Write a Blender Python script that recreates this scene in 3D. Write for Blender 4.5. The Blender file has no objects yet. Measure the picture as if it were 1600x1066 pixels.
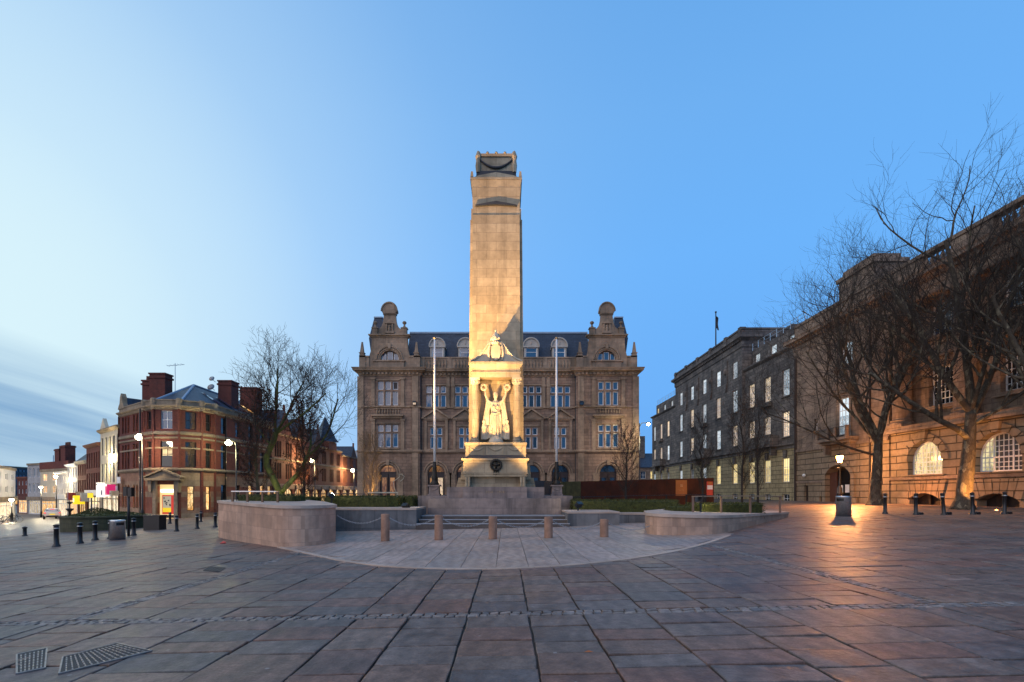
import bpy, math, random
from mathutils import Vector, Matrix
S = bpy.context.scene
COL = S.collection
rad = math.radians
F, VX, HY, EYE = 755.0, 791.0, 769.0, 1.6

def GZ(x, y):
    if x >= 0:
        return 0.02 * min(x, 18) + 0.022 * max(0, min(x, 34) - 18)
    a = -x
    return -(0.02 * min(a, 8) + 0.035 * max(0, min(a, 75) - 8))
def P(px, py, d):
    return Vector(((px - VX) / F * d, d, EYE - (py - HY) / F * d))
def G(px, py):
    x, y = 0, 15
    for _ in range(40):
        y = (EYE - GZ(x, y)) * F / max(py - HY, 3); x = (px - VX) / F * y
    return Vector((x, y, GZ(x, y)))
def frame(ox, oy, deg):
    return Matrix.Translation((ox, oy, 0)) @ Matrix.Rotation(rad(deg), 4, 'Z')

# ------------------------------------------------------------------ mesh builder
class MB:
    def __init__(s, M=None):
        s.v = []; s.f = []; s.m = []; s.mi = 0; s.M = M
    def add(s, vs, fs):
        b = len(s.v)
        if s.M is not None:
            s.v += [tuple(s.M @ Vector(p)) for p in vs]
        else:
            s.v += [tuple(p) for p in vs]
        s.f += [[b + i for i in f] for f in fs]; s.m += [s.mi] * len(fs)
    def box(s, x0, x1, y0, y1, z0, z1, taper=0, tx=None, ty=None):
        a = taper if tx is None else tx; c = taper if ty is None else ty
        s.add([(x0,y0,z0),(x1,y0,z0),(x1,y1,z0),(x0,y1,z0),(x0+a,y0+c,z1),(x1-a,y0+c,z1),(x1-a,y1-c,z1),(x0+a,y1-c,z1)],
              [(0,3,2,1),(4,5,6,7),(0,1,5,4),(1,2,6,5),(2,3,7,6),(3,0,4,7)])
    def prism(s, poly, y0, y1):            # poly in (x, z), extruded along y
        n = len(poly)
        s.add([(p[0], y0, p[1]) for p in poly] + [(p[0], y1, p[1]) for p in poly],
              [list(range(n)), list(range(2*n-1, n-1, -1))] + [(i, i+n, (i+1) % n + n, (i+1) % n) for i in range(n)])
    def plan(s, poly, z0, z1):             # poly in (x, y), extruded along z; z may be functions
        n = len(poly); a = z0 if callable(z0) else (lambda x, y: z0); b = z1 if callable(z1) else (lambda x, y: z1)
        s.add([(p[0], p[1], a(*p)) for p in poly] + [(p[0], p[1], b(*p)) for p in poly],
              [list(range(n-1, -1, -1)), list(range(n, 2*n))] + [(i, (i+1) % n, (i+1) % n + n, i+n) for i in range(n)])
    def tube(s, pts, rads, n=6, caps=True):
        pts = [Vector(p) for p in pts]
        if not isinstance(rads, (list, tuple)): rads = [rads] * len(pts)
        vs = []; up = None
        for i, p in enumerate(pts):
            t = (pts[min(i+1, len(pts)-1)] - pts[max(i-1, 0)])
            t = t.normalized() if t.length > 1e-9 else Vector((0,0,1))
            if up is None:
                up = t.orthogonal().normalized()
            else:
                up = up - t * up.dot(t)
                up = up.normalized() if up.length > 1e-6 else t.orthogonal().normalized()
            w = t.cross(up)
            for k in range(n):
                a = 2*math.pi*k/n
                vs.append(p + (up*math.cos(a) + w*math.sin(a)) * rads[i])
        fs = []
        for i in range(len(pts)-1):
            for k in range(n):
                fs.append((i*n+k, i*n+(k+1) % n, (i+1)*n+(k+1) % n, (i+1)*n+k))
        if caps and n > 2:
            fs.append(list(range(n-1, -1, -1))); fs.append([len(vs)-n+k for k in range(n)])
        s.add(vs, fs)
    def lathe(s, prof, c=(0,0,0), n=16):   # prof [(r, z)]
        vs = []; fs = []
        for r, z in prof:
            for k in range(n):
                a = 2*math.pi*k/n
                vs.append((c[0]+r*math.cos(a), c[1]+r*math.sin(a), c[2]+z))
        for i in range(len(prof)-1):
            for k in range(n):
                fs.append((i*n+k, i*n+(k+1) % n, (i+1)*n+(k+1) % n, (i+1)*n+k))
        fs.append(list(range(n-1, -1, -1))); fs.append([(len(prof)-1)*n+k for k in range(n)])
        s.add(vs, fs)
    def ball(s, c, r, n=10, sz=1.0):
        m = max(4, n//2)
        s.lathe([(max(1e-3, r*math.sin(math.pi*i/m)), -r*sz*math.cos(math.pi*i/m)) for i in range(m+1)], c, n)
    def sweep(s, path, prof, closed=False):
        """prof [(out, z)] swept along plan path [(x, y)], out = to the right of travel."""
        n = len(path); k = len(prof); vs = []
        for i in range(n):
            a = Vector(path[(i-1) % n] if (closed or i > 0) else path[i]); b = Vector(path[i]); c = Vector(path[(i+1) % n] if (closed or i < n-1) else path[i])
            d1 = (b-a).normalized() if (b-a).length > 1e-9 else (c-b).normalized()
            d2 = (c-b).normalized() if (c-b).length > 1e-9 else d1
            n1 = Vector((d1.y, -d1.x)); n2 = Vector((d2.y, -d2.x)); m = (n1+n2)
            m = m.normalized() if m.length > 1e-6 else n1
            sc = 1/max(.3, m.dot(n1))
            for o, z in prof:
                vs.append((b.x+m.x*o*sc, b.y+m.y*o*sc, z))
        fs = []
        for i in range(n if closed else n-1):
            j = (i+1) % n
            for q in range(k-1):
                fs.append((i*k+q, j*k+q, j*k+q+1, i*k+q+1))
        if not closed:
            fs.append([q for q in range(k)]); fs.append([(n-1)*k+q for q in range(k-1, -1, -1)])
        s.add(vs, fs)
    def mesh(s, name, mats, smooth=False):
        me = bpy.data.meshes.new(name); me.from_pydata(s.v, [], s.f)
        if not isinstance(mats, (list, tuple)): mats = [mats]
        for m in mats: me.materials.append(m)
        if len(mats) > 1: me.polygons.foreach_set('material_index', s.m)
        if smooth: me.polygons.foreach_set('use_smooth', [True]*len(s.f))
        me.update(); return me
    def build(s, name, mats, parent=None, smooth=False, M=None):
        return link(name, s.mesh(name, mats, smooth), parent, M)

def link(name, data, parent=None, M=None):
    o = bpy.data.objects.new(name, data); COL.objects.link(o)
    if M is not None: o.matrix_basis = M
    if parent is not None:
        o.parent = parent; o.matrix_parent_inverse = WM[parent.name].inverted()
        WM[o.name] = M.copy() if M is not None else Matrix.Identity(4)
    else:
        WM[o.name] = M.copy() if M is not None else Matrix.Identity(4)
    return o
WM = {}          # world matrix of each object, known without a depsgraph update

def thing(name, label, cat, loc=(0,0,0), rz=0, group=None):
    M = Matrix.Translation(loc) @ Matrix.Rotation(rz, 4, 'Z')
    o = bpy.data.objects.new(name, None); COL.objects.link(o); o.matrix_basis = M; WM[o.name] = M
    o.empty_display_size = .3
    return tag(o, label, cat, group)
def tag(o, label, cat, group=None):
    o['label'] = label; o['category'] = cat
    if group: o['group'] = group
    return o
def struct(name, mb, mats, smooth=False, kind='structure'):
    o = mb.build(name, mats, None, smooth) if isinstance(mb, MB) else link(name, mb)
    o['kind'] = kind; return o
def kids(o): return [c for c in list(COL.objects) if c.parent == o]
KID = {}
def dup(root, M, label=None):
    """a copy of a thing built round its own origin, with copies of its parts and sub-parts"""
    def ch(o):
        if o.name not in KID: KID[o.name] = kids(o)
        return KID[o.name]
    r = root.copy(); COL.objects.link(r); r.matrix_basis = M; WM[r.name] = M
    if label: r['label'] = label
    for a in ch(root):
        c = a.copy(); COL.objects.link(c); c.parent = r
        for b in ch(a):
            d = b.copy(); COL.objects.link(d); d.parent = c
    return r

# ------------------------------------------------------------------ node helpers
def newmat(name):
    m = bpy.data.materials.new(name); m.use_nodes = True
    nt = m.node_tree; nt.nodes.clear()
    out = nt.nodes.new('ShaderNodeOutputMaterial'); b = nt.nodes.new('ShaderNodeBsdfPrincipled')
    nt.links.new(b.outputs[0], out.inputs[0])
    return m, nt, b
def N(nt, t, **kw):
    n = nt.nodes.new('ShaderNode'+t)
    for k, v in kw.items():
        if k.startswith('_'): n.inputs[k[1:]].default_value = v
        else: setattr(n, k, v)
    return n
def L(nt, a, b): nt.links.new(a, b)
def c4(c): return (c[0], c[1], c[2], 1)
def mixc(nt, fac, a, b, mode='MIX'):
    n = nt.nodes.new('ShaderNodeMix'); n.data_type = 'RGBA'; n.blend_type = mode
    for sock, v in ((n.inputs[0], fac), (n.inputs[6], a), (n.inputs[7], b)):
        if hasattr(v, 'is_output'): L(nt, v, sock)
        elif isinstance(v, (int, float)): sock.default_value = v
        else: sock.default_value = c4(v)
    return n.outputs[2]
def ramp(nt, src, stops):
    r = nt.nodes.new('ShaderNodeValToRGB'); e = r.color_ramp.elements
    while len(e) < len(stops): e.new(.5)
    for i, (p, c) in enumerate(stops):
        e[i].position = p; e[i].color = c4(c) if isinstance(c, (tuple, list)) else (c, c, c, 1)
    L(nt, src, r.inputs[0]); return r.outputs[0]
def noise(nt, vec, scale, detail=5, rough=.6):
    n = N(nt, 'TexNoise', _Scale=scale, _Detail=detail, _Roughness=rough)
    if vec is not None: L(nt, vec, n.inputs['Vector'])
    return n.outputs[0]
def wallvec(nt):
    """(distance along the wall, height, 0) from world position, for upright faces of any heading"""
    g = N(nt, 'NewGeometry')
    cr = N(nt, 'VectorMath', operation='CROSS_PRODUCT'); L(nt, g.outputs['True Normal'], cr.inputs[0]); cr.inputs[1].default_value = (0,0,1)
    nm = N(nt, 'VectorMath', operation='NORMALIZE'); L(nt, cr.outputs[0], nm.inputs[0])
    d = N(nt, 'VectorMath', operation='DOT_PRODUCT'); L(nt, g.outputs['Position'], d.inputs[0]); L(nt, nm.outputs[0], d.inputs[1])
    sp = N(nt, 'SeparateXYZ'); L(nt, g.outputs['Position'], sp.inputs[0])
    cb = N(nt, 'CombineXYZ'); L(nt, d.outputs['Value'], cb.inputs[0]); L(nt, sp.outputs[2], cb.inputs[1])
    return cb.outputs[0], g.outputs['Position'], sp.outputs[2]
def mul(nt, v, s):
    m = N(nt, 'VectorMath', operation='MULTIPLY'); L(nt, v, m.inputs[0]); m.inputs[1].default_value = s; return m.outputs[0]

def masonry(name, c1, c2, mortar, bw=.9, bh=.36, msize=.012, soot=(.05,.045,.04), sootamt=.5, rough=.85, bump=.35, streak=.5, offset=.5):
    m, nt, b = newmat(name)
    uv, pos, z = wallvec(nt)
    br = N(nt, 'TexBrick'); br.offset = offset
    L(nt, uv, br.inputs['Vector'])
    for k, v in (('Color1', c4(c1)), ('Color2', c4(c2)), ('Mortar', c4(mortar)), ('Scale', 1.0), ('Mortar Size', msize), ('Mortar Smooth', .3), ('Bias', 0.0), ('Brick Width', bw), ('Row Height', bh)):
        br.inputs[k].default_value = v
    n1 = noise(nt, pos, .35, 6, .65); n2 = noise(nt, pos, 3.0, 5, .6)
    st = noise(nt, mul(nt, pos, (1.6, 1.6, .13)), 1.0, 5, .62)
    col = mixc(nt, .55, br.outputs[0], ramp(nt, n2, [(.3, .45), (.7, 1.0)]), 'MULTIPLY')
    f1 = ramp(nt, n1, [(.42, 0.0), (.68, sootamt)])
    col = mixc(nt, f1, col, soot)
    f2 = ramp(nt, st, [(.5, 0.0), (.75, streak)])
    col = mixc(nt, f2, col, soot)
    L(nt, col, b.inputs['Base Color']); b.inputs['Roughness'].default_value = rough
    b.inputs['Specular IOR Level'].default_value = .3
    bp = N(nt, 'Bump', _Strength=bump, _Distance=.03)
    h = mixc(nt, .35, br.outputs['Fac'], n2)
    inv = N(nt, 'Invert'); L(nt, h, inv.inputs['Color']); L(nt, inv.outputs[0], bp.inputs['Height']); L(nt, bp.outputs[0], b.inputs['Normal'])
    return m
def plain(name, c, rough=.6, metal=0, var=.25, vs=2.0, bump=.1, spec=.5, c2=None):
    m, nt, b = newmat(name)
    g = N(nt, 'NewGeometry'); n = noise(nt, g.outputs['Position'], vs, 6, .65)
    d = c2 or tuple(x*(1-var) for x in c)
    L(nt, mixc(nt, ramp(nt, n, [(.35, 0.0), (.65, 1.0)]), d, c), b.inputs['Base Color'])
    b.inputs['Roughness'].default_value = rough; b.inputs['Metallic'].default_value = metal; b.inputs['Specular IOR Level'].default_value = spec
    if bump:
        n2 = noise(nt, g.outputs['Position'], vs*6, 5, .6)
        bp = N(nt, 'Bump', _Strength=bump, _Distance=.02); L(nt, n2, bp.inputs['Height']); L(nt, bp.outputs[0], b.inputs['Normal'])
    return m
def glass(name, tint=(.02,.035,.05), ior=2.0):
    m, nt, b = newmat(name)
    b.inputs['Base Color'].default_value = c4(tint); b.inputs['Roughness'].default_value = .04; b.inputs['IOR'].default_value = ior
    g = N(nt, 'NewGeometry'); n = noise(nt, g.outputs['Position'], .9, 2, .5)
    bp = N(nt, 'Bump', _Strength=.12, _Distance=.05); L(nt, n, bp.inputs['Height']); L(nt, bp.outputs[0], b.inputs['Normal'])
    return m
def glowglass(name, c, strength, c2=None, vs=1.2, blinds=True):
    """a lit room or a painted sky reflection seen in a pane: emission that varies from window to window and over the pane"""
    m, nt, b = newmat(name)
    g = N(nt, 'NewGeometry'); n = noise(nt, mul(nt, g.outputs['Position'], (1, 1, .6)), vs, 4, .6)
    oi = N(nt, 'ObjectInfo'); tc = N(nt, 'TexCoord'); sx = N(nt, 'SeparateXYZ'); L(nt, tc.outputs['Generated'], sx.inputs[0])
    dark = c2 or tuple(x*.45 for x in c)
    n3 = noise(nt, mul(nt, g.outputs['Position'], (3.1, 3.1, 1.3)), vs*1.7, 3, .7)
    room = mixc(nt, ramp(nt, n3, [(.42, 0.0), (.6, .8)]), mixc(nt, ramp(nt, n, [(.35, 0.0), (.62, 1.0)]), c, dark), tuple(x*.35 for x in dark))
    # a blind drawn to a different height in each window
    fr = N(nt, 'Math', operation='FRACT'); m7 = N(nt, 'Math', operation='MULTIPLY'); m7.inputs[1].default_value = 7.31; L(nt, oi.outputs['Random'], m7.inputs[0]); L(nt, m7.outputs[0], fr.inputs[0])
    hb = N(nt, 'MapRange'); L(nt, fr.outputs[0], hb.inputs[0]); hb.inputs[3].default_value = .3; hb.inputs[4].default_value = 1.25
    gt = N(nt, 'Math', operation='GREATER_THAN'); L(nt, sx.outputs[2], gt.inputs[0]); L(nt, hb.outputs[0], gt.inputs[1])
    wv = N(nt, 'TexWave', _Scale=5.0, _Distortion=.6); L(nt, g.outputs['Position'], wv.inputs['Vector']); wv.bands_direction = 'DIAGONAL'
    blind = mixc(nt, mixc(nt, .75, wv.outputs[0], (0,0,0)), c, tuple(x*.7 for x in c))
    bsel = N(nt, 'Math', operation='MULTIPLY'); L(nt, gt.outputs[0], bsel.inputs[0]); bsel.inputs[1].default_value = .85 if blinds else 0
    col = mixc(nt, bsel.outputs[0], room, blind)
    b.inputs['Base Color'].default_value = (.02,.02,.02,1); b.inputs['Roughness'].default_value = .06
    L(nt, col, b.inputs['Emission Color'])
    mr = N(nt, 'MapRange'); L(nt, oi.outputs['Random'], mr.inputs[0]); mr.inputs[3].default_value = strength*.55; mr.inputs[4].default_value = strength*1.25
    L(nt, mr.outputs[0], b.inputs['Emission Strength'])
    return m
def glow(name, c, s):
    m, nt, b = newmat(name)
    b.inputs['Base Color'].default_value = c4(tuple(x*.5 for x in c)); b.inputs['Emission Color'].default_value = c4(c); b.inputs['Emission Strength'].default_value = s
    return m

# ------------------------------------------------------------------ walls and windows
def archpts(ua, ub, zs, rise, n=12):
    c = (ua+ub)/2; w = (ub-ua)/2; out = []
    if rise >= w*.98:
        for i in range(n+1):
            a = math.pi*i/n; out.append((c - w*math.cos(a), zs + rise*math.sin(a)))
    else:
        R = (w*w+rise*rise)/(2*rise); a0 = math.asin(w/R); zc = zs+rise-R
        for i in range(n+1):
            a = -a0+2*a0*i/n; out.append((c+R*math.sin(a), zc+R*math.cos(a)))
    return out
def wall(mb, u0, u1, z0, z1, ops=(), depth=.3, y=0.0):
    """upright sheet at local y with openings (ua, ub, za, zb, rise) and their reveals"""
    us = sorted({u0, u1, *[o[0] for o in ops], *[o[1] for o in ops]}); zs = sorted({z0, z1, *[o[2] for o in ops], *[o[3] for o in ops]})
    us = [u for u in us if u0-1e-6 <= u <= u1+1e-6]; zs = [z for z in zs if z0-1e-6 <= z <= z1+1e-6]
    for i in range(len(us)-1):
        j = 0
        while j < len(zs)-1:
            def inside(k):
                cu, cz = (us[i]+us[i+1])/2, (zs[k]+zs[k+1])/2
                return any(o[0] < cu < o[1] and o[2] < cz < o[3] for o in ops)
            if inside(j): j += 1; continue
            k = j
            while k+1 < len(zs)-1 and not inside(k+1): k += 1
            mb.add([(us[i],y,zs[j]),(us[i+1],y,zs[j]),(us[i+1],y,zs[k+1]),(us[i],y,zs[k+1])], [(0,1,2,3)])
            j = k+1
    for o in ops:
        ua, ub, za, zb = o[:4]; rise = o[4] if len(o) > 4 else 0; dp = o[5] if len(o) > 5 else depth
        if rise:
            ap = archpts(ua, ub, zb-rise, rise)
            h = len(ap)//2
            lp = [(ua, zb)] + [p for p in ap[:h+1]][::-1]; rp = [(ub, zb)] + [p for p in ap[h:]][::-1]
            for poly in (lp, rp):
                q = [p for i, p in enumerate(poly) if i == 0 or (abs(p[0]-poly[i-1][0])+abs(p[1]-poly[i-1][1])) > 1e-6]
                c = q[0]
                for i in range(1, len(q)-1):
                    mb.add([(c[0],y,c[1]), (q[i][0],y,q[i][1]), (q[i+1][0],y,q[i+1][1])], [(2,1,0)])
            loop = [(ua, za)] + ap + [(ub, za)]
        else:
            loop = [(ua,za),(ua,zb),(ub,zb),(ub,za)]
        n = len(loop)
        for i in range(n):
            a, b = loop[i], loop[(i+1) % n]
            if abs(a[0]-b[0])+abs(a[1]-b[1]) < 1e-6: continue
            mb.add([(a[0],y,a[1]),(b[0],y,b[1]),(b[0],y+dp,b[1]),(a[0],y+dp,a[1])], [(0,1,2,3)])
WCACHE = {}
def window(parent, Mf, u, z, w, h, pane, frm, rise=0, cols=(), rows=(), bar=.05, edge=.07, y=.2, name='window', bars2=(), rows2=()):
    """frame (part) and pane (sub-part) centred on u with its foot at z, y behind the wall face.
    cols / rows: heavy bars at fractions; bars2 / rows2: thin glazing bars"""
    key = (round(w,3), round(h,3), round(rise,3), tuple(cols), tuple(rows), bar, edge, tuple(bars2), tuple(rows2), frm.name)
    if key not in WCACHE:
        mb = MB(); hw = w/2
        if rise:
            outl = [(-hw, 0)] + archpts(-hw, hw, h-rise, rise) + [(hw, 0)]
            k = (hw-edge)/hw
            inn = [(-hw+edge, edge)] + archpts(-hw+edge, hw-edge, h-rise, max(.02, rise-edge)) + [(hw-edge, edge)]
        else:
            outl = [(-hw,0),(-hw,h),(hw,h),(hw,0)]; inn = [(-hw+edge,edge),(-hw+edge,h-edge),(hw-edge,h-edge),(hw-edge,edge)]
        n = len(outl)
        vs = [(p[0],0,p[1]) for p in outl]+[(p[0],0,p[1]) for p in inn]+[(p[0],.08,p[1]) for p in inn]
        fs = []
        for i in range(n):
            j = (i+1) % n
            fs += [(i, i+n, j+n, j), (i+n, i+2*n, j+2*n, j+n)]
        mb.add(vs, fs)
        def top(x):
            if not rise: return h-edge/2
            zz = h-rise; ww = hw
            if rise >= ww*.98: return zz + rise*math.sqrt(max(0, 1-(x/ww)**2)) - edge/2
            R = (ww*ww+rise*rise)/(2*rise); return h-R+math.sqrt(max(0, R*R-x*x)) - edge/2
        def half(zq):
            if not rise or zq <= h-rise: return hw-edge/2
            if rise >= hw*.98: return hw*math.sqrt(max(0, 1-((zq-h+rise)/rise)**2))-edge/2
            R = (hw*hw+rise*rise)/(2*rise); return math.sqrt(max(0, R*R-(zq-h+R)**2))-edge/2
        for cs, bw, yy in ((cols, bar, .005), (bars2, .048, .02)):
            for c in cs:
                x = -hw+c*w; mb.box(x-bw/2, x+bw/2, yy, .07, edge/2, max(edge, top(abs(x)+bw/2)))
        for rs, bw, yy in ((rows, bar, .008), (rows2, .048, .024)):
            for r in rs:
                zq = r*h; hh = half(zq+bw/2)
                if hh > .05: mb.box(-hh, hh, yy, .066, zq-bw/2, zq+bw/2)
        fm = mb.mesh('window_frame', frm)
        pb = MB(); pb.add([(p[0]*.995,.05,p[1]) for p in outl], [list(range(n))[::-1]])
        WCACHE[key] = (fm, {}, pb)
    fm, panes, pb = WCACHE[key]
    if pane.name not in panes: panes[pane.name] = pb.mesh('window_pane', pane)
    M = Mf @ Matrix.Translation((u, y, z))
    o = link(name, fm, parent, M)
    p = link('pane', panes[pane.name], o, M)
    return o
def cornice(mb, u0, u1, z, prof, ends=(1,1), y=0.0):
    """moulding run along the wall face; prof [(out, dz)] bottom to top; mitred return at the ends"""
    path = []
    back = y+.05
    if ends[0]: path += [(u0, back)]
    path += [(u0, y), (u1, y)]
    if ends[1]: path += [(u1, back)]
    mb.sweep(path, [(-.02, z+prof[0][1])] + [(o, z+d) for o, d in prof] + [(-.02, z+prof[-1][1])])
CORN = [(.05,0),(.12,.08),(.12,.2),(.45,.36),(.62,.42),(.62,.58),(.7,.66),(.7,.75)]
BAND = [(.06,0),(.14,.06),(.14,.18),(.04,.26)]
def gable_roof(mb, u0, u1, y0, y1, z0, zr, hip0=0, hip1=0, along='u', over=0):
    if along == 'u':
        ym = (y0+y1)/2
        mb.add([(u0,y0,z0),(u1,y0,z0),(u1,y1,z0),(u0,y1,z0),(u0+hip0,ym,zr),(u1-hip1,ym,zr)], [(0,1,5,4),(1,2,5),(2,3,4,5),(3,0,4),(0,3,2,1)])
    else:
        um = (u0+u1)/2
        mb.add([(u0,y0,z0),(u1,y0,z0),(u1,y1,z0),(u0,y1,z0),(um,y0+hip0,zr),(um,y1-hip1,zr)], [(0,1,4),(1,2,5,4),(2,3,5),(3,0,4,5),(0,3,2,1)])
# ------------------------------------------------------------------ camera, sky, sun
cam = bpy.data.cameras.new('camera'); co = bpy.data.objects.new('camera', cam); COL.objects.link(co)
co.location = (0, 0, EYE); co.rotation_euler = (rad(90), 0, 0)
cam.sensor_width = 36; cam.sensor_fit = 'HORIZONTAL'; cam.lens = 36*F/1600
cam.shift_x = (800-VX)/1600; cam.shift_y = (HY-533)/1600
cam.clip_start = .05; cam.clip_end = 4000
S.camera = co
S.view_settings.view_transform = 'Standard'; S.view_settings.look = 'None'; S.view_settings.gamma = 1; S.view_settings.exposure = 0
S.render.engine = 'CYCLES'
S.cycles.max_bounces = 6; S.cycles.diffuse_bounces = 3; S.cycles.glossy_bounces = 3; S.cycles.sample_clamp_indirect = 4.0
S.cycles.use_denoising = True

SUN_EL, SUN_AZ = 3.0, -105.0         # afterglow off to the west (image left), a little behind the camera
W = bpy.data.worlds.new('World'); S.world = W; W.use_nodes = True
nt = W.node_tree; nt.nodes.clear()
wo = nt.nodes.new('ShaderNodeOutputWorld'); bg = nt.nodes.new('ShaderNodeBackground'); L(nt, bg.outputs[0], wo.inputs[0])
sky = nt.nodes.new('ShaderNodeTexSky'); sky.sky_type = 'NISHITA'; sky.sun_disc = False
sky.sun_elevation = rad(SUN_EL); sky.sun_rotation = rad(SUN_AZ); sky.ozone_density = 4; sky.air_density = 1.2; sky.dust_density = .4
tc = N(nt, 'TexCoord'); d = tc.outputs['Generated']
sp = N(nt, 'SeparateXYZ'); L(nt, d, sp.inputs[0])
# twilight colour by height above the horizon
zc = N(nt, 'MapRange'); L(nt, sp.outputs[2], zc.inputs[0]); zc.inputs[1].default_value = 0; zc.inputs[2].default_value = 1
blue = ramp(nt, zc.outputs[0], [(0.0, (.125,.38,.85)), (.18, (.15,.44,.96)), (.42, (.155,.46,.98)), (.60, (.155,.435,.90)), (1.0, (.10,.31,.70))])
# pale afterglow round a point low in the west-north-west
gd = N(nt, 'VectorMath', operation='DOT_PRODUCT'); L(nt, d, gd.inputs[0]); gd.inputs[1].default_value = Vector((-.76, .62, .20)).normalized()
gl = ramp(nt, gd.outputs['Value'], [(.40, 0.0), (.68, .09), (.85, .36), (.95, .78), (1.0, 1.0)]); gl.node.color_ramp.interpolation = 'B_SPLINE'
col = mixc(nt, gl, blue, (.74,.94,.99))
# soft bands of stratus low over the street
sd = N(nt, 'VectorMath', operation='DOT_PRODUCT'); L(nt, d, sd.inputs[0]); sd.inputs[1].default_value = (.36, 0, 1)
cbv = N(nt, 'CombineXYZ'); L(nt, sp.outputs[0], cbv.inputs[0]); L(nt, sp.outputs[1], cbv.inputs[1]); L(nt, sd.outputs['Value'], cbv.inputs[2])
cl = noise(nt, mul(nt, cbv.outputs[0], (1.6, 1.6, 26)), 1.0, 5, .55)
so_ = N(nt, 'MapRange'); L(nt, sd.outputs['Value'], so_.inputs[0]); so_.inputs[1].default_value = -.34; so_.inputs[2].default_value = .06
lowm = ramp(nt, so_.outputs[0], [(0, .55), (.3, .8), (.5, 1.0), (.62, .75), (.80, 0.0)])
west = ramp(nt, sp.outputs[0], [(0, 0.0), (.001, 0.0)]); wm = N(nt, 'MapRange', interpolation_type='SMOOTHSTEP'); L(nt, sp.outputs[0], wm.inputs[0]); wm.inputs[1].default_value = -.25; wm.inputs[2].default_value = -.62; west = wm.outputs[0]
cm = N(nt, 'Math', operation='MULTIPLY'); L(nt, lowm, cm.inputs[0]); L(nt, west, cm.inputs[1])
cs = N(nt, 'Math', operation='MULTIPLY'); L(nt, cm.outputs[0], cs.inputs[0]); L(nt, ramp(nt, cl, [(.3, .35), (.65, 1.0)]), cs.inputs[1])
SKYMASK = cs
col = mixc(nt, cs.outputs[0], col, (.16,.34,.60))
# the physical sky carries the colour shift between west and east
skm = N(nt, 'VectorMath', operation='SCALE'); L(nt, sky.outputs[0], skm.inputs[0]); skm.inputs['Scale'].default_value = .11
col = mixc(nt, .08, col, skm.outputs[0])
L(nt, col, bg.inputs[0]); bg.inputs[1].default_value = 1.06

sl = bpy.data.lights.new('sun', 'SUN'); sl.energy = 1.6; sl.angle = rad(76); sl.color = (1, .72, .48)
so = bpy.data.objects.new('sun', sl); COL.objects.link(so)
so.rotation_euler = (Vector((-.55, -.62, .56))).to_track_quat('Z', 'Y').to_euler()
def lamp(loc, power, color, r=.12, spot=None, aim=None, blend=.5):
    l = bpy.data.lights.new('lamp_light', 'SPOT' if spot else 'POINT'); l.energy = power; l.color = color; l.shadow_soft_size = r
    o = bpy.data.objects.new('lamp_light', l); COL.objects.link(o); o.location = loc
    if spot:
        l.spot_size = rad(spot); l.spot_blend = blend
        o.rotation_euler = (Vector(loc)-Vector(aim)).to_track_quat('Z', 'Y').to_euler()
    return o

# ------------------------------------------------------------------ materials
M_po = masonry('post_office_stone', (.42,.275,.185), (.29,.185,.125), (.11,.08,.06), .95, .34, .014, (.065,.052,.042), .62, streak=.6)
M_potrim = masonry('post_office_trim', (.46,.32,.21), (.38,.265,.175), (.22,.16,.12), 1.4, .6, .008, (.06,.055,.04), .7, streak=.7)
M_cen = masonry('cenotaph_stone', (.58,.46,.30), (.44,.34,.215), (.27,.20,.13), 1.15, .52, .010, (.13,.10,.065), .5, streak=.55, bump=.25)
M_cenlow = masonry('platform_stone', (.36,.275,.235), (.28,.215,.19), (.15,.12,.105), 1.5, .8, .008, (.07,.06,.056), .65, streak=.85)
M_carv = plain('carved_stone', (.60,.51,.37), .85, 0, .3, 1.5, .35, .2)
M_dark = plain('dark_matte', (.035,.035,.04), .7, 0, .3, 3, .2)
M_grey = masonry('council_stone_dark', (.25,.215,.185), (.125,.11,.10), (.05,.045,.04), 1.1, .42, .022, (.035,.034,.036), .7, streak=.7)
M_greylow = masonry('council_stone_rusticated_lamplit', (.52,.42,.235), (.43,.345,.19), (.12,.095,.055), 1.35, .52, .035, (.10,.085,.055), .5, bump=.7)  # street lamp glow on the lower storey mixed into the stone colour
M_sand = masonry('town_hall_stone', (.42,.30,.21), (.31,.215,.155), (.14,.10,.075), 1.1, .42, .012, (.05,.042,.036), .65, streak=.6)
M_sandlow = masonry('town_hall_rustication', (.40,.295,.195), (.33,.235,.15), (.07,.05,.035), 2.6, .56, .045, (.10,.08,.05), .5, bump=.9)
M_brick = masonry('red_brick', (.22,.048,.030), (.15,.034,.024), (.14,.08,.06), .23, .078, .008, (.06,.03,.025), .45, bump=.2)
M_brick2 = masonry('orange_red_brick', (.25,.075,.04), (.18,.055,.03), (.16,.10,.07), .23, .078, .008, (.06,.035,.028), .45, bump=.2)
M_bufftrim = masonry('buff_stone_trim', (.40,.31,.20), (.34,.26,.17), (.2,.16,.12), .9, .4, .008, (.08,.065,.05), .5)
M_slate = masonry('slate', (.06,.082,.115), (.038,.054,.08), (.018,.025,.036), .42, .2, .012, (.02,.028,.04), .4, rough=.45, bump=.5)
M_lead = plain('lead_flashing', (.30,.38,.46), .5, 0, .2, 2)
M_white = plain('white_paint', (.84,.82,.78), .45, 0, .12, 2, .03)
M_cream = plain('cream_render', (.62,.54,.38), .8, 0, .2, 1, .1)
M_whitewall = plain('pale_render', (.66,.64,.60), .8, 0, .2, .7, .1)
M_paleclad = masonry('grey_panel_cladding', (.50,.49,.47), (.42,.41,.40), (.25,.25,.25), 1.2, 1.6, .03, (.3,.3,.3), .3)
M_black = plain('black_painted_iron', (.012,.012,.013), .32, 0, .3, 8, .05)
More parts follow.
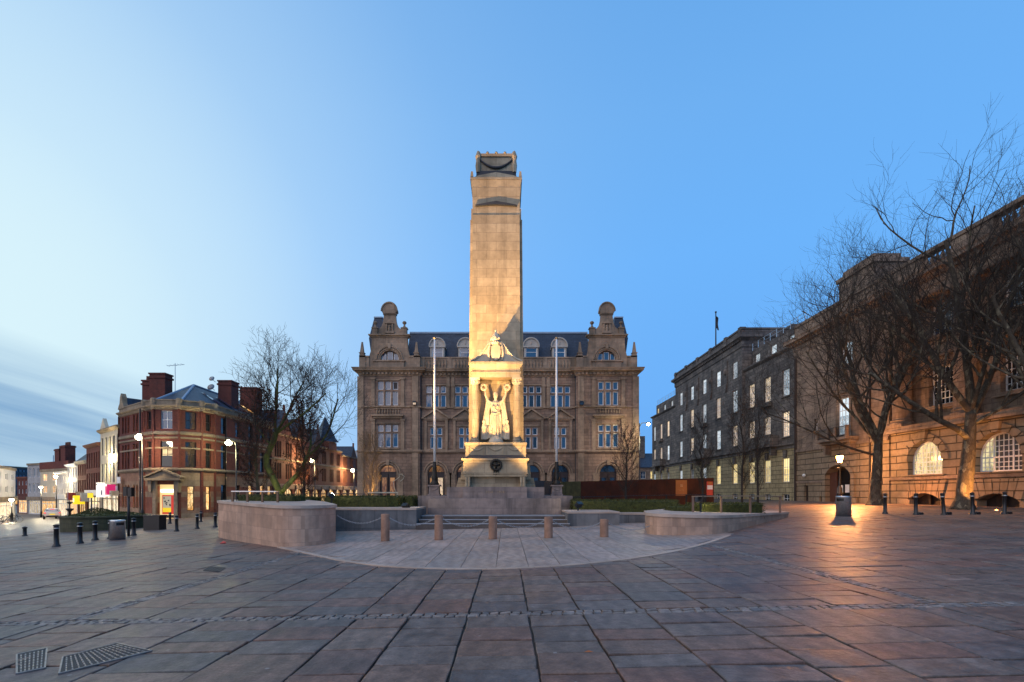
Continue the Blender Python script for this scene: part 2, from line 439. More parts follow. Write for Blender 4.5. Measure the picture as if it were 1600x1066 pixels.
M_iron = plain('dark_bronze', (.035,.028,.02), .5, .5, .4, 9, .2)
M_steel = plain('brushed_steel', (.78,.77,.75), .42, 1, .25, 14, .02)
M_redpost = masonry('planter_stone', (.66,.42,.29), (.47,.295,.20), (.36,.235,.17), 1.35, .42, .005, (.17,.135,.11), .6, bump=.25, streak=.6)
M_coping = plain('coping_stone', (.52,.39,.30), .75, 0, .3, 1.2, .15)
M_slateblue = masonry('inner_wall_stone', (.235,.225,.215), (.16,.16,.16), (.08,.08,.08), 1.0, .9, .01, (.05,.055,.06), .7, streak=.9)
M_rust = plain('rusted_steel', (.075,.020,.008), .75, 0, .5, .9, .15, .3, (.030,.010,.006))
M_mossy = plain('mossy_timber', (.09,.085,.03), .9, 0, .5, 2, .2)
M_glass = glass('window_glass', (.018,.06,.115), 1.95)
M_glassdk = glass('dark_window_glass', (.012,.016,.02), 1.7)
M_litw = glowglass('lit_window_yellow', (1.0,.80,.34), 1.3, (.85,.60,.20))
M_skyglow = glowglass('sky_glow_window_pale', (.82,.93,1.0), 1.05, (.36,.48,.58), 2.2)  # sky reflection on the panes put in as pale emission
M_lito = glowglass('lit_window_peach', (1.0,.76,.46), 1.15, (.65,.46,.32), 1.8)
M_litb = glowglass('lit_arch_window', (1.0,.86,.46), 1.25, (1.0,.80,.40), .5, False)
M_shop = glowglass('shop_window', (1.0,.74,.36), 1.7, (.75,.33,.08), 1.3, False)
M_shopw = glowglass('bright_shop_window', (1.0,.90,.70), 1.5, (.75,.55,.32), 1.3, False)
M_fan = glowglass('amber_fanlight', (.95,.45,.15), .42, (.3,.10,.03))
M_blind = plain('window_blind', (.55,.50,.36), .8, 0, .1, 1, 0)
M_timber = plain('dark_timber_door', (.035,.02,.015), .5, 0, .3, 3)
M_bulb = glow('white_lamp_glass', (1.0,.88,.60), 60)
M_bulbo = glow('sodium_lamp_glass', (1.0,.42,.08), 60)
M_bulbg = glow('greenish_lamp_glass', (1.0,.95,.55), 60)
def barkmat(name, a, b_, c, vs=5.0):
    m, nt, b = newmat(name); g = N(nt, 'NewGeometry'); p = g.outputs['Position']
    n0 = noise(nt, p, 2.2, 6, .7)
    dis = N(nt, 'VectorMath', operation='MULTIPLY_ADD'); L(nt, N(nt, 'TexNoise', _Scale=3.0, _Detail=4).outputs[1], dis.inputs[0]); dis.inputs[1].default_value = (.35,.35,.35); L(nt, mul(nt, p, (1, 1, .55)), dis.inputs[2])
    v = N(nt, 'TexVoronoi', _Scale=vs); L(nt, dis.outputs[0], v.inputs['Vector']); sp_ = N(nt, 'SeparateColor'); L(nt, v.outputs['Color'], sp_.inputs[0])
    col = ramp(nt, sp_.outputs[0], [(.35, a), (.6, b_), (.85, c)]); col.node.color_ramp.interpolation = 'CONSTANT'
    n2 = noise(nt, mul(nt, p, (1,1,.25)), 22, 5, .7)
    col = mixc(nt, .75, col, ramp(nt, n2, [(.32, .35), (.68, 1.15)]), 'MULTIPLY'); col = mixc(nt, ramp(nt, n0, [(.5, 0.0), (.66, .6)]), col, tuple(x*.4 for x in a))
    L(nt, col, b.inputs['Base Color']); b.inputs['Roughness'].default_value = .92; b.inputs['Specular IOR Level'].default_value = .15
    bp = N(nt, 'Bump', _Strength=.9, _Distance=.05); L(nt, mixc(nt, .5, n2, v.outputs['Distance']), bp.inputs['Height']); L(nt, bp.outputs[0], b.inputs['Normal'])
    return m
M_bark = barkmat('plane_bark', (.085,.070,.052), (.125,.105,.075), (.20,.175,.12))
M_barkmoss = barkmat('mossy_bark', (.10,.105,.035), (.13,.135,.04), (.08,.07,.04))
M_twig = plain('twig_bark', (.050,.042,.034), .9, 0, .3, 3, 0, .2)
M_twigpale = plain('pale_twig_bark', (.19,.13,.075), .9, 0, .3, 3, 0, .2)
M_leafbr = plain('withered_leaf', (.11,.042,.022), .8, 0, .4, 5, 0, .2)
M_hedge = plain('box_hedge_leaf', (.085,.088,.018), .7, 0, .45, 7, 0, .3, (.030,.036,.008))

# one arch window where only the first third of the room behind is lit
M_litthird = glowglass('part_lit_arch_window', (1.0,.86,.46), 1.25, (1.0,.80,.40), .5, False)
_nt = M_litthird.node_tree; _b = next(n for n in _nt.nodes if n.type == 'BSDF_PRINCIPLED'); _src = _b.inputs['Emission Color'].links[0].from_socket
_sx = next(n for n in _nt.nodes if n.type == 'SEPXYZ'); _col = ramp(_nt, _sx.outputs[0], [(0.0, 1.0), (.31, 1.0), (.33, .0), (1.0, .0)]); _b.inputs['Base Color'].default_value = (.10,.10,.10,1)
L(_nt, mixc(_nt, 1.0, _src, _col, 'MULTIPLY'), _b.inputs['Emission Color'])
# ------------------------------------------------------------------ ground, paving, street
R = random.Random(11)
def sheet(xs, ys, dz):
    mb = MB(); nx, ny = len(xs), len(ys)
    mb.add([(x, y, GZ(x, y)+dz) for y in ys for x in xs], [(j*nx+i, j*nx+i+1, (j+1)*nx+i+1, (j+1)*nx+i) for j in range(ny-1) for i in range(nx-1)])
    return mb
M_soil = plain('joint_sand', (.085,.072,.060), .9, 0, .5, 1.2, .3)
xs = [-900,-400,-200,-120,-100]+[x for x in range(-90,45,2)]+[60,100,200,500,900]; ys = [-30,-10,0,2]+list(range(4,140,4))+[160,220,400,900,1800]
struct('ground', sheet(xs, ys, -.035), M_soil)

def flagmat(name, stops, rough, wet=0.25, amp=.8):
    m, nt, b = newmat(name)
    at = N(nt, 'Attribute', attribute_name='rnd'); g = N(nt, 'NewGeometry'); p = g.outputs['Position']
    base = ramp(nt, at.outputs['Fac'], stops)
    n1 = noise(nt, p, 1.1, 7, .68); n2 = noise(nt, p, 9, 6, .6); n3 = noise(nt, p, .28, 4, .6)
    wv = N(nt, 'TexWave', _Scale=1.1, _Distortion=9.0, _Detail=4.0); off = N(nt, 'VectorMath', operation='MULTIPLY_ADD'); cbv = N(nt, 'CombineXYZ'); L(nt, at.outputs['Fac'], cbv.inputs[0]); L(nt, at.outputs['Fac'], cbv.inputs[1]); L(nt, at.outputs['Fac'], cbv.inputs[2])
    L(nt, cbv.outputs[0], off.inputs[0]); off.inputs[1].default_value = (37, 53, 71); L(nt, p, off.inputs[2]); L(nt, off.outputs[0], wv.inputs['Vector'])
    n1 = noise(nt, off.outputs[0], 1.9, 8, .7)
    col = mixc(nt, amp, base, ramp(nt, n1, [(.28, .35), (.5, .9), (.74, 1.35)]), 'MULTIPLY')
    col = mixc(nt, .35, col, ramp(nt, wv.outputs[0], [(.1, .6), (.9, 1.2)]), 'MULTIPLY')
    col = mixc(nt, amp*.75, col, ramp(nt, n2, [(.3, .5), (.7, 1.2)]), 'MULTIPLY')
    n5 = noise(nt, p, 38, 3, .6); col = mixc(nt, .5, col, ramp(nt, n5, [(.35, .6), (.65, 1.25)]), 'MULTIPLY')
    col = mixc(nt, ramp(nt, n3, [(.5, 0.0), (.72, .45)]), col, (.045,.045,.048))
    vo = N(nt, 'TexVoronoi', _Scale=2.3, _Randomness=1.0); L(nt, p, vo.inputs['Vector'])
    gum = ramp(nt, vo.outputs['Distance'], [(.035, .65), (.055, 0.0)])
    col = mixc(nt, gum, col, (.30,.28,.27))
    L(nt, col, b.inputs['Base Color'])
    rr = N(nt, 'MapRange'); L(nt, n1, rr.inputs[0]); rr.inputs[1].default_value=.3; rr.inputs[2].default_value=.7; rr.inputs[3].default_value = rough-wet*.5; rr.inputs[4].default_value = rough+wet*.5
    L(nt, rr.outputs[0], b.inputs['Roughness']); b.inputs['Specular IOR Level'].default_value = .32
    bp = N(nt, 'Bump', _Strength=.75, _Distance=.035)
    hh = mixc(nt, .5, n1, n2); L(nt, hh, bp.inputs['Height']); L(nt, bp.outputs[0], b.inputs['Normal'])
    return m
M_flag = flagmat('york_stone_flag', [(0,(.205,.140,.108)),(.13,(.225,.140,.102)),(.26,(.17,.138,.120)),(.4,(.215,.155,.118)),(.52,(.135,.120,.113)),(.66,(.225,.124,.090)),(.8,(.178,.150,.134)),(.9,(.25,.170,.128)),(1,(.20,.158,.132))], .54, .3, .95)
M_sett = flagmat('granite_sett', [(0,(.27,.225,.19)),(.5,(.19,.165,.15)),(1,(.33,.27,.23))], .52, .25)
M_apron = flagmat('pale_sandstone_slab', [(0,(.37,.285,.23)),(.35,(.47,.345,.275)),(.6,(.34,.28,.24)),(.8,(.51,.375,.305)),(1,(.41,.30,.24))], .52, .3, .42)

APR = [(-7.3,15.9),(-7.1,15.3),(-5.6,13.65),(-4.06,11.97),(-2.88,11.0),(-1.73,10.42),(-.4,10.15),(.9,10.3),(2.3,10.9),(3.6,11.8),(4.9,13.05),(6.2,14.6),(7.4,16.2)]
def smooth(pts, k=4):
    out = []
    n = len(pts)
    for i in range(n-1):
        p0 = Vector(pts[max(i-1,0)]); p1 = Vector(pts[i]); p2 = Vector(pts[i+1]); p3 = Vector(pts[min(i+2,n-1)])
        for j in range(k):
            t = j/k
            q = .5*((2*p1)+(p2-p0)*t+(2*p0-5*p1+4*p2-p3)*t*t+(3*p1-p0-3*p2+p3)*t**3)
            out.append(tuple(q))
    out.append(tuple(pts[-1])); return out
APRS = smooth(APR, 4)
def apr_y(x):
    for a, b in zip(APRS[:-1], APRS[1:]):
        if a[0] <= x <= b[0]: return a[1]+(b[1]-a[1])*(x-a[0])/max(1e-6, b[0]-a[0])
    return 99
ROAD = [(-150,136),(-110,104),(-86,85),(-63,66),(-46,48),(-35,34),(-30.5,25),(-29.5,16),(-30,8),(-31,-6)]
ROADS = smooth(ROAD, 6)
def road_d(x, y):
    best = 99
    for a, b in zip(ROADS[:-1], ROADS[1:]):
        ax, ay = a; dx, dy = b[0]-ax, b[1]-ay
        t = max(0, min(1, ((x-ax)*dx+(y-ay)*dy)/(dx*dx+dy*dy)))
        best = min(best, math.hypot(x-ax-t*dx, y-ay-t*dy))
    return best
def flags(mb, x0, x1, y0, y1, rnd, H=0.0, g=.005, jit=.016, tilt=.005, rv=None, bev=.009):
    xm, ym = (x0+x1)/2, (y0+y1)/2
    J = lambda: R.uniform(0, jit)
    c = [(x0+g+J(), y0+g+J()), (xm, y0+g+J()), (x1-g-J(), y0+g+J()), (x1-g-J(), ym), (x1-g-J(), y1-g-J()), (xm, y1-g-J()), (x0+g+J(), y1-g-J()), (x0+g+J(), ym)]
    gx, gy, h0 = R.uniform(-tilt, tilt), R.uniform(-tilt, tilt), H+R.uniform(-tilt, tilt)*.7
    hh = lambda p: h0+gx*(p[0]-xm)/(x1-x0)*2+gy*(p[1]-ym)/(y1-y0)*2
    lo = [(p[0], p[1], GZ(*p)-.03) for p in c]; mi = [(p[0], p[1], GZ(*p)+hh(p)-.006) for p in c]
    tp = []
    for p in c:
        q = (p[0]+bev*(1 if p[0] < xm-1e-6 else -1 if p[0] > xm+1e-6 else 0), p[1]+bev*(1 if p[1] < ym-1e-6 else -1 if p[1] > ym+1e-6 else 0)); tp.append((q[0], q[1], GZ(*p)+hh(p)))
    mb.add(lo+mi+tp, [tuple(range(16,24))]+[(a, (a+1)%8, (a+1)%8+8, a+8) for a in range(8)]+[(a+8, (a+1)%8+8, (a+1)%8+16, a+16) for a in range(8)])
    rv += [rnd]*17
def attr_build(name, mb, mat, rv):
    o = struct(name, mb, mat)
    a = o.data.attributes.new('rnd', 'FLOAT', 'FACE'); a.data.foreach_set('value', rv); return o
mb = MB(); rv = []
x = -31.5
SB = [(-5.92,-5.7), (5.62,5.84)]           # sett lines that run away from the camera
while x < 31.4:
    w = R.uniform(.66, 1.0); x1 = min(x+w, 31.45)
    for a, b in SB:
        if x < a < x1+.35: x1 = a
        elif abs(x-a) < 1e-6: x1 = b
    band = any(abs(x-a) < 1e-6 for a, b in SB)
    y = 2.2+R.uniform(0,.5); ph = R.random()
    while y < 52:
        ln = R.choice([.36,.42,.45,.5,.55,.6,.68,.8]) * (1 if y < 14 else 1.35 if y < 26 else 1.9); y1 = y+ln
        if y < 6.25 < y1+.3: y1 = 6.25
        elif abs(y-6.25) < 1e-6: y1 = 6.47; 
        xc, yc = (x+x1)/2, (y+y1)/2
        isband = abs(y-6.25) < 1e-6 or (band and yc > 6.3 and yc < 22)
        ok = not (yc > apr_y(xc)+1.2 and yc < 27 and abs(xc) < 7) and road_d(xc, yc) > 3.9
        if xc < -9 and yc > 34+(xc+9)*-.0: ok = ok and yc < 48
        if ok and not isband:
            flags(mb, x, x1, y, y1, R.random(), rv=rv)
        y = y1
    x = x1
attr_build('paving_stones', mb, M_flag, rv)
mb = MB(); rv = []
y = 6.25; x = -24
while x < 24:
    w = R.uniform(.10,.17); flags(mb, x, x+w, y, y+.11+R.uniform(-.01,.01), R.random(), .002, .004, .006, .006, rv, .014); flags(mb, x+.03, x+w+.02, y+.115, y+.22, R.random(), .002, .004, .006, .006, rv, .014); x += w
for a, b in SB:
    y = 6.5
    while y < 15.4:
        w = R.uniform(.10,.17)
        if y < apr_y((a+b)/2)-.1: flags(mb, a, (a+b)/2, y, y+w, R.random(), .002, .004, .006, .006, rv, .014); flags(mb, (a+b)/2, b, y+.02, y+w+.02, R.random(), .002, .004, .006, .006, rv, .014)
        y += w
attr_build('sett_paving_bands', mb, M_sett, rv)
# pale crescent apron before the steps: large slabs in courses that follow the steps, trimmed by the curved kerb
mb = MB(); rv = []
x = -8.4
while x < 7.6:
    x1 = x + R.uniform(.68,.80)
    ya = max(apr_y(x) if apr_y(x) < 90 else 16.5, 10); yb = max(apr_y(x1) if apr_y(x1) < 90 else 16.5, 10)
    y = 10.0
    while y < 24.0:
        y1 = y + R.choice([1.0,1.25,1.55]); 
        p = []
        la, lb = max(y, ya), max(y, yb)
        if y1 > min(ya, yb) + .05:
            la = min(la, y1-.02); lb = min(lb, y1-.02)
            g = .007
            q = [(x+g, la+g), (x1-g, lb+g), (x1-g, y1-g), (x+g, y1-g)]
            hz = .014+R.uniform(-.002,.002)
            mb.add([(a, b, GZ(a,b)-.03) for a, b in q]+[(a, b, GZ(a,b)+hz) for a, b in q], [(4,5,6,7),(0,1,5,4),(1,2,6,5),(2,3,7,6),(3,0,4,7)])
            rv += [R.random()]*5
        y = y1
    x = x1
attr_build('apron_paving', mb, M_apron, rv)
mb = MB(); 
pts = APRS
for (a, b) in zip(pts[:-1], pts[1:]):
    dx, dy = b[0]-a[0], b[1]-a[1]; l = math.hypot(dx, dy); nx, ny = dy/l*.14, -dx/l*.14
    q = [(a[0]+nx, a[1]+ny), (b[0]+nx, b[1]+ny), (b[0], b[1]), (a[0], a[1])]
    mb.add([(u, v, GZ(u,v)-.03) for u, v in q]+[(u, v, GZ(u,v)+.018) for u, v in q], [(4,5,6,7),(0,1,5,4),(1,2,6,5),(2,3,7,6),(3,0,4,7)])
struct('apron_kerb', mb, M_coping)
# road that drops away down the shopping street, setts where it meets the square
def strip(path, o0, o1, dz, n=6):
    mb = MB(); vs = []; k = len(path)
    for i, p in enumerate(path):
        a = Vector(path[max(0,i-1)]); b = Vector(path[min(k-1,i+1)]); t = (b-a).normalized(); nrm = Vector((-t.y, t.x))
        for j in range(n+1):
            q = Vector(p)+nrm*(o0+(o1-o0)*j/n); vs.append((q.x, q.y, GZ(q.x, q.y)+dz))
    mb.add(vs, [(i*(n+1)+j, i*(n+1)+j+1, (i+1)*(n+1)+j+1, (i+1)*(n+1)+j) for i in range(k-1) for j in range(n)]); return mb
def cobble(name, c1, c2, mortar, bw, bh, rough=.5):
    m, nt, b = newmat(name); g = N(nt, 'NewGeometry')
    br = N(nt, 'TexBrick'); L(nt, g.outputs['Position'], br.inputs['Vector'])
    for k, v in (('Color1', c4(c1)), ('Color2', c4(c2)), ('Mortar', c4(mortar)), ('Scale', 1.0), ('Mortar Size', .02), ('Brick Width', bw), ('Row Height', bh)): br.inputs[k].default_value = v
    n = noise(nt, g.outputs['Position'], .8, 5)
    L(nt, mixc(nt, .6, br.outputs[0], ramp(nt, n, [(.3,.5),(.7,1.1)]), 'MULTIPLY'), b.inputs['Base Color']); b.inputs['Roughness'].default_value = rough
    bp = N(nt, 'Bump', _Strength=.6, _Distance=.02); bp.invert = True; L(nt, br.outputs['Fac'], bp.inputs['Height']); L(nt, bp.outputs[0], b.inputs['Normal'])
    return m
M_cob = cobble('road_sett', (.17,.155,.15), (.12,.11,.11), (.05,.05,.05), .24, .14, .42)
M_block = cobble('pavement_block', (.19,.155,.135), (.15,.125,.11), (.06,.05,.05), .6, .45, .5)
M_whitesett = cobble('pale_sett', (.42,.41,.40), (.32,.31,.30), (.12,.12,.12), .24, .16, .45)
rd = ROADS
struct('street_road', strip(rd, -3.5, 3.5, -.012), M_cob)
struct('street_pavement', strip(rd, 3.5, 12, -.004), M_block); struct('far_pavement', strip(rd, -12, -3.5, -.004), M_block)
mb = strip(rd, 3.3, 3.62, .006, 1); struct('kerb', mb, M_coping)
mb = strip(rd, -3.62, -3.3, .006, 1); struct('far_kerb', mb, M_coping)
mb = MB()
for k in range(24, 44, 1):          # pale chequered setts of the crossing
    a = Vector(rd[k]) if k < len(rd) else None
    if a is None: continue
    b = Vector(rd[k-1]); t = (a-b).normalized(); nrm = Vector((-t.y, t.x))
    for j in range(-6, 7):
        if (j+k) % 2: continue
        c = a+nrm*j*.5
        q = [c+t*sx*.42+nrm*sy*.22 for sx, sy in ((-1,-1),(1,-1),(1,1),(-1,1))]
        mb.add([(p.x, p.y, GZ(p.x, p.y)-.006) for p in q], [(0,1,2,3)])
struct('crossing_setts', mb, M_whitesett)
# side street between the corner building and the post office
mb = sheet([-31,-26,-20,-14.9], list(range(48,140,6)), .004); struct('side_street_road', mb, M_cob)

# two ribbed access covers set in the flags
M_ribs = plain('worn_steel_cover', (.30,.28,.27), .45, .5, .4, 9, .1)
M_plate = plain('dark_cover_plate', (.05,.046,.045), .7, .2, .4, 9, .2)
def cover(label, quad, nrib, whole=False):
    t = thing('access_cover', label, 'access cover', (sum(p.x for p in quad)/4, sum(p.y for p in quad)/4, quad[0].z))
    a, b, c, d = quad
    up = Vector((0,0,1)); base = .006
    mb = MB(); z = lambda p, h: (p.x, p.y, GZ(p.x, p.y)+h)
    mb.add([z(p,-.02) for p in quad]+[z(p,base) for p in quad], [(4,5,6,7),(0,1,5,4),(1,2,6,5),(2,3,7,6),(3,0,4,7)])
    if not whole: mb.build('cover_plate', M_plate, t); mb = MB()
    for i in range(4):
        p, q = quad[i], quad[(i+1) % 4]; mb.tube([z(p,base+.0), z(q,base+.0)], .010, 4)
    if not whole: mb.build('rim', M_ribs, t); mb = MB()
    for i in range(1, nrib):
        p = a.lerp(b, i/nrib); q = d.lerp(c, i/nrib)
        for k in range(7):
            s0, s1 = p.lerp(q, .04+.92*k/7), p.lerp(q, .04+.92*(k+.72)/7)
            mb.tube([z(s0,base+.0), z(s1,base+.0)], .008, 4)
    mb.build('cover_plate' if whole else 'tread_ribs', M_plate if whole else M_ribs, t)
def Gq(*pp): return [G(*p) for p in pp]
cover('small ribbed steel access cover let into the flags', Gq((26,1054),(70,1045),(73,1014),(26,1024)), 7)
cover('long pointed ribbed steel access cover let into the flags', Gq((92,1054),(237,1018),(183,1006),(98,1028)), 15)
q = [G(318,892), G(342,894), G(352,888), G(328,886)]
cover('dark square drain cover flush with the flags near the curved planter', q, 5, True)
# ------------------------------------------------------------------ the memorial and its terrace
CX = -.585
mon = thing('war_memorial', 'tall floodlit stone cenotaph with carved figure in a columned niche', 'war memorial', (CX, 28, .5))
def sym(mb, w, y0, y1, z0, z1, tx=0, ty=0): mb.box(CX-w/2, CX+w/2, y0, y1, z0, z1, tx=tx, ty=ty)
# platform blocks and steps
mb = MB()
sym(mb, 6.62, 24.0, 32, .45, 1.29)
mb.box(CX-4.1, CX+4.1, 25.6, 33, .2, 1.40)
mb.box(CX-2.55, CX+2.6, 25.5, 31.2, 1.28, 1.86)
mb.box(CX-1.66, CX+1.66, 24.95, 31, 1.29, 1.87)
mb.build('platform', M_cenlow, mon)
mb = MB()
for i in range(4):
    mb.box(-3.95-.3*0, 2.8, 21.3+.62*i, 25.6, -.2+.0*i, .06+.145*(i+1) if i < 3 else .50)
mb.build('steps', plain('shaded_step_stone', (.13,.105,.09), .85, 0, .4, 1.5, .2), mon)  # shade over the steps put into a darker stone colour
mb = MB()
for i in range(4):
    zz = (.06+.145*(i+1) if i < 3 else .50)
    mb.box(-3.96, 2.81, 21.28+.62*i, 21.40+.62*i, zz-.02, zz+.006)
mb.build('step_nosing', plain('pale_nosing', (.42,.43,.44), .5), mon)
# pedestal: recessed tier, sarcophagus, festoon tier
yf = 25.55
mb = MB()
sym(mb, 2.9, yf+.45, 30.8, 1.87, 2.42)                    # back of the recess
for s in (-1, 1):
    x0 = CX+s*1.6; 
    mb.box(min(x0, x0-s*.28), max(x0, x0-s*.28), yf+.02, 30.8, 1.87, 2.42)
sym(mb, 3.34, yf-.02, 30.8, 2.42, 2.56)
sym(mb, 3.5, yf-.07, 30.8, 2.56, 2.62)
mb.build('recessed_tier', M_cen, mon)
for s in (-1, 1):
    mb = MB()
    for k in (0, .15): mb.tube([(CX+s*(1.52-k), yf+.0, 1.92), (CX+s*(1.52-k), yf+.0, 2.38)], .045, 8)
    mb.build('baluster_relief', M_cen, mon)
mb = MB()
sym(mb, 3.42, yf, 30.6, 2.62, 3.28, .04, .04)
sym(mb, 3.56, yf-.05, 30.7, 3.28, 3.38)
mb.box(CX-2.0, CX+2.0, 27.2, 30.2, 2.3, 3.2, tx=.1); mb.box(CX-2.25, CX+2.25, 27.4, 30.0, 1.86, 2.4, tx=.12)
mb.build('sarcophagus_tier', M_cen, mon)
mb = MB()
sym(mb, 3.5, yf-.02, 30.5, 3.38, 3.62, .36, .9)
mb.build('dark_slope', M_dark, mon)  # sloped top in one flat dark tone
mb = MB()
sym(mb, 3.34, 26.75, 30.2, 3.45, 4.22, .0, .0); sym(mb, 3.46, 26.68, 30.25, 4.2, 4.34)
for k in (-1, 0, 1):
    xc = CX+k*1.06
    for s in (-1, 1): mb.box(xc+s*.44-.03, xc+s*.44+.03, 26.71, 26.76, 3.72, 4.12)
    mb.tube([(xc-.4+.8*i/8, 26.75, 4.08-.17*(1-((i-4)/4)**2)) for i in range(9)], [.015,.03,.042,.05,.055,.05,.042,.03,.015], 6)
mb.build('festoon_tier', M_cen, mon)
# bronze wreath with a cross
mb = MB()
wc = Vector((CX+.05, yf-.04, 3.03))
n = 26
mb.tube([wc+Vector((.26*math.sin(2*math.pi*i/n), -.02, .26*math.cos(2*math.pi*i/n))) for i in range(n+1)], [.055+.014*(i % 2) for i in range(n+1)], 6, False)
for k in range(40):
    a = 2*math.pi*k/40; r = .26+.05*(1 if k % 2 else -1); mb.ball(wc+Vector((r*math.sin(a), -.05, r*math.cos(a))), .03, 6, .8)
mb.box(wc.x-.05, wc.x+.05, wc.y-.03, wc.y+.05, wc.z-.22, wc.z+.22); mb.box(wc.x-.21, wc.x+.21, wc.y-.034, wc.y+.05, wc.z-.045, wc.z+.055)
for k in (-1, 0, 1): mb.prism([(wc.x+k*.1-.03, wc.z-.27), (wc.x+k*.1+.03, wc.z-.27), (wc.x+k*.14+.03, wc.z-.52), (wc.x+k*.14-.01, wc.z-.48)], wc.y-.02, wc.y+.03)
mb.build('bronze_wreath', M_iron, mon, True)
# shaft: strongly tapered slab with edge strips and a flared crown
mb = MB()
SH = [(3.18,4.3),(3.14,8),(2.98,16.6),(2.92,17.6)]
def ring(mb, prof, yc, depth_f):
    vs = []; fs = []
    for w, z in prof:
        d = depth_f(w)
        vs += [(CX-w/2, yc-d, z), (CX+w/2, yc-d, z), (CX+w/2, yc+d, z), (CX-w/2, yc+d, z)]
    for i in range(len(prof)-1):
        for k in range(4): fs.append((i*4+k, i*4+(k+1) % 4, (i+1)*4+(k+1) % 4, (i+1)*4+k))
    fs.append([(len(prof)-1)*4+k for k in range(4)]); mb.add(vs, fs)
ring(mb, [(2.84,4.2),(2.80,9),(2.72,17.66)], 29.3, lambda w: 1.32)
ring(mb, [(3.20,4.2),(3.16,9),(3.02,17.2),(3.02,17.45)], 29.3, lambda w: 1.17)       # broader strip set back: the edge lines
ring(mb, [(2.90,17.3),(2.90,18.05)], 29.3, lambda w: 1.25)
mb.build('shaft', M_cen, mon)
mb = MB()
ring(mb, [(2.74,17.6),(2.74,18.35),(2.76,18.7),(2.84,19.3),(2.93,19.66)], 29.3, lambda w: 1.28+ (w-2.74)*.6)
ring(mb, [(2.99,19.66),(2.99,19.78)], 29.3, lambda w: 1.42)
mb.prism([(CX-1.44,19.78),(CX+1.44,19.78),(CX+1.0,19.95),(CX,20.13),(CX-1.0,19.95)], 27.98, 28.2)
mb.box(CX-1.49, CX-1.30, 27.9, 30.5, 19.78, 20.12, tx=.04); mb.box(CX+1.30, CX+1.49, 27.9, 30.5, 19.78, 20.12, tx=.04)
mb.build('crown_block', M_cen, mon)
mb = MB()
mb.prism([(CX-1.2,18.2),(CX,18.42),(CX+1.2,18.2),(CX+1.2,18.14),(CX,18.22),(CX-1.2,18.14)], 27.9, 28.1)
mb.build('dark_moulding', M_dark, mon); mb = MB(); ring(mb, [(2.36,19.95),(2.3,20.38)], 29.3, lambda w: 1.05)
mb.build('dark_setback', M_dark, mon)
mb = MB()
ring(mb, [(2.08,20.3),(2.13,20.6),(2.16,20.9),(2.1,21.25)], 29.3, lambda w: w/2-.1)
ring(mb, [(2.2,21.25),(2.2,21.42)], 29.3, lambda w: w/2-.08)
for k in (-1,-.5,0,.5,1): mb.ball((CX+k*1.02, 28.32, 21.46), .095, 8)
for s in (-1, 1):
    mb.lathe([(.12,20.3),(.16,20.7),(.12,21.0),(.17,21.25),(.06,21.55)], (CX+s*1.06, 28.3, 0), 8)
mb.build('lantern_block', M_cen, mon)
mb = MB()
mb.tube([(CX-1.0+2.0*i/12, 28.27, 21.1-.52*(1-((i-6)/6)**2)) for i in range(13)], [.04+.045*(1-abs(i-6)/6) for i in range(13)], 7)
mb.build('crown_swag', M_dark, mon, True)
# aedicule: columns, entablature, swept pediment with a crowned shield
yn = 27.3
for s in (-1, 1):
    mb = MB(); xc = CX+s*1.17
    mb.lathe([(.24,4.34),(.24,4.42),(.215,4.47),(.235,4.52),(.195,4.58),(.195,5.6),(.172,7.55),(.185,7.58),(.175,7.63)], (xc, yn, 0), 20); mb.build('column', M_cen, mon, False)
for s in (-1, 1):
    mb = MB(); xc = CX+s*1.17
    mb.lathe([(.175,7.63),(.2,7.72),(.27,7.92)], (xc, yn, 0), 12); mb.box(xc-.27, xc+.27, yn-.27, yn+.6, 7.92, 8.02)
    for k in range(8):
        a = 2*math.pi*k/8; mb.ball((xc+.22*math.cos(a), yn+.22*math.sin(a), 7.78), .055, 6, 1.4)
    mb.build('capital', M_carv, mon)
for s in (-1, 1):
    mb = MB(); x0 = CX+s*1.38; x1 = CX+s*.97
    mb.box(min(x0,x1), max(x0,x1), yn+.12, 28.1, 4.34, 8.02)
    mb.build('niche_pier', M_cen, mon)
mb = MB(); mb.box(CX-1.03, CX+1.03, 27.88, 27.97, 4.34, 8.03); mb.build('niche_back', M_cen, mon)
mb = MB()
sym(mb, 2.74, yn-.28, 28.2, 8.02, 8.22); sym(mb, 2.80, yn-.31, 28.2, 8.22, 8.34); sym(mb, 2.72, yn-.27, 28.2, 8.34, 8.56); 
mb.sweep([(CX-1.35, 28.2), (CX-1.35, yn-.27), (CX+1.35, yn-.27), (CX+1.35, 28.2)], [(0,8.5),(.05,8.58),(.16,8.72),(.16,8.86),(-.3,8.88),(-.3,8.5)])
mb.build('entablature', M_cen, mon)
mb = MB()
ped = [(CX-1.45,8.86),(CX+1.45,8.86)]
rc = [(1.45,8.94),(1.18,9.05),(.9,9.25),(.65,9.55),(.45,9.86),(.3,10.0)]
mb.prism(ped+[(CX+a,b) for a,b in rc]+[(CX-a,b) for a,b in rc[::-1]], yn-.15, 28.2)
for s in (-1, 1): mb.tube([(CX+s*a, yn-.17, b+.02) for a, b in rc], .05, 6)
mb.build('pediment', M_carv, mon)
mb = MB()
shield = [(CX-.26,9.75),(CX-.28,9.35),(CX-.2,9.08),(CX,8.95),(CX+.2,9.08),(CX+.28,9.35),(CX+.26,9.75),(CX+.1,9.85),(CX-.1,9.85)]
mb.prism(shield, yn-.30, yn-.1)
for s in (-1,1):
    mb.tube([(CX+s*.36, yn-.2, 9.0), (CX+s*.40, yn-.22, 9.4), (CX+s*.34, yn-.2, 9.8), (CX+s*.24, yn-.18, 10.05)], [.05,.075,.07,.04], 7)
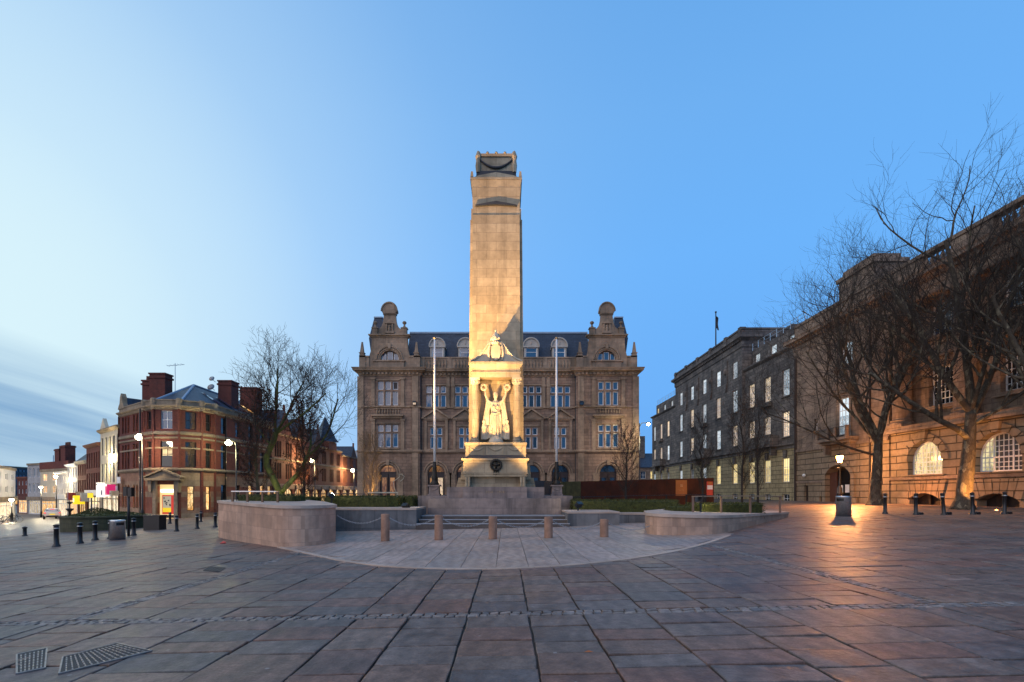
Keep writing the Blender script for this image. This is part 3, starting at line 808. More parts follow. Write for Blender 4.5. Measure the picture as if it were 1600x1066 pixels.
mb.lathe([(.26,9.86),(.3,9.98),(.22,10.06),(.28,10.16),(.24,10.32),(.13,10.48),(.05,10.6),(.07,10.66),(.01,10.76)], (CX, yn-.1, 0), 12)
for k in range(8):
    a = 2*math.pi*k/8; mb.ball((CX+.25*math.cos(a), yn-.1+.25*math.sin(a), 10.2), .07, 6, 1.3)
mb.build('crowned_shield', M_carv, mon)
# carved Victory holding up two wreaths, grown as one voxel-joined surface
mb = MB()
def robe(mb, c, zs, n=44, folds=9, seed=0, depth=.55):
    rr = random.Random(seed); ph = [rr.uniform(0, 6.28) for _ in range(4)]
    vs = []; fs = []
    for z, w, fold, dx in zs:
        for k in range(n):
            a = 2*math.pi*k/n
            f = 1 + fold*(math.sin(folds*a+ph[0]+z*.9)*.6+math.sin((folds*2+1)*a+ph[1]-z*1.7)*.35)
            vs.append((c[0]+dx+w*math.cos(a)*f, c[1]+w*depth*math.sin(a)*f, z))
    for i in range(len(zs)-1):
        for k in range(n): fs.append((i*n+k, i*n+(k+1) % n, (i+1)*n+(k+1) % n, (i+1)*n+k))
    fs.append(list(range(n-1,-1,-1))); fs.append([(len(zs)-1)*n+k for k in range(n)]); mb.add(vs, fs)
cy = 27.62; fx = CX-.03
robe(mb, (fx, cy), [(4.66,.40,.30,0),(4.9,.35,.32,0),(5.4,.31,.28,.01),(5.8,.32,.24,.02),(6.02,.31,.17,.01),(6.08,.25,.12,.01),(6.3,.25,.14,0),(6.5,.29,.12,0),(6.68,.29,.07,0),(6.8,.15,.02,0),(6.86,.09,0,0)], 72, 9, 3)
for k in range(11):                                     # crisp hanging folds, breastplate and sash
    f = (k-5)/5; x0 = fx+f*.20; x1 = fx+f*(.40+.03*(k%2)); yy = cy-.20+.13*f*f
    mb.tube([(x0, yy+.02, 6.02), (fx+f*.27, yy-.02, 5.6), (fx+f*.33+(.02 if k%2 else -.02), yy-.015-.03*(k%2), 5.1), (x1, yy-.03*(k%2), 4.67)], [.016,.03,.036,.045 if k%2 else .03], 7)
for s in (-1, 1): mb.ball((fx+s*.11, cy-.15, 6.46), .10, 10, .9)
mb.tube([(fx-.26, cy-.14, 6.1), (fx, cy-.20, 6.05), (fx+.26, cy-.14, 6.12)], [.035,.045,.035], 7)
mb.tube([(fx-.27, cy-.06, 6.66), (fx-.05, cy-.19, 6.35), (fx+.2, cy-.18, 6.1)], [.03,.035,.03], 7)
mb.box(fx-.035, fx+.035, cy-.30, cy-.2, 4.7, 5.95, tx=.005)
mb.tube([(fx, cy, 6.82), (fx, cy-.02, 7.0)], [.085,.08], 10)
mb.lathe([(.04,-.17),(.10,-.13),(.125,-.02),(.135,.06),(.115,.14),(.05,.19)], (fx, cy-.03, 7.12), 14)
mb.ball((fx, cy-.165, 7.10), .03, 6, 1.3); mb.ball((fx, cy+.03, 7.26), .10, 8, .7)
for s in (-1, 1):
    mb.tube([(fx+s*.22, cy, 6.68), (fx+s*.42, cy-.06, 6.78), (fx+s*.56, cy-.1, 7.12), (fx+s*.6, cy-.12, 7.38)], [.10,.085,.065,.05], 10)
    for k in range(4): mb.tube([(fx+s*.6+(k-1.5)*.03, cy-.13, 7.36), (fx+s*.6+(k-1.5)*.035, cy-.16, 7.46), (fx+s*.6+(k-1.5)*.03, cy-.2, 7.5)], [.022,.022,.016], 6)
    wcx = fx+s*.66
    mb.tube([(wcx+.15*math.sin(2*math.pi*i/16), cy-.16, 7.56+.15*math.cos(2*math.pi*i/16)) for i in range(17)], [.062+.01*(i % 2) for i in range(17)], 8, True)
    # sleeve drapery falling from the raised arms to the hem
    for j, (x0, x1, x2, r) in enumerate(((.40,.50,.58,.11),(.50,.58,.66,.09),(.34,.44,.50,.12),(.30,.40,.44,.12))):
        mb.tube([(fx+s*x0, cy-.02*j, 6.8-.04*j), (fx+s*x1, cy+.04, 6.2), (fx+s*(x2-.03), cy+.02, 5.8), (fx+s*x2, cy+.08, 5.4), (fx+s*(x2+.03), cy+.02, 4.62)], [r*.45, r*.62, r*.8, r*.6, r*.85], 9)
    # smaller attendant figure at each side
    ax = fx+s*.66
    robe(mb, (ax, cy-.02), [(4.6,.17,.15,0),(5.0,.16,.14,0),(5.35,.15,.08,0),(5.5,.08,0,0)], 24, 5, 7+s)
    mb.ball((ax, cy-.06, 5.62), .10, 10, 1.2)
    mb.tube([(ax, cy-.05, 5.4), (ax-s*.12, cy-.15, 5.25), (ax-s*.05, cy-.2, 5.05)], [.05,.045,.035], 8)
o = mb.build('carved_figure', M_carv, mon, True)
md = o.modifiers.new('join', 'REMESH'); md.mode = 'VOXEL'; md.voxel_size = .0125; md.use_smooth_shade = True
mb = MB()
mb.lathe([(.42,4.34),(.42,4.46),(.36,4.62),(.28,4.66),(.22,4.72),(.1,4.78)], (CX, 27.4, 0), 14)
mb.build('figure_plinth', M_carv, mon)
# worn gilt lettering cut in the plinth and the platform
M_gilt = plain('worn_gilt', (.42,.29,.16), .6, 0, .4, 12, .1)
def text(body, size, M, mat, name, parent, ext=.003, align='CENTER'):
    cu = bpy.data.curves.new(name, 'FONT'); cu.body = body; cu.size = size; cu.extrude = ext; cu.align_x = align; cu.resolution_u = 2
    cu.materials.append(mat); t = bpy.data.objects.new('lettering_tmp', cu); COL.objects.link(t)
    me = bpy.data.meshes.new_from_object(t.evaluated_get(bpy.context.evaluated_depsgraph_get())); bpy.data.objects.remove(t)
    return link(name, me, parent, M)
VERT = Matrix.Rotation(rad(90), 4, 'X')
text('1914    1918', .19, Matrix.Translation((CX, 24.945, 1.54)) @ VERT, M_gilt, 'inscription', mon, .004)

# flagpoles on carved pedestals, left and right of the shaft
def flagpole(x, label, y=27.2):
    t = thing('flagpole', label, 'flagpole', (x, y, 1.40), group='flagpoles beside the memorial')
    mb = MB(); mb.box(x-.33, x+.33, y-.33, y+.33, 1.40, 1.50); mb.box(x-.29, x+.29, y-.29, y+.29, 1.50, 1.92, taper=.02); mb.box(x-.34, x+.34, y-.34, y+.34, 1.92, 2.0)
    mb.tube([(x-.22+.44*i/6, y-.29, 1.84-.14*(1-((i-3)/3)**2)) for i in range(7)], .025, 6)
    mb.build('pedestal', M_cenlow, t)
    mb = MB(); mb.lathe([(.27,2.0),(.25,2.1),(.17,2.2),(.15,2.3),(.19,2.4),(.14,2.5),(.12,2.9),(.13,2.98),(.105,3.04),(.10,3.3)], (x, y, 0), 14); mb.build('bronze_base', M_iron, t, True)
    mb = MB(); mb.lathe([(.068,3.28),(.062,6),(.045,10.2)], (x, y, 0), 12); mb.build('pole', M_white, t, True)
    mb = MB(); mb.ball((x, y, 10.27), .085, 10, .8); mb.build('finial', M_bufftrim, t, True)
flagpole((679-VX)/F*27.2, 'white flagpole in front of the bay with the lit fanlight doorway')
flagpole((869.5-VX)/F*27.2, 'white flagpole nearer the rust coloured hoarding')

# short round stone posts and the chain slung between them
M_post = plain('sandstone_post', (.36,.205,.135), .8, 0, .4, 3, .3, .3)
posts = []
LB = ['tallest round stone post, first in the row from the high curved planter', 'round stone post before the flank of the memorial steps', 'round stone post straight in front of the memorial', 'round stone post, fourth in the row from the high curved planter', 'shortest round stone post, beside the low curved planter']
for i, (px, pt, pb) in enumerate(((602,803,846),(685.5,804.5,844),(770,806.5,842),(857,807.5,840.5),(944,811,839))):
    d = 16.5 - .02*i; b = P(px, pb, d); tp = P(px, pt, d); g = GZ(b.x, d); r = .145
    mb = MB(); mb.lathe([(r*1.03, g-.03), (r, g+.05), (r*.98, tp.z-.03), (r*.9, tp.z-.006), (r*.5, tp.z)], (b.x, d, 0), 24)
    o = mb.build('stone_post', M_post, None, True); tag(o, LB[i], 'bollard', 'stone posts on the pale apron'); posts.append((b.x, d, tp.z-.13))
M_chain = plain('galvanised_chain', (.36,.37,.38), .4, .6, .2, 9, .1)
pts = [(-5.95,17.0,.78)]+posts+[(5.3,17.2,.5)]
CL = ['chain from the high curved planter to the tallest stone post', 'chain between the tallest stone post and its neighbour', 'chain slung beside the middle post towards the high planter', 'chain slung beside the middle post towards the low planter', 'chain before the shortest stone post, sagging nearly to the slabs', 'chain from the shortest stone post to the low planter']
for i, (a, b) in enumerate(zip(pts[:-1], pts[1:])):
    a = Vector(a); b = Vector(b); dr = (b-a).normalized(); a = a+dr*(.14 if i else 0); b = b-dr*(.14 if i < len(pts)-2 else 0)
    mb = MB(); n = 30
    line = [a.lerp(b, k/n)-Vector((0,0,.24*(1-((k-n/2)/(n/2))**2))) for k in range(n+1)]
    for k in range(n):
        p, q = line[k], line[k+1]; m = (p+q)/2; e = (q-p)*.62; w = Vector((0,0,1)).cross(e).normalized()*.018 if k % 2 else Vector((0,0,.018))
        mb.tube([m-e+w*.0, m-e*.6+w, m+e*.6+w, m+e], .0075, 5, False); mb.tube([m-e, m-e*.6-w, m+e*.6-w, m+e], .0075, 5, False)
    o = mb.build('chain', M_chain); tag(o, CL[i], 'chain', 'chains between the stone posts')

# curved stone planters
def planter(name, label, outer, inner, top, mats):
    """outer / inner: plan polylines that together close the outline, top(x, y) gives the coping height"""
    t = thing('planter', label, 'planter', (outer[0][0], outer[0][1], GZ(*outer[0])))
    poly = outer+inner
    mb = MB(); mb.plan(poly, lambda x, y: GZ(x, y)-.2, lambda x, y: top(x, y)-.10); mb.build('planter_wall', mats[0], t)
    c = [Vector(p) for p in poly]; n = len(c); cen = sum(c, Vector((0,0)))/n
    big = []
    for i in range(n):
        a, b, d = c[i-1], c[i], c[(i+1) % n]
        t1 = (b-a).normalized(); t2 = (d-b).normalized(); nn = Vector((t1.y+t2.y, -t1.x-t2.x))
        nn = nn.normalized() if nn.length > 1e-6 else Vector((0,0)); big.append(tuple(b+nn*.045))
    mb = MB(); mb.plan(big, lambda x, y: top(x, y)-.10, top); mb.build('coping', mats[1], t)
    return t
LO = smooth([(-12.3,20.9),(-12.0,20.2),(-9.6,17.6),(-8.2,16.2),(-7.4,15.42),(-6.95,15.2),(-6.4,15.35),(-6.03,15.85),(-5.86,16.6)], 5)
LI = [(-6.35,17.7),(-7.9,20.9),(-9.7,23.6),(-12.9,24.6)]
planter('p', 'tall curved planter of pinkish stone blocks by the bollards', LO, LI, lambda x, y: 1.17+.012*(-6-x), (M_redpost, M_coping))
RO = smooth([(5.05,17.3),(5.2,16.7),(5.8,16.45),(6.6,16.5),(7.6,17.0),(9.7,19.35),(12.2,22.3),(14.7,25.2)], 5)
RI = [(14.9,26.5),(12,27.5),(8,24),(5.6,19.5)]
planter('p', 'low curved planter of buff stone tapering away beside the open square', RO, RI, lambda x, y: .86-.030*max(0, x-5.1), (M_redpost, M_coping))
# inner planters behind, dark dressed stone
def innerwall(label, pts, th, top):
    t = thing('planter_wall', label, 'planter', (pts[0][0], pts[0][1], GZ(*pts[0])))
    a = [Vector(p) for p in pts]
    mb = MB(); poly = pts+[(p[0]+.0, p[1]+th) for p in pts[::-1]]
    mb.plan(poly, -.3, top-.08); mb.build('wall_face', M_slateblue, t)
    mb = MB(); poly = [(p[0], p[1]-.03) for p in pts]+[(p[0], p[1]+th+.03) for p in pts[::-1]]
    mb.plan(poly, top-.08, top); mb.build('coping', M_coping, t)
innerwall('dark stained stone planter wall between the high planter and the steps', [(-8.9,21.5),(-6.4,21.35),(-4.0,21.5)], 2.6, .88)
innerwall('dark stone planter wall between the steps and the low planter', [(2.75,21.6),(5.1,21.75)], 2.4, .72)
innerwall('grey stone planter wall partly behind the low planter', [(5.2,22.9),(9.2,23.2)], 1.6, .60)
# ------------------------------------------------------------------ the old post office behind the memorial
PD = 53.5; K = PD/F; PX = (778.5-VX)*K
def pu(px): return (px-778.5)*K
def pz(py): return EYE-(py-HY)*K
po = thing('post_office', 'large symmetrical stone building with twin scrolled gables behind the cenotaph', 'building', (PX, PD, 0))
FP = frame(PX, PD, 0)
ZB = -1.2; ZC = pz(583); ZP = pz(558)
# openings -----------------------------------------------------------
pav = []; main = []
W3 = [(0,0)]
def lights(mbops, cu, n, lw, gap, za, zm, zt, arr):
    x0 = cu-(n*lw+(n-1)*gap)/2
    for i in range(n):
        a = x0+i*(lw+gap)
        for (p, q) in ((za, zm-.09), (zm+.09, zt)):
            mbops.append((a, a+lw, p, q)); arr.append((a+lw/2, p, lw, q-p))
wins_p = []; wins_m = []
cpav = pu(607.8)
for s in (-1, 1):
    c = s*abs(cpav)
    lights(pav, c, 3, .60, .20, pz(634.5), pz(611.5), pz(597.5), wins_p)
    lights(pav, c, 3, .60, .20, pz(699.5), pz(676.5), pz(664.5), wins_p)
    pav.append((c-.92, c+.92, ZB, pz(727), .92))
mc = [pu(681.5), pu(726.5), -pu(726.5), -pu(681.5), 0]
for c in mc:
    lights(main, c, 3, .60, .19, pz(636.5), pz(615.5), pz(603.5), wins_m)
    lights(main, c, 2, .56, .20, pz(701), pz(681), pz(668), wins_m)
    main.append((c-.93, c+.93, ZB, pz(727), .93))
UP = pu(563.5); UM = pu(657.5)
PJ = -.45       # how far the end pavilions stand forward
mb = MB(FP)
for s in (-1, 1):
    a, b = (UP, UM) if s < 0 else (-UM, -UP)
    wall(mb, a, b, ZB, ZC, [o for o in pav if a < o[0] < b], .28, PJ)
    # returns of the pavilion
    mb.add([(a,PJ,ZB),(a,22,ZB),(a,22,ZC),(a,PJ,ZC)], [(0,1,2,3)] if s > 0 else [(3,2,1,0)])
    mb.add([(b,PJ,ZB),(b,22,ZB),(b,22,ZC),(b,PJ,ZC)], [(0,1,2,3)])
wall(mb, UM, -UM, ZB, ZC, main, .28, 0)
mb.add([(UP,22,ZB),(-UP,22,ZB),(-UP,22,ZC),(UP,22,ZC)], [(3,2,1,0)])
mb.build('wall', M_po, po)
# flat lead behind parapets keeps the roof closed
mb = MB(FP); mb.add([(UP,PJ,ZC),(-UP,PJ,ZC),(-UP,22,ZC),(UP,22,ZC)], [(0,1,2,3)]); mb.build('roof_gutter', M_lead, po)
# bands, cornices
def band(mb, z, prof):
    P_ = [(UP, 3), (UP, PJ), (UM, PJ), (UM, 0), (-UM, 0), (-UM, PJ), (-UP, PJ), (-UP, 3)]
    mb.sweep(P_, [(-.05, z+prof[0][1])]+[(o, z+d) for o, d in prof]+[(-.05, z+prof[-1][1])])
mb = MB(FP)
band(mb, pz(589.5), [(.05,0),(.10,.1),(.16,.22),(.16,.34),(.42,.5),(.60,.56),(.60,.66),(.68,.78),(.70,.86)])
n = int((UM-UP)/.42)
for s in (-1, 1):
    for i in range(n): 
        u = s*(abs(UM)+.25+i*.42); mb.box(u-.1, u+.1, PJ-.36, PJ, pz(587.2), pz(584.5))
for i in range(int(2*abs(UM)/.42)):
    u = UM+.2+i*.42; mb.box(u-.1, u+.1, -.36, 0, pz(587.2), pz(584.5))
mb.build('cornice', M_potrim, po)
mb = MB(FP)
band(mb, pz(638.8), [(.05,0),(.16,.07),(.16,.17),(.05,.22)]); band(mb, pz(709), [(.05,0),(.2,.12),(.24,.2),(.24,.32),(.06,.4)])
band(mb, pz(743), [(.03,0),(.1,.05),(.1,.18),(.02,.24)]) if False else None
mb.build('string_course', M_potrim, po)
# parapets with pedestals
mb = MB(FP)
for s in (-1, 1):
    a, b = (UP, UM) if s < 0 else (-UM, -UP)
    cg = s*abs(pu(610))
    for e0, e1 in ((a, cg-2.2), (cg+2.2, b)): mb.box(e0+.06, e1-.02, PJ-.05, PJ+.35, ZC+.2, ZP-.16); mb.box(e0, e1, PJ-.12, PJ+.42, ZP-.16, ZP)
    for e in (a+.35, b-.35): mb.box(e-.35, e+.35, PJ-.12, PJ+.5, ZC+.2, ZP+.05)
mb.box(UM, -UM, .02, .35, ZC+.2, ZP-.16); mb.box(UM, -UM, -.07, .42, ZP-.16, ZP)
k = [UM+.2]+[c+d for c in sorted(mc) for d in (-1.5, 1.5)]+[-UM-.2]; kk = []
for u in k:
    if not kk or u-kk[-1] > .5: kk.append(u)
for u in kk: mb.box(u-.22, u+.22, -.05, .4, ZC+.21, ZP-.15)
mb.build('parapet', M_potrim, po)
mb = MB(FP)
for c in sorted(mc):
    for i in range(7):
        u = c-1.08+i*.36; mb.lathe([(.08,ZC+.35),(.05,ZC+.55),(.12,ZC+.95),(.06,ZC+1.25),(.09,ZC+1.4)], (u, -.02, 0), 8)
o = mb.build('parapet_balusters', M_potrim, po); o['kind'] = 'stuff'
# mansard roof with flat top
mb = MB(FP)
zr = pz(514.5)*1.0+.4
UR = pu(633)
mb.add([(UR,.45,ZC+.3),(-UR,.45,ZC+.3),(-UR,2.6,zr),(UR,2.6,zr),(UR,12,zr),(-UR,12,zr),(UR,12,ZC),(-UR,12,ZC)], [(0,1,2,3),(3,2,5,4),(0,3,4,6),(1,7,5,2)])
mb.build('roof', M_slate, po)
mb = MB(FP); mb.box(UR, -UR, 2.5, 2.75, zr-.05, zr+.14); mb.build('ridge_lead', M_lead, po)
# dormers
for c in (pu(682), pu(726.5), -pu(726.5), -pu(682)):
    z0, z1, zt = pz(558)-.1, pz(540.5), pz(527)
    mb = MB(FP); w = .62
    for q in (-w-.17, w): mb.box(c+q, c+q+.17, .62, 2.2, z0, z1)
    mb.box(c-w-.3, c+w+.3, .5, 2.4, z1, z1+.14)
    ap = archpts(c-w-.2, c+w+.2, z1+.14, .82, 14); mb.prism([(c-w-.2, z1+.14)]+ap[1:-1]+[(c+w+.2, z1+.14)], .66, 2.8)
    ap2 = archpts(c-w-.27, c+w+.27, z1+.14, .92, 14)
    for a, b in zip(ap2[:-1], ap2[1:]): mb.tube([(a[0],.58,a[1]),(b[0],.58,b[1])], .09, 6)
    mb.tube([(c, .62, z1+.35), (c, .62, z1+.75)], .06, 6)
    d = mb.build('dormer', M_white if False else plain('dormer_stone', (.50,.44,.36), .8), po)
    window(d, FP, c, z0, 1.24, z1-z0, M_glass, M_white, 0, (), (.62,), .05, .07, .72)
# pavilion gables ----------------------------------------------------------
for s in (-1, 1):
    c = s*abs(pu(610)); yg = PJ+.05
    g = MB(FP)
    z0, z1 = ZC+.2, pz(529.5)
    hw = 1.95
    # lower stage with flared foot and arched opening
    zaw = pz(563.5); r = 1.02
    half = [(hw+.30, z0+1.5),(hw+.24, z0+1.7),(hw+.1, z0+2.2),(hw+.04, z0+2.8),(hw, z1)]
    ap = archpts(c-r, c+r, zaw, r, 14)
    left = [(c-hw-.30, z0)]+[(c-a, b) for a, b in half]+[(c, z1), (c, zaw+r)]+[p for p in ap[:7]][::-1]+[(c-r, z0+1.1),(c, z0+1.1),(c, z0)]
    right = [(2*c-a, b) for a, b in left][::-1]
    for poly in (left, right): g.prism(poly, yg, yg+.5)
    gp = g.build('gable', M_potrim, po)
    g = MB(FP)
    ap3 = archpts(c-1.42, c+1.42, zaw-.0, 1.42, 18)
    for rr, y_, tk in ((1.42, yg-.04, .1), (1.2, yg-.02, .07)):
        a3 = archpts(c-rr, c+rr, zaw, rr, 18)
        for a, b in zip(a3[:-1], a3[1:]): g.tube([(a[0],y_,a[1]),(b[0],y_,b[1])], tk, 6)
    g.box(c-.14, c+.14, yg-.2, yg+.1, zaw+1.15, zaw+1.72, tx=-.03)
    g.box(c-1.75, c+1.75, yg-.3, yg, z0+.92, z0+1.08); g.box(c-1.62, c+1.62, yg-.16, yg, z0+.1, z0+.92)
    g.build('arch_moulding', M_potrim, gp)
    # three-light arched window
    fx = frame(0,0,0)
    for k in (-1, 0, 1):
        w = .56; h = (r-.12) if k == 0 else (r-.20)
        window(gp, FP, c+k*.68, zaw, w if k == 0 else .5, h if k == 0 else h-.12, M_glass, M_white, 0 if k == 0 else .001, (), (), .04, .05, yg+.30)
    g = MB(FP); g.box(c-r-.1, c+r+.1, yg+.42, yg+.48, z0+1.09, zaw+r+.02); g.build('window_back', M_po, gp)
    g = MB(FP)
    g.sweep([(c-hw-.02, yg+.5),(c-hw-.02, yg),(c+hw+.02, yg),(c+hw+.02, yg+.5)], [(-.2,z1-.05),(.06,z1),(.12,z1+.12),(.3,z1+.2),(.3,z1+.32),(-.2,z1+.34)])
    g.build('gable_cornice', M_potrim, gp)
    # upper stage: concave shoulders up to a hooded cap
    zu = z1+.3; zt = pz(492)
    sh = [(1.66, zu),(1.66, pz(515.5)),(1.15, pz(515.2)),(.92, pz(512)),(.78, pz(507.5)),(.70, pz(502)),(.64, zt)]
    g = MB(FP)
    g.prism([(c-a, b) for a, b in sh]+[(c+a, b) for a, b in sh[::-1]], yg+.06, yg+.46)
    g.box(c-.72, c+.72, yg-.06, yg+.55, pz(493.5), pz(491)); 
    cap = archpts(c-.86, c+.86, pz(489), .95, 14)
    g.prism([(c-.62, pz(492)), (c-.86, pz(489))]+cap[1:-1]+[(c+.86, pz(489)), (c+.62, pz(492))], yg-.14, yg+.6)
    for a, b in zip(cap[:-1], cap[1:]): g.tube([(a[0],yg-.16,a[1]),(b[0],yg-.16,b[1])], .09, 6)
    g.build('gable_crest', M_potrim, gp)
    g = MB(FP)      # niche with pediment and figure bust
    g.box(c-.4, c-.26, yg-.1, yg+.1, pz(519.5), pz(508)); g.box(c+.26, c+.4, yg-.1, yg+.1, pz(519.5), pz(508))
    g.box(c-.5, c+.5, yg-.16, yg+.1, pz(523), pz(519.5))
    g.prism([(c-.5, pz(508)),(c+.5, pz(508)),(c, pz(501.5))], yg-.16, yg+.1)
    g.lathe([(.16,pz(519.5)),(.2,pz(516)),(.1,pz(513.8)),(.14,pz(512)),(.04,pz(510))], (c, yg-.02, 0), 10)
    g.build('niche', M_potrim, gp)
    for q in (-1, 1):
        x = c+q*1.6
        g = MB(FP); g.box(x-.28, x+.28, yg-.1, yg+.5, zu, pz(515)); g.box(x-.36, x+.36, yg-.16, yg+.56, pz(515.3), pz(514))
        g.lathe([(.3,pz(514)),(.12,pz(511)),(.08,pz(508.6)),(.2,pz(507)),(.24,pz(505.4)),(.16,pz(503.6)),(.02,pz(502.8))], (x, yg+.2, 0), 12)
        g.build('ball_finial', M_potrim, gp)
    for px_ in (567, 651.5):
        x = s*abs(pu(px_))
        g = MB(FP); g.box(x-.24, x+.24, PJ-.02, PJ+.46, ZP, pz(553)); g.box(x-.3, x+.3, PJ-.08, PJ+.52, pz(553.4), pz(552.6))
        g.box(x-.2, x+.2, PJ+.02, PJ+.42, pz(552.6), pz(538), taper=.11); g.ball((x, PJ+.22, pz(537)), .12, 8)
        g.build('obelisk_finial', M_potrim, gp)
    # steep slated turret roof behind the outer shoulder
    xo, xi = s*abs(pu(570)), s*abs(pu(594)); to, ti = s*abs(pu(576)), s*abs(pu(589.3))
    g = MB(FP); ya = 2.2; zb, zt = ZC+.4, pz(495)+.7; zm = pz(527)+.4
    def slab(zl, zh, o0, i0, o1, i1, y0, y1, y2, y3):
        g.add([(o0,y0,zl),(i0,y0,zl),(i0,y3,zl),(o0,y3,zl),(o1,y1,zh),(i1,y1,zh),(i1,y2,zh),(o1,y2,zh)], [(0,1,5,4),(1,2,6,5),(2,3,7,6),(3,0,4,7),(4,5,6,7)])
    slab(zm, zt, xo, xi, to, ti, 1.6, 2.3, 9, 10); slab(zb, zm, xo+s*-.5, xi, xo, xi, 1.8, 1.6, 10, 9.8)
    g.build('turret_roof', M_slate, po)
    g = MB(FP); g.box(min(to,ti)-.03, max(to,ti)+.03, 2.2, 9.1, zt-.02, zt+.12); g.build('turret_lead', M_lead, po)
    # pavilion dressings: balustraded panel, ledge, side pilasters
    g = MB(FP); cc = s*abs(cpav)
    g.box(cc-1.75, cc+1.75, PJ-.42, PJ, pz(652), pz(649.6)); g.box(cc-1.55, cc+1.55, PJ-.2, PJ, pz(655), pz(652))
    g.box(cc-1.5, cc+1.5, PJ-.16, PJ, pz(649.6), pz(648.6)); g.box(cc-1.5, cc+1.5, PJ-.16, PJ, pz(640.6), pz(639.4))
    for i in range(9): g.lathe([(.07,pz(648.6)),(.04,pz(647.3)),(.1,pz(644.5)),(.05,pz(642)),(.07,pz(640.6))], (cc-1.2+i*.3, PJ-.08, 0), 6)
    g.build('window_balustrade', M_potrim, po)
    for q in (-1, 1):
        for za, zb_ in ((637.5, 592), (707, 656)):
            g = MB(FP)
            x = cc+q*1.62; g.box(x-.2, x+.2, PJ-.14, PJ, pz(za), pz(zb_)); g.box(x-.27, x+.27, PJ-.2, PJ, pz(zb_+3), pz(zb_)); g.box(x-.26, x+.26, PJ-.19, PJ, pz(za), pz(za-3))
            g.build('pilaster', M_potrim, po)
        g = MB(FP); x = cc+q*3.0; g.box(x-.34, x+.34, PJ-.12, PJ, pz(796), pz(590)); g.build('corner_pilaster', M_potrim, po)
    g = MB(FP)
    for w_, o_, a_, b_, nm in ((1.3,.1,596.2,594.4,'window_lintel'),(1.3,.14,663.2,661.6,'window_lintel'),(1.25,.18,637.6,635.6,'window_sill'),(1.3,.18,702.6,700.6,'window_sill')):
        g = MB(FP); g.box(cc-w_, cc+w_, PJ-o_, PJ, pz(a_), pz(b_)); g.build(nm, M_potrim, po)
    g = MB(FP); x = s*(abs(UM)+.0); g.tube([(x, PJ+.1 if False else -.12, ZB), (x, -.12, pz(588))], .09, 8); g.box(x-.16, x+.16, -.3, 0, pz(591), pz(586)); g.build('drainpipe', M_black, po)
# windows and doors
amber = random.Random(3)
for i, (u, z, w, h) in enumerate(wins_p): 
    m = M_glass
    if abs(u-pu(618.8)) < .15 and z > pz(612): m = M_timber
    window(po, FP, u, z, w, h, m, M_white, 0, (), (), .05, .085, PJ+.16)
for u, z, w, h in wins_m: window(po, FP, u, z, w, h, M_glassdk if (u > 2 and u < 6) else M_glass, M_white, 0, (), (), .05, .085, .16)
mb = MB(FP)
for c in mc:
    # aedicule round the first-floor windows and open pediment above
    for q in (-1, 1): mb.box(c+q*1.16-.14, c+q*1.16+.14, -.16, 0, pz(706), pz(657.5))
    mb.box(c-1.35, c+1.35, -.2, 0, pz(657.5), pz(655)); mb.box(c-.9, c+.9, -.1, 0, pz(666.6), pz(664.6))
    mb.box(c-1.0, c+1.0, -.2, 0, pz(704), pz(702))
    ped = [(c-1.5, pz(655)),(c+1.5, pz(655)),(c, pz(641))]
    mb.prism(ped, -.06, 0)
    for a, b in ((ped[0], ped[2]), (ped[2], ped[1])):
        dx, dz = b[0]-a[0], b[1]-a[1]; l = math.hypot(dx, dz); nx, nz = -dz/l*.16, dx/l*.16
        mb.prism([a, b, (b[0]+nx, b[1]+nz), (a[0]+nx, a[1]+nz)], -.34, .0)
    mb.box(c-1.62, c+1.62, -.30, 0, pz(655), pz(653.6))
    mb.box(c-1.2, c+1.2, -.13, 0, pz(602.6), pz(600.8)); mb.box(c-1.25, c+1.25, -.18, 0, pz(639), pz(637.2))
o = mb.build('window_pediments', M_potrim, po); o['kind'] = 'stuff'
mm = sorted(mc)
for a, b in list(zip(mm[:-1], mm[1:])):
    for q in (-.27, .27):
        u = (a+b)/2+q; mb = MB(FP)
        mb.box(u-.17, u+.17, -.13, 0, pz(638), pz(590)); mb.box(u-.22, u+.22, -.18, 0, pz(605), pz(601)); mb.box(u-.22, u+.22, -.18, 0, pz(638), pz(634)); mb.build('pilaster', M_potrim, po)
# ground floor arches
for c, y in [(x, 0) for x in mc]+[(-abs(cpav), PJ), (abs(cpav), PJ)]:
    mb = MB(FP); zs = pz(727)-.93
    for rr, tk in ((1.34, .1), (1.08, .09)):
        a3 = archpts(c-rr, c+rr, zs, rr, 18)
        for p, q in zip(a3[:-1], a3[1:]): mb.tube([(p[0],y-.03,p[1]),(q[0],y-.03,q[1])], tk, 6)
    mb.box(c-.16, c+.16, y-.2, y, zs+.92, zs+1.5, tx=-.05)
    for q in (-1, 1): mb.box(c+q*1.34-.38, c+q*1.34+.38, y-.1, y, zs-.14, zs+.06); mb.box(c+q*1.36-.3, c+q*1.36+.3, y-.07, y, ZB, zs-.14)
    mb.build('arch_surround', M_potrim, po)
    left = c < -8
    fan = window(po, FP, c, zs+.12, 1.78, .84, M_fan if c < 2 else M_glassdk, M_timber, .80, (.5,) if left else (), (), .05, .07, y+.2, 'fanlight')
    dz = zs+.06+1.0; 
    dr = MB(FP); dr.box(c-.92, c+.92, y+.2, y+.27, zs-.02, zs+.14); 
    for k in (-1, 1):
        dr.box(c+k*.46-.43, c+k*.46+.43, y+.22, y+.28, -.6, zs-.03)
    dd = dr.build('door', M_timber, po)
    for k in (-1, 1): window(dd, FP, c+k*.45, -.2, .62, zs-.2, M_lito if abs(c+6.9) < .3 and k > 0 else (M_fan if c < -3 else M_glassdk), M_timber, 0, (), (.35,), .06, .06, y+.15, 'door_light')
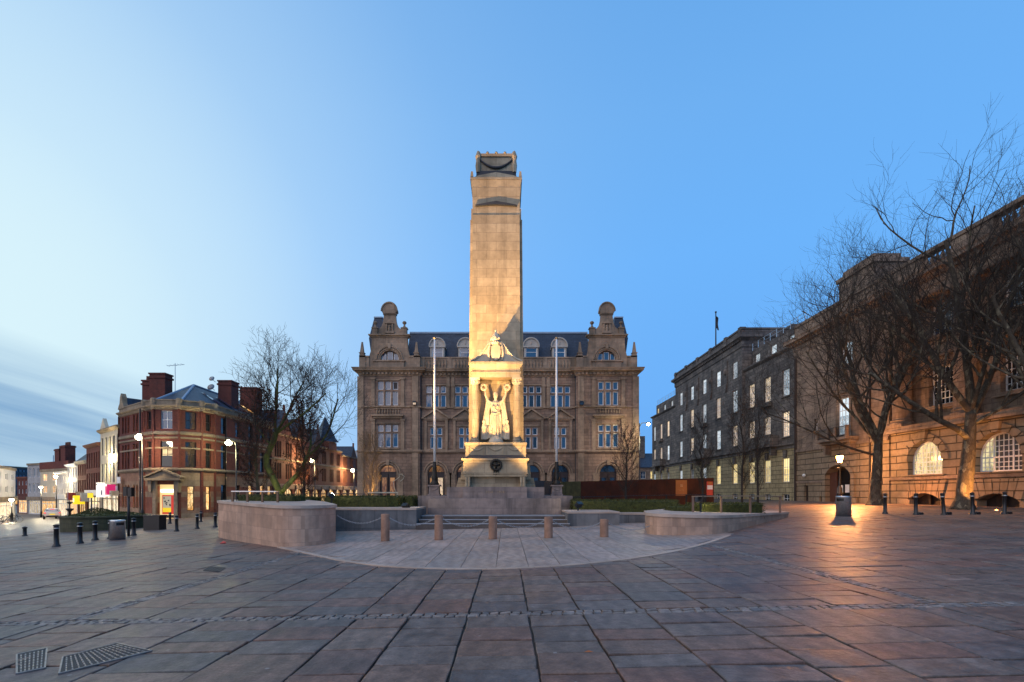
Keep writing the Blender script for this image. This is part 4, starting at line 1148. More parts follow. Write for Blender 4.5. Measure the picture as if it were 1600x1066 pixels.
# stone fluted keystone carvings above string course, small wall floodlights
for s in (-1, 1):
    mb = MB(FP); x = s*abs(pu(650)); mb.box(x-.22, x+.22, PJ-.5, PJ-.2, pz(635), pz(629)); mb.tube([(x, PJ, pz(634)), (x, PJ-.3, pz(634))], .05, 6)
    t = mb.build('wall_floodlight', M_black); tag(t, 'black floodlight box bracketed to the %s pavilion of the stone building' % ('left' if s < 0 else 'right'), 'floodlight', 'floodlights on the post office')
    mb = MB(FP); mb.box(x-.16, x+.16, PJ-.505, PJ-.495, pz(634.6), pz(632)); mb.build('lens', M_lito if s < 0 else M_glassdk, t)
# ------------------------------------------------------------------ council offices (dark stone) and town hall (buff stone) along the east side
R = random.Random(21)
XG = 32.0
co_ = thing('council_offices', 'long soot dark stone office block with rows of lit windows beside the hoarding', 'building', (XG, 53, .4))
FG = frame(XG, 0, -90)                 # local u = -world y, local y = depth into the building
def gops(ys, w, za, zb, pane_rule, out, ops):
    for y in ys:
        ops.append((-y-w/2, -y+w/2, za, zb)); out.append((-y, za, w, zb-za, pane_rule))
near = [55.3, 59.2, 63.0]; cen = [66.9, 72.1, 77.2, 82.3, 87.5]; far = [95.5, 99.8, 104.2]
blocks = [(52.6, 64.8, near, 0.0), (64.8, 90.4, cen, -.35), (90.4, 106, far, 0.0)]
ZT = 20.4; ZS = 17.9; ZL = 6.65
mbu = MB(FG); mbl = MB(FG); wl = []
for y0, y1, ys, off in blocks:
    ops = []; lo = []
    w = 1.45
    for y in ys:
        ops += [(-y-w/2, -y+w/2, 12.6, 15.65), (-y-w/2, -y+w/2, 7.95, 10.8)]; wl += [(-y, 12.6, w, 3.05, 3, off), (-y, 7.95, w, 2.85, 2, off)]
        if off: ops.append((-y-w/2, -y+w/2, 17.3, 19.6)); wl.append((-y, 17.3, w, 2.3, 4, off))
        lo.append((-y-w/2, -y+w/2, 2.75, 5.5)); wl.append((-y, 2.75, w, 2.75, 1, off))
        lo.append((-y-.7, -y+.7, .35, 1.35)); wl.append((-y, .35, 1.4, 1.0, 0, off))
    wall(mbu, -y1, -y0, ZL, 23.4 if off else ZS, ops, .28, off); wall(mbl, -y1, -y0, -1, ZL, lo, .28, off)
    zt = 23.4 if off else ZS
    mbu.add([(-y1,off,ZL),(-y1,24,ZL),(-y1,24,zt),(-y1,off,zt)], [(3,2,1,0)]); mbu.add([(-y0,off,ZL),(-y0,24,ZL),(-y0,24,zt),(-y0,off,zt)], [(0,1,2,3)])
    mbl.add([(-y1,off,-1),(-y1,24,-1),(-y1,24,ZL),(-y1,off,ZL)], [(3,2,1,0)]); mbl.add([(-y0,off,-1),(-y0,24,-1),(-y0,24,ZL),(-y0,off,ZL)], [(0,1,2,3)])
    mbu.add([(-y1,off,zt),(-y0,off,zt),(-y0,24,zt),(-y1,24,zt)], [(0,1,2,3)])
    if not off:
        at = [(-y-.65, -y+.65, 18.35, 19.65) for y in ys]
        wall(mbu, -y1+.6, -y0-.2, ZS, ZT, at, .22, .75); mbu.add([(-y1+.6,.75,ZT),(-y0-.2,.75,ZT),(-y0-.2,24,ZT),(-y1+.6,24,ZT)], [(0,1,2,3)])
        mbu.add([(-y1+.6,.75,ZS),(-y1+.6,24,ZS),(-y1+.6,24,ZT),(-y1+.6,.75,ZT)], [(3,2,1,0)]); mbu.add([(-y0-.2,.75,ZS),(-y0-.2,24,ZS),(-y0-.2,24,ZT),(-y0-.2,.75,ZT)], [(0,1,2,3)])
        wl += [(-y, 18.35, 1.3, 1.3, 5, .75) for y in ys]
mbu.build('upper_wall', M_grey, co_); mbl.build('rusticated_base', M_greylow, co_)
def path_g(d=0):
    return [(-106, 3), (-106, 0), (-90.4, 0), (-90.4, -.35), (-64.8, -.35), (-64.8, 0), (-52.6, 0), (-52.6, 1)]
mb = MB(FG)
mb.sweep(path_g(), [(-.05,ZL-.1),(.12,ZL-.1),(.12,ZL+.15),(.32,ZL+.3),(.32,ZL+.5),(-.05,ZL+.58)])
mb.sweep([(-106,3),(-106,0),(-90.4,0)], [(-.05,ZS-.2),(.1,ZS-.2),(.3,ZS),(.3,ZS+.15),(-.05,ZS+.2)]); mb.sweep([(-64.8,0),(-52.6,0),(-52.6,1)], [(-.05,ZS-.2),(.1,ZS-.2),(.3,ZS),(.3,ZS+.15),(-.05,ZS+.2)])
mb.sweep([(-90.4,4),(-90.4,-.35),(-64.8,-.35),(-64.8,6)], [(-.05,21.1),(.1,21.1),(.14,21.4),(.14,21.9),(.5,22.2),(.62,22.25),(.62,22.6),(-.05,22.65)])
mb.sweep([(-90.4,4),(-90.4,-.35),(-64.8,-.35),(-64.8,6)], [(.1,22.6),(.1,23.4),(.22,23.4),(.22,23.62),(-.3,23.62)])
for i in range(48): 
    u = -90.1+i*.53; mb.box(u-.13, u+.13, -.35-.4, -.35, 21.85, 22.2)
for u in [-90.0,-84.9,-79.8,-74.7,-69.5,-65.2]: mb.box(u-.35, u+.35, -.6, .2, 22.6, 23.8)
mb.build('cornice', M_grey, co_)
for y in cen[:]:                                          # carved drops between the top windows
    if y == cen[-1]: continue
    u = -y-2.57; mb = MB(FG); mb.box(u-.42, u+.42, -.5, -.35, 17.0, 20.4); mb.prism([(u-.42,17.0),(u+.42,17.0),(u+.2,16.2),(u,15.9),(u-.2,16.2)], -.55, -.35); mb.ball((u,-.5,18.8), .32, 8, 1.6); mb.build('carved_drop', M_grey, co_)
for y in (59.2, 77.2, 99.8):
    off = -.35 if y == 77.2 else 0; u = -y
    mb = MB(FG); mb.box(u-2.6, u+2.6, off-1.1, off, ZL+.3, ZL+.55); mb.box(u-2.5, u+2.5, off-1.05, off-.85, ZL+.55, ZL+1.6); mb.box(u-2.6, u+2.6, off-1.12, off-.8, ZL+1.6, ZL+1.75)
    for s in (-1, 1):
        mb.box(u+s*2.45-.12, u+s*2.45+.12, off-.9, off, ZL+.55, ZL+1.62); mb.prism([(u+s*1.9-.25, ZL+.3),(u+s*1.9+.25, ZL+.3),(u+s*1.9+.18, ZL-.7),(u+s*1.9-.18, ZL-.7)], off-.75, off)
    mb.build('balcony', M_grey, co_); mb = MB(FG); mb.box(u-1.1, u+1.1, off-.5, off, 12.0, 12.5); mb.build('window_ledge', M_grey, co_)
mb = MB(FG)
for y0, y1, ys, off in blocks:
    for y in ys: mb.box(-y-.25, -y+.25, off-.2, off, 5.5, 6.4, tx=-.08); mb.box(-y-.9, -y+.9, off-.14, off, 7.8, 7.95); mb.box(-y-.9, -y+.9, off-.14, off, 12.45, 12.6)
o = mb.build('keystones_and_sills', M_grey, co_); o['kind'] = 'stuff'
mb = MB(FG)
for a, b, y in ((-64.4,-53,.85),(-105,-91,.85)):
    for z in (ZT+.5, ZT+.95): mb.tube([(a,y,z),(b,y,z)], .03, 5)
    n = 8
    for i in range(n+1): u = a+(b-a)*i/n; mb.tube([(u,y,ZT),(u,y,ZT+1.0)], .03, 5)
mb.build('roof_railing', M_steel, co_)
mb = MB(FG); mb.box(-72, -66, 7, 14, 23.4, 24.6); mb.box(-104, -103, 8, 12, 20, 21); mb.build('plant_room', M_grey, co_)
mb = MB(FG); mb.tube([(-52.75,-.16,0),(-52.75,-.16,17.4)], .12, 8); mb.box(-52.95,-52.55,-.4,0,17.2,17.8); mb.build('drainpipe', M_timber, co_)
for u, z, w, h, r, off in wl:
    if r == 1: m = M_litw if u > -74 else R.choice([M_skyglow, M_glassdk])
    elif r == 2: m = M_lito if (u > -64 or u < -98 or R.random() < .45) else M_skyglow
    elif r == 3: m = M_skyglow if R.random() < .62 else M_lito
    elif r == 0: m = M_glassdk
    else: m = M_skyglow if not (u < -103 and r == 5) else M_litw
    bars2 = (.25,.75) if r in (1,2,3,4) else (.5,)
    window(co_, FG, u, z, w, h, m, M_white, 0, (.5,) if r else (), (.62,) if r in (1,2,3) else (), .06, .07, off+.16, 'window', bars2, (.2,.4,.8) if r in (2,3,4) else ((.31,) if r == 1 else (.5,)))
# flag on its pole on the office roof
t = thing('roof_flagpole', 'thin pole with a limp dark flag on the dark office roof', 'flagpole', (36, 83, 23.4))
mb = MB(); mb.lathe([(.14,23.4),(.09,32.4)], (36, 83, 0), 8); mb.ball((36,83,32.5), .18, 8); mb.build('pole', M_dark, t)
mb = MB(); 
vs = []; 
for i in range(7):
    for j in range(5): vs.append((36+.06+.10*j+.05*math.sin(i+j*2), 83+.12*math.sin(j*1.9+i*.4), 31.9-i*.36-j*.10))
mb.add(vs, [(i*5+j, i*5+j+1, (i+1)*5+j+1, (i+1)*5+j) for i in range(6) for j in range(4)]); mb.build('flag', M_dark, t)

# ------------------------------------------------------------------ town hall
XT = 31.5
th = thing('town_hall', 'grand buff stone hall with lit round-arched windows behind the bare plane trees', 'building', (XT, 40, .5))
FT = frame(XT, 0, -90); UPY = 1.1          # upper wall set back behind the columns
bays = [36.4, 31.0, 25.6, 20.2]; colsY = [38.95, 33.6, 28.3, 22.9, 17.6]
ops = []; 
for y in bays:
    ops.append((-y-1.5, -y+1.5, 2.9, 5.45, 1.5, .55)); ops.append((-y-1.35, -y+1.35, .05, 1.5, .5, .7))
mb = MB(FT)
dr = 45.6
ops2 = [(-dr-1.75, -dr+1.75, -.5, 4.15, .95, .9), (-50.9, -50.2, -.5, 2.3, 0, .3)]
wall(mb, -39.6, -12, -1, 6.55, ops, .55, 0); wall(mb, -52.6, -39.6, -1, 6.0, ops2, .55, -.12)
mb.add([(-52.6,-.12,-1),(-52.6,24,-1),(-52.6,24,6.0),(-52.6,-.12,6.0)], [(3,2,1,0)]); mb.add([(-39.6,-.12,-1),(-39.6,0,-1),(-39.6,0,6.0),(-39.6,-.12,6.0)], [(0,1,2,3)])
mb.build('rusticated_base', M_sandlow, th)
mb = MB(FT)
o3 = []
for y in bays:
    yy = y-.3; o3 += [(-yy-1.0, -yy+1.0, 8.15, 11.0), (-yy-.95, -yy+.95, 13.5, 15.8)]
wall(mb, -39.6, -12, 6.55, 16.9, o3, .3, UPY)
o4 = [(-45.0-.85, -45.0+.85, 6.95, 10.4), (-44.5-.8, -44.5+.8, 13.4, 15.5), (-49.2, -48.75, 6.9, 9.0)]
wall(mb, -52.6, -39.6, 6.0, 16.9, o4, .35, -.12)
mb.add([(-52.6,-.12,6),(-52.6,24,6),(-52.6,24,19.6),(-52.6,-.12,19.6)], [(3,2,1,0)]); mb.add([(-39.6,-.12,6),(-39.6,UPY,6),(-39.6,UPY,16.9),(-39.6,-.12,16.9)], [(0,1,2,3)])
mb.build('upper_wall', M_sand, th)
# entablature, blocking course, balustrade
mb = MB(FT)
PT = [(-52.6,4),(-52.6,-.12),(-12,-.12)]
mb.sweep(PT, [(-1.3,16.2),(.0,16.2),(.06,16.3),(.06,16.75),(.12,16.8),(.12,17.25),(.5,17.55),(.78,17.62),(.78,17.85),(.86,18.0),(-.6,18.05)])
for i in range(76): u = -52.4+i*.53; mb.box(u-.12, u+.12, -.55, -.1, 17.28, 17.54)
mb.build('entablature', M_sand, th)
mb = MB(FT)
mb.box(-52.6,-12,-.1,.5,18.0,18.45); mb.box(-52.6,-12,-.16,.56,19.35,19.62)
mb.box(-52.6,-38.2,-.06,.46,18.45,19.35)
bal = [(-36.6,-34.2),(-31.2,-28.4),(-25.8,-23)]
prev = -38.2
for a, b in bal: mb.box(prev, a, -.06, .46, 18.45, 19.35); prev = b
mb.box(prev, -12, -.06, .46, 18.45, 19.35)
mb.build('parapet', M_sand, th)
for a, b in bal:
    mb = MB(FT); n = int((b-a)/.42)
    for i in range(n): mb.lathe([(.1,18.45),(.06,18.58),(.15,18.82),(.06,19.12),(.1,19.35)], (a+.2+i*(b-a-.2)/n, .2, 0), 8)
    mb.build('balustrade', M_sand, th)
mb = MB(FT); mb.box(-39.6,-12,-.42,1.15,6.3,6.5); mb.box(-39.6,-12,-.3,1.15,6.5,6.78); mb.box(-39.6,-12,-.16,0,2.55,2.8); mb.box(-52.6,-39.6,-.25,-.1,5.85,6.15); mb.box(-52.6,-47.5,-.22,-.1,2.55,2.75); mb.build('string_course', M_sand, th)
for y in colsY:
    mb = MB(FT)
    mb.box(-y-.85, -y+.85, -.35, UPY, 6.78, 7.0); mb.lathe([(.82,7.0),(.82,7.14),(.7,7.22),(.76,7.34),(.64,7.42),(.64,9),(.55,15.2)], (-y, .42, 0), 24); mb.lathe([(.55,15.2),(.62,15.3),(.58,15.4),(.78,15.9)], (-y,.42,0), 24); mb.box(-y-.84,-y+.84,-.38,UPY,15.9,16.2)
    for k in range(10):
        a = 2*math.pi*k/10; mb.ball((-y+.66*math.cos(a), .42+.66*math.sin(a), 15.62), .14, 6, 1.5)
    mb.build('giant_column', M_sand, th)
for y in bays:
    yy = y-.3
    mb = MB(FT); mb.box(-yy-1.32,-yy-1.02,UPY-.16,UPY,7.9,11.3); mb.box(-yy+1.02,-yy+1.32,UPY-.16,UPY,7.9,11.3); mb.box(-yy-1.5,-yy+1.5,UPY-.2,UPY,11.3,11.7); mb.box(-yy-1.75,-yy+1.75,UPY-.45,UPY,11.7,11.95)
    mb.box(-yy-1.5,-yy+1.5,UPY-.3,UPY,7.85,8.12); mb.box(-yy-1.25,-yy-.97,UPY-.1,UPY,13.3,16.0); mb.box(-yy+.97,-yy+1.25,UPY-.1,UPY,13.3,16.0); mb.box(-yy-1.4,-yy+1.4,UPY-.2,UPY,13.2,13.45); mb.build('window_surround', M_sand, th)
    mb = MB(FT)
    for k in range(9):                                 # radiating voussoirs
        a = math.pi*(k+.5)/9; a0 = math.pi*k/9+.02; a1 = math.pi*(k+1)/9-.02; r0, r1 = 1.52, 2.05 if k != 4 else 2.35
        zc = 3.95; mb.prism([(-y-r0*math.cos(a0), zc+r0*math.sin(a0)), (-y-r1*math.cos(a0), zc+r1*math.sin(a0)), (-y-r1*math.cos(a1), zc+r1*math.sin(a1)), (-y-r0*math.cos(a1), zc+r0*math.sin(a1))], -.1 if k != 4 else -.24, .1)
    for k in range(7):
        f0 = -1.5+3.0*k/7+.02; f1 = -1.5+3.0*(k+1)/7-.02; q = lambda f: 1.02+.5*(1-(f/1.5)**2) if abs(f) <= 1.5 else 1.0
        mb.prism([(-y+f0, q(f0)), (-y+f1, q(f1)), (-y+f1*1.28, 2.45), (-y+f0*1.28, 2.45)], -.09, .1)
    mb.box(-y-1.8, -y+1.8, -.2, 0, 2.78, 2.92); mb.build('voussoirs', M_sandlow, th)
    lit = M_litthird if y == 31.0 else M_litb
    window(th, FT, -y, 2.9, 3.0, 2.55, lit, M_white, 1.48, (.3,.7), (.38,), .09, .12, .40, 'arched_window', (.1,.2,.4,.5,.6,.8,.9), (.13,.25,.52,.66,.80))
    window(th, FT, -yy, 8.15, 2.0, 2.85, M_glassdk, M_white, 0, (.5,), (.5,), .05, .09, UPY+.18, 'window', (.17,.34,.67,.84), (.17,.34,.67,.84))
    window(th, FT, -yy, 13.5, 1.9, 2.3, M_glass, M_white, 0, (.5,), (.5,), .05, .09, UPY+.18, 'window', (.25,.75), (.25,.75))
    mb = MB(FT); mb.box(-y-1.3,-y+1.3,.62,.68,-.2,1.5); mb.box(-y-.06,-y+.06,.4,.62,-.2,1.45); mb.build('cellar_light', M_timber, th)
window(th, FT, -45.0, 6.95, 1.7, 3.45, M_skyglow, M_white, 0, (.5,), (.66,), .06, .09, .1, 'window', (.25,.75), (.2,.42,.83))
window(th, FT, -44.5, 13.4, 1.6, 2.1, M_skyglow, M_white, 0, (.5,), (.5,), .06, .09, .1, 'window', (.25,.75), (.25,.75))
window(th, FT, -48.97, 6.9, .45, 2.1, M_glassdk, M_white, 0, (), (.5,), .05, .05, .1)
# arched carriage door with stone hood, iron gate, balcony
mb = MB(FT)
ap = archpts(-dr-1.75, -dr+1.75, 3.2, .95, 14); ap2 = archpts(-dr-2.2, -dr+2.2, 3.2, 1.4, 14)
for i in range(len(ap)-1): mb.prism([ap[i], ap[i+1], ap2[i+1], ap2[i]], -.3, -.1)
for s in (-1, 1): mb.box(-dr+s*1.97-.23, -dr+s*1.97+.23, -.28, -.1, -.3, 3.2); mb.box(-dr+s*2.5-.25, -dr+s*2.5+.25, -.5, -.1, -.3, 1.2)
mb.build('door_surround', M_sandlow, th)
mb = MB(FT); mb.box(-dr-1.8,-dr+1.8,.74,.8,-.4,4.2); mb.build('doorway_back', M_timber, th)
mb = MB(FT)
for i in range(22):
    u = -dr-.7+i*.11; mb.tube([(u,.4,0.3),(u,.4,3.6)], .022, 4)
for z in (.5,1.6,2.6): mb.box(-dr-.75,-dr+1.7,.37,.43,z,z+.05)
mb.build('iron_gate', M_black, th)
mb = MB(FT); mb.box(-dr-1.72,-dr-.75,.2,.28,0.1,3.5); mb.build('door', plain('brown_door', (.12,.05,.035), .5), th)
mb = MB(FT); mb.box(-dr-.55,-dr-.1,.34,.36,1.55,2.25); mb.box(-dr+.2,-dr+.75,.34,.36,1.55,2.3); mb.build('notice', M_white, th)
mb = MB(FT); mb.box(-47.3,-43.0,-1.3,-.1,6.35,6.6); mb.box(-47.2,-43.1,-.9,-.1,6.1,6.35)
for u in (-46.8,-43.5): mb.prism([(u-.2,6.1),(u+.2,6.1),(u+.15,5.2),(u-.15,5.2)], -.7, -.1)
for u in (-47.2,-45.6,-44.6,-43.1): mb.box(u-.12,u+.12,-1.25,-1.0,6.6,7.6)
mb.build('balcony', M_sand, th)
mb = MB(FT)
for i in range(34):
    u = -47.1+i*.12; mb.tube([(u,-1.12,6.6),(u,-1.12,7.55)], .018, 4)
mb.tube([(-47.2,-1.12,7.55),(-43.1,-1.12,7.55)], .035, 6); mb.tube([(-47.2,-1.12,6.75),(-43.1,-1.12,6.75)], .025, 6); mb.build('balcony_railing', M_black, th)
mb = MB(FT); mb.box(-46.15,-45.87,-.2,-.1,6.6,10.8); mb.box(-44.13,-43.85,-.2,-.1,6.6,10.8); mb.box(-46.4,-43.6,-.3,-.1,10.8,11.2)
mb.prism([(-46.5,11.2),(-43.5,11.2),(-44.2,11.9),(-45,12.2),(-45.8,11.9)], -.4, -.1); mb.box(-45.6,-45.3,-.2,-.1,13.2,15.8); mb.box(-43.7,-43.4,-.2,-.1,13.2,15.8); mb.box(-45.7,-43.3,-.25,-.1,13.15,13.4); mb.build('window_surround', M_sand, th)
mb = MB(FT); mb.tube([(-41.6,-.2,0),(-41.6,-.2,16)], .08, 8); mb.tube([(-52.3,-.22,0),(-52.3,-.22,16)], .13, 8); mb.build('drainpipe', M_timber, th)
mb = MB(FT); mb.add([(-52.6,.4,18.4),(-12,.4,18.4),(-12,4,21.0),(-52.6,4,21.0),(-12,24,21.0),(-52.6,24,21.0)], [(0,1,2,3),(3,2,4,5)]); mb.build('roof', M_slate, th)
mb = MB(FT); mb.box(-50.4,-45.6,3.2,6.2,18,23.6); mb.box(-50.6,-45.4,3.0,6.4,23.3,23.7); mb.box(-50.1,-45.9,3.4,6.0,23.7,24.3); mb.build('chimney', M_sand, th)
mb = MB(FT); mb.ball((-50.55,-.35,3.35), .17, 10); mb.build('wall_globe_lamp', M_white, th)
mb = MB(FT); mb.box(-50.9,-50.2,.1,.16,-.3,2.3); mb.build('side_door', M_timber, th)

# rust coloured hoarding across the mouth of the side street
h = thing('site_hoarding', 'long rust coloured hoarding standing before the stone building and the dark offices', 'hoarding', (12, 43, .2))
A = Vector((3.6, 40.0)); B = Vector((20.0, 46.6))
n = 12
for i in range(n):
    a = A.lerp(B, i/n); b = A.lerp(B, (i+1)/n); za, zb = 2.42+.55*i/n, 2.42+.55*(i+1)/n
    dx = (B-A).normalized(); nn = Vector((dx.y, -dx.x))*.05
    mb = MB()
    q = [a-nn, b-dx*.02-nn, b-dx*.02+nn, a+nn]
    mb.add([(p.x,p.y,-.3) for p in q]+[(q[0].x,q[0].y,za),(q[1].x,q[1].y,zb),(q[2].x,q[2].y,zb),(q[3].x,q[3].y,za)], [(0,3,2,1),(4,5,6,7),(0,1,5,4),(1,2,6,5),(2,3,7,6),(3,0,4,7)])
    mb.build('hoarding_panel', M_mossy if i < 2 else M_rust, h)
mb = MB(); c = A
poly = [(A.x-1.7, 38.9), (A.x-1.3,38.2), (A.x-.6,38.3), (A.x+.2,39.9), (A.x, 40.1), (A.x-1.4,39.4)]
mb.plan(poly, -.2, 2.5); mb.build('curved_end', M_dark, h)
Mh = Matrix.Translation((A.x, A.y, 0)) @ Matrix.Rotation(math.atan2(B.y-A.y, B.x-A.x), 4, 'Z')
Lh = (B-A).length
def hsign(label, u0, u1, z0, z1, mat, txts):
    t = MB(Mh); t.box(u0, u1, -.10, -.06, z0, z1); o = t.build('hoarding_sign', mat); tag(o, label, 'sign')
    for body, size, u, z, m in txts: text(body, size, Mh @ Matrix.Translation((u, -.103, z)) @ VERT, m, 'sign_text', o, .002)
    return o
M_orange = plain('orange_sign', (.42,.13,.03), .5, 0, .2); M_red = plain('red_paint', (.55,.05,.04), .45, 0, .15); M_cr2 = plain('cream_lettering', (.75,.45,.22), .6)
hsign('orange square sign fixed high on the rusty hoarding', Lh-4.65, Lh-3.35, 1.25, 2.72, M_orange, [('\u2248', .55, Lh-4.0, 2.05, M_cr2), ('- - - -', .28, Lh-4.0, 1.72, M_cr2)])
hsign('small red and white notice at the end of the rusty hoarding', Lh-.95, Lh-.2, 1.3, 2.6, M_red, [])
o = COL.objects['hoarding_sign.001']; m_ = MB(Mh); m_.box(Lh-.9, Lh-.25, -.13, -.104, 1.85, 2.25); m_.build('notice_panel', M_white, o)
m_ = MB(Mh); m_.box(Lh-.8, Lh-.3, -.128, -.104, 2.34, 2.55); m_.build('orange_band', M_orange, o)
# low building with a blue slate roof seen between post office and offices
t = thing('rear_house', 'small slate roofed house glimpsed beyond the street lamp between the big stone blocks', 'building', (38, 130, .4))
mb = MB(); wall(mb, 30, 44, 0, 8.2, [(u, u+1.3, z, z+2) for u in (31,33.6,36.2,38.8,41.4) for z in (1.5,5.2)], .3, 130); mb.box(30,44,130.4,140,0,8.2); mb.build('wall', M_sand, t)
for u in (31,33.6,36.2,38.8,41.4):
    for z in (1.5,5.2): window(t, Matrix.Identity(4), u+.65, z, 1.3, 2, R.choice([M_litw, M_skyglow, M_glass]), M_white, 0, (.5,), (.5,), .06, .08, 130.2)
mb = MB(); gable_roof(mb, 29.6, 44.4, 129.6, 140.4, 8.2, 12.4, 3, 3); mb.build('roof', M_slate, t)
mb = MB(); mb.box(35.2,38.2,133,136,11,17); mb.build('chimney', M_grey, t)
# ------------------------------------------------------------------ red brick corner building and the streets either side of it
R = random.Random(31)
PTS = [(-42.8,53.5),(-36.9,49.3),(-35.2,48.25),(-32.75,48.4),(-31.35,49.75),(-31.0,51.4),(-31.0,64.0)]
def edge(a, b):
    th = math.degrees(math.atan2(b[1]-a[1], b[0]-a[0])); return frame(a[0], a[1], th), math.hypot(b[0]-a[0], b[1]-a[1])
cb = thing('corner_building', 'red brick corner building with banded stone, slate hipped roof and a lit doorway', 'building', (-34, 49.5, -1.1))
Z0, Z1, Z2, Z3, ZT_ = -2.2, 3.75, 7.45, 9.95, 10.75
wins = []
mbb = MB(); mbg = MB()
for i, (a, b) in enumerate(zip(PTS[:-1], PTS[1:])):
    fr, ln = edge(a, b); up = []; lo = []
    if i == 0: us = [1.0,1.85,2.7,4.3,5.15,6.0,6.9]; w = .58
    elif i == 5: us = [1.6,4.4,7.2,10.0,11.9]; w = 1.0
    elif i == 1: us = [ln/2]; w = .95
    elif i == 2: us = [ln/2]; w = 1.12
    elif i == 3: us = [ln/2]; w = .95
    else: us = [ln/2]; w = .7
    for u in us:
        up += [(u-w/2, u+w/2, 4.1, 6.7), (u-w/2, u+w/2, 7.95, 9.75)]
        wins += [(fr, u, 4.1, w, 2.6, i, 1), (fr, u, 7.95, w, 1.8, i, 2)]
        if i in (0, 5): lo.append((u-w/2, u+w/2, -.1, 2.4, w/2 if i == 0 else 0)); wins.append((fr, u, -.1, w, 2.5, i, 0))
        if i in (3, 4): lo.append((u-.3, u+.3, -.3, 2.2)); wins.append((fr, u, -.3, .6, 2.5, i, 0))
    if i == 2: lo.append((ln/2-.86, ln/2+.86, -1.3, 2.35, 0, .5))
    mbb.M = fr; wall(mbb, 0, ln, Z1, Z3, up, .22); mbg.M = fr; wall(mbg, 0, ln, Z0, Z1, lo, .22)
mbb.M = None; mbg.M = None
mbb.add([(-43,53.5,Z0),(-43,66,Z0),(-43,66,Z3),(-43,53.5,Z3)], [(0,1,2,3)]); mbb.add([(-43,64,Z0),(-31,64,Z0),(-31,64,Z3),(-43,64,Z3)], [(0,1,2,3)])
mbb.build('wall', M_brick, cb)
for p_ in PTS[1:6]:
    q_ = MB(); q_.lathe([(.15,Z0),(.15,3.6),(.13,4.05),(.13,9.9)], (p_[0],p_[1],0), 8); q_.build('corner_pier', M_brick, cb); q_ = MB(); q_.lathe([(.30,9.9),(.30,10.9),(.2,11.0)], (p_[0],p_[1],0), 8); q_.build('parapet_pier', M_bufftrim, cb)
M_stripe = masonry('banded_brick_and_stone', (.30,.085,.05), (.40,.30,.19), (.2,.14,.1), 30, .55, .004, (.06,.04,.03), .45)
mbg.build('ground_floor_wall', M_stripe, cb)
mb = MB()
for z, pr in ((Z1, [(.04,-.12),(.2,0),(.26,.08),(.26,.2),(.03,.3)]), (7.35, [(.03,0),(.12,.06),(.12,.3),(.03,.36)]), (6.95, [(.03,0),(.1,.05),(.1,.16),(.03,.2)]), (5.95, [(.0,0),(.02,0),(.02,.16),(.0,.16)]), (Z3-.1, [(.03,0),(.14,.1),(.14,.2),(.34,.32),(.36,.44),(.08,.5)])):
    mb.sweep(PTS, [(-.05, z+pr[0][1])]+[(o, z+d) for o, d in pr]+[(-.05, z+pr[-1][1])])
mb.sweep(PTS, [(.06,Z3+.35),(.06,ZT_),(.12,ZT_),(.12,ZT_+.12),(-.25,ZT_+.12),(-.25,Z3)])
mb.build('stone_bands', M_bufftrim, cb)
for fr, u, z, w, h, i, k in wins:
    if k == 0: m = M_shop if i in (3, 4, 0) and R.random() < .7 else (M_glassdk if i == 5 and u < 6 else M_shop)
    elif i == 2 and k == 2: m = M_glass
    elif i == 2: m = M_blind
    else: m = M_glassdk
    wd = window(cb, fr, u, z, w, h, m, M_timber if not (i == 2 and k == 2) else M_white, w/2 if (i == 0 and k == 0) else 0, (.5,) if (i in (1,2,3) and k) else (), (.5,) if k else (.7,), .05, .06, .14)
    if i == 2 and k == 1:
        g = MB(fr); g.box(u-.5, u+.5, .10, .17, z+.06, z+1.15); g.build('dark_sash', M_glassdk, wd); g = MB(fr); g.box(u-.5, u+.5, .10, .17, z+2.05, z+2.55); g.build('top_light', M_glassdk, wd)
# doorway in the canted corner
fr, ln = edge(PTS[2], PTS[3]); c = ln/2
mb = MB(fr)
for s in (-1, 1): mb.box(c+s*1.02-.16, c+s*1.02+.16, -.3, 0, -1.4, 2.7); mb.prism([(c+s*1.3-.16,2.75),(c+s*1.3+.16,2.75),(c+s*1.3+.12,1.55),(c+s*1.3-.12,1.75)], -.55, 0)
mb.box(c-1.7, c+1.7, -.75, 0, 2.75, 2.98); mb.prism([(c-1.75,2.98),(c+1.75,2.98),(c,3.72)], -.55, 0)
for a, b in (((c-1.8,2.98),(c,3.76)),((c,3.76),(c+1.8,2.98))):
    dx, dz = b[0]-a[0], b[1]-a[1]; l = math.hypot(dx, dz); nx, nz = -dz/l*.14, dx/l*.14
    mb.prism([a, b, (b[0]+nx, b[1]+nz), (a[0]+nx, a[1]+nz)], -.78, 0)
mb.box(c-1.3, c+1.3, -.5, .4, -1.5, -1.12); mb.build('door_surround', M_bufftrim, cb)
M_doorlit = glow('lit_lobby', (1.0,.70,.30), .85); M_reddoor = glow('backlit_red_panel', (.75,.05,.03), .6); M_yel = glow('lit_yellow_panel', (1.0,.70,.02), .7); M_poster = glow('lit_poster', (.55,.48,.34), .6)
dr = MB(fr); dr.box(c-.86, c+.86, .36, .42, -1.15, 2.35); d_ = dr.build('door', M_doorlit, cb)
for nm, x0, x1, z0, z1, m, y in (('door_frame', c-.62, c+.52, -.62, 1.30, M_reddoor, .33), ('poster', c-.55, c+.24, -.42, 1.18, M_poster, .31), ('poster_band', c-.55, c+.24, -.42, .02, M_yel, .30), ('dark_kickplate', c-.80, c+.80, -1.0, -.72, M_timber, .32)):
    g = MB(fr); g.box(x0, x1, y, y+.02, z0, z1); g.build(nm, m, d_)
g = MB(fr)
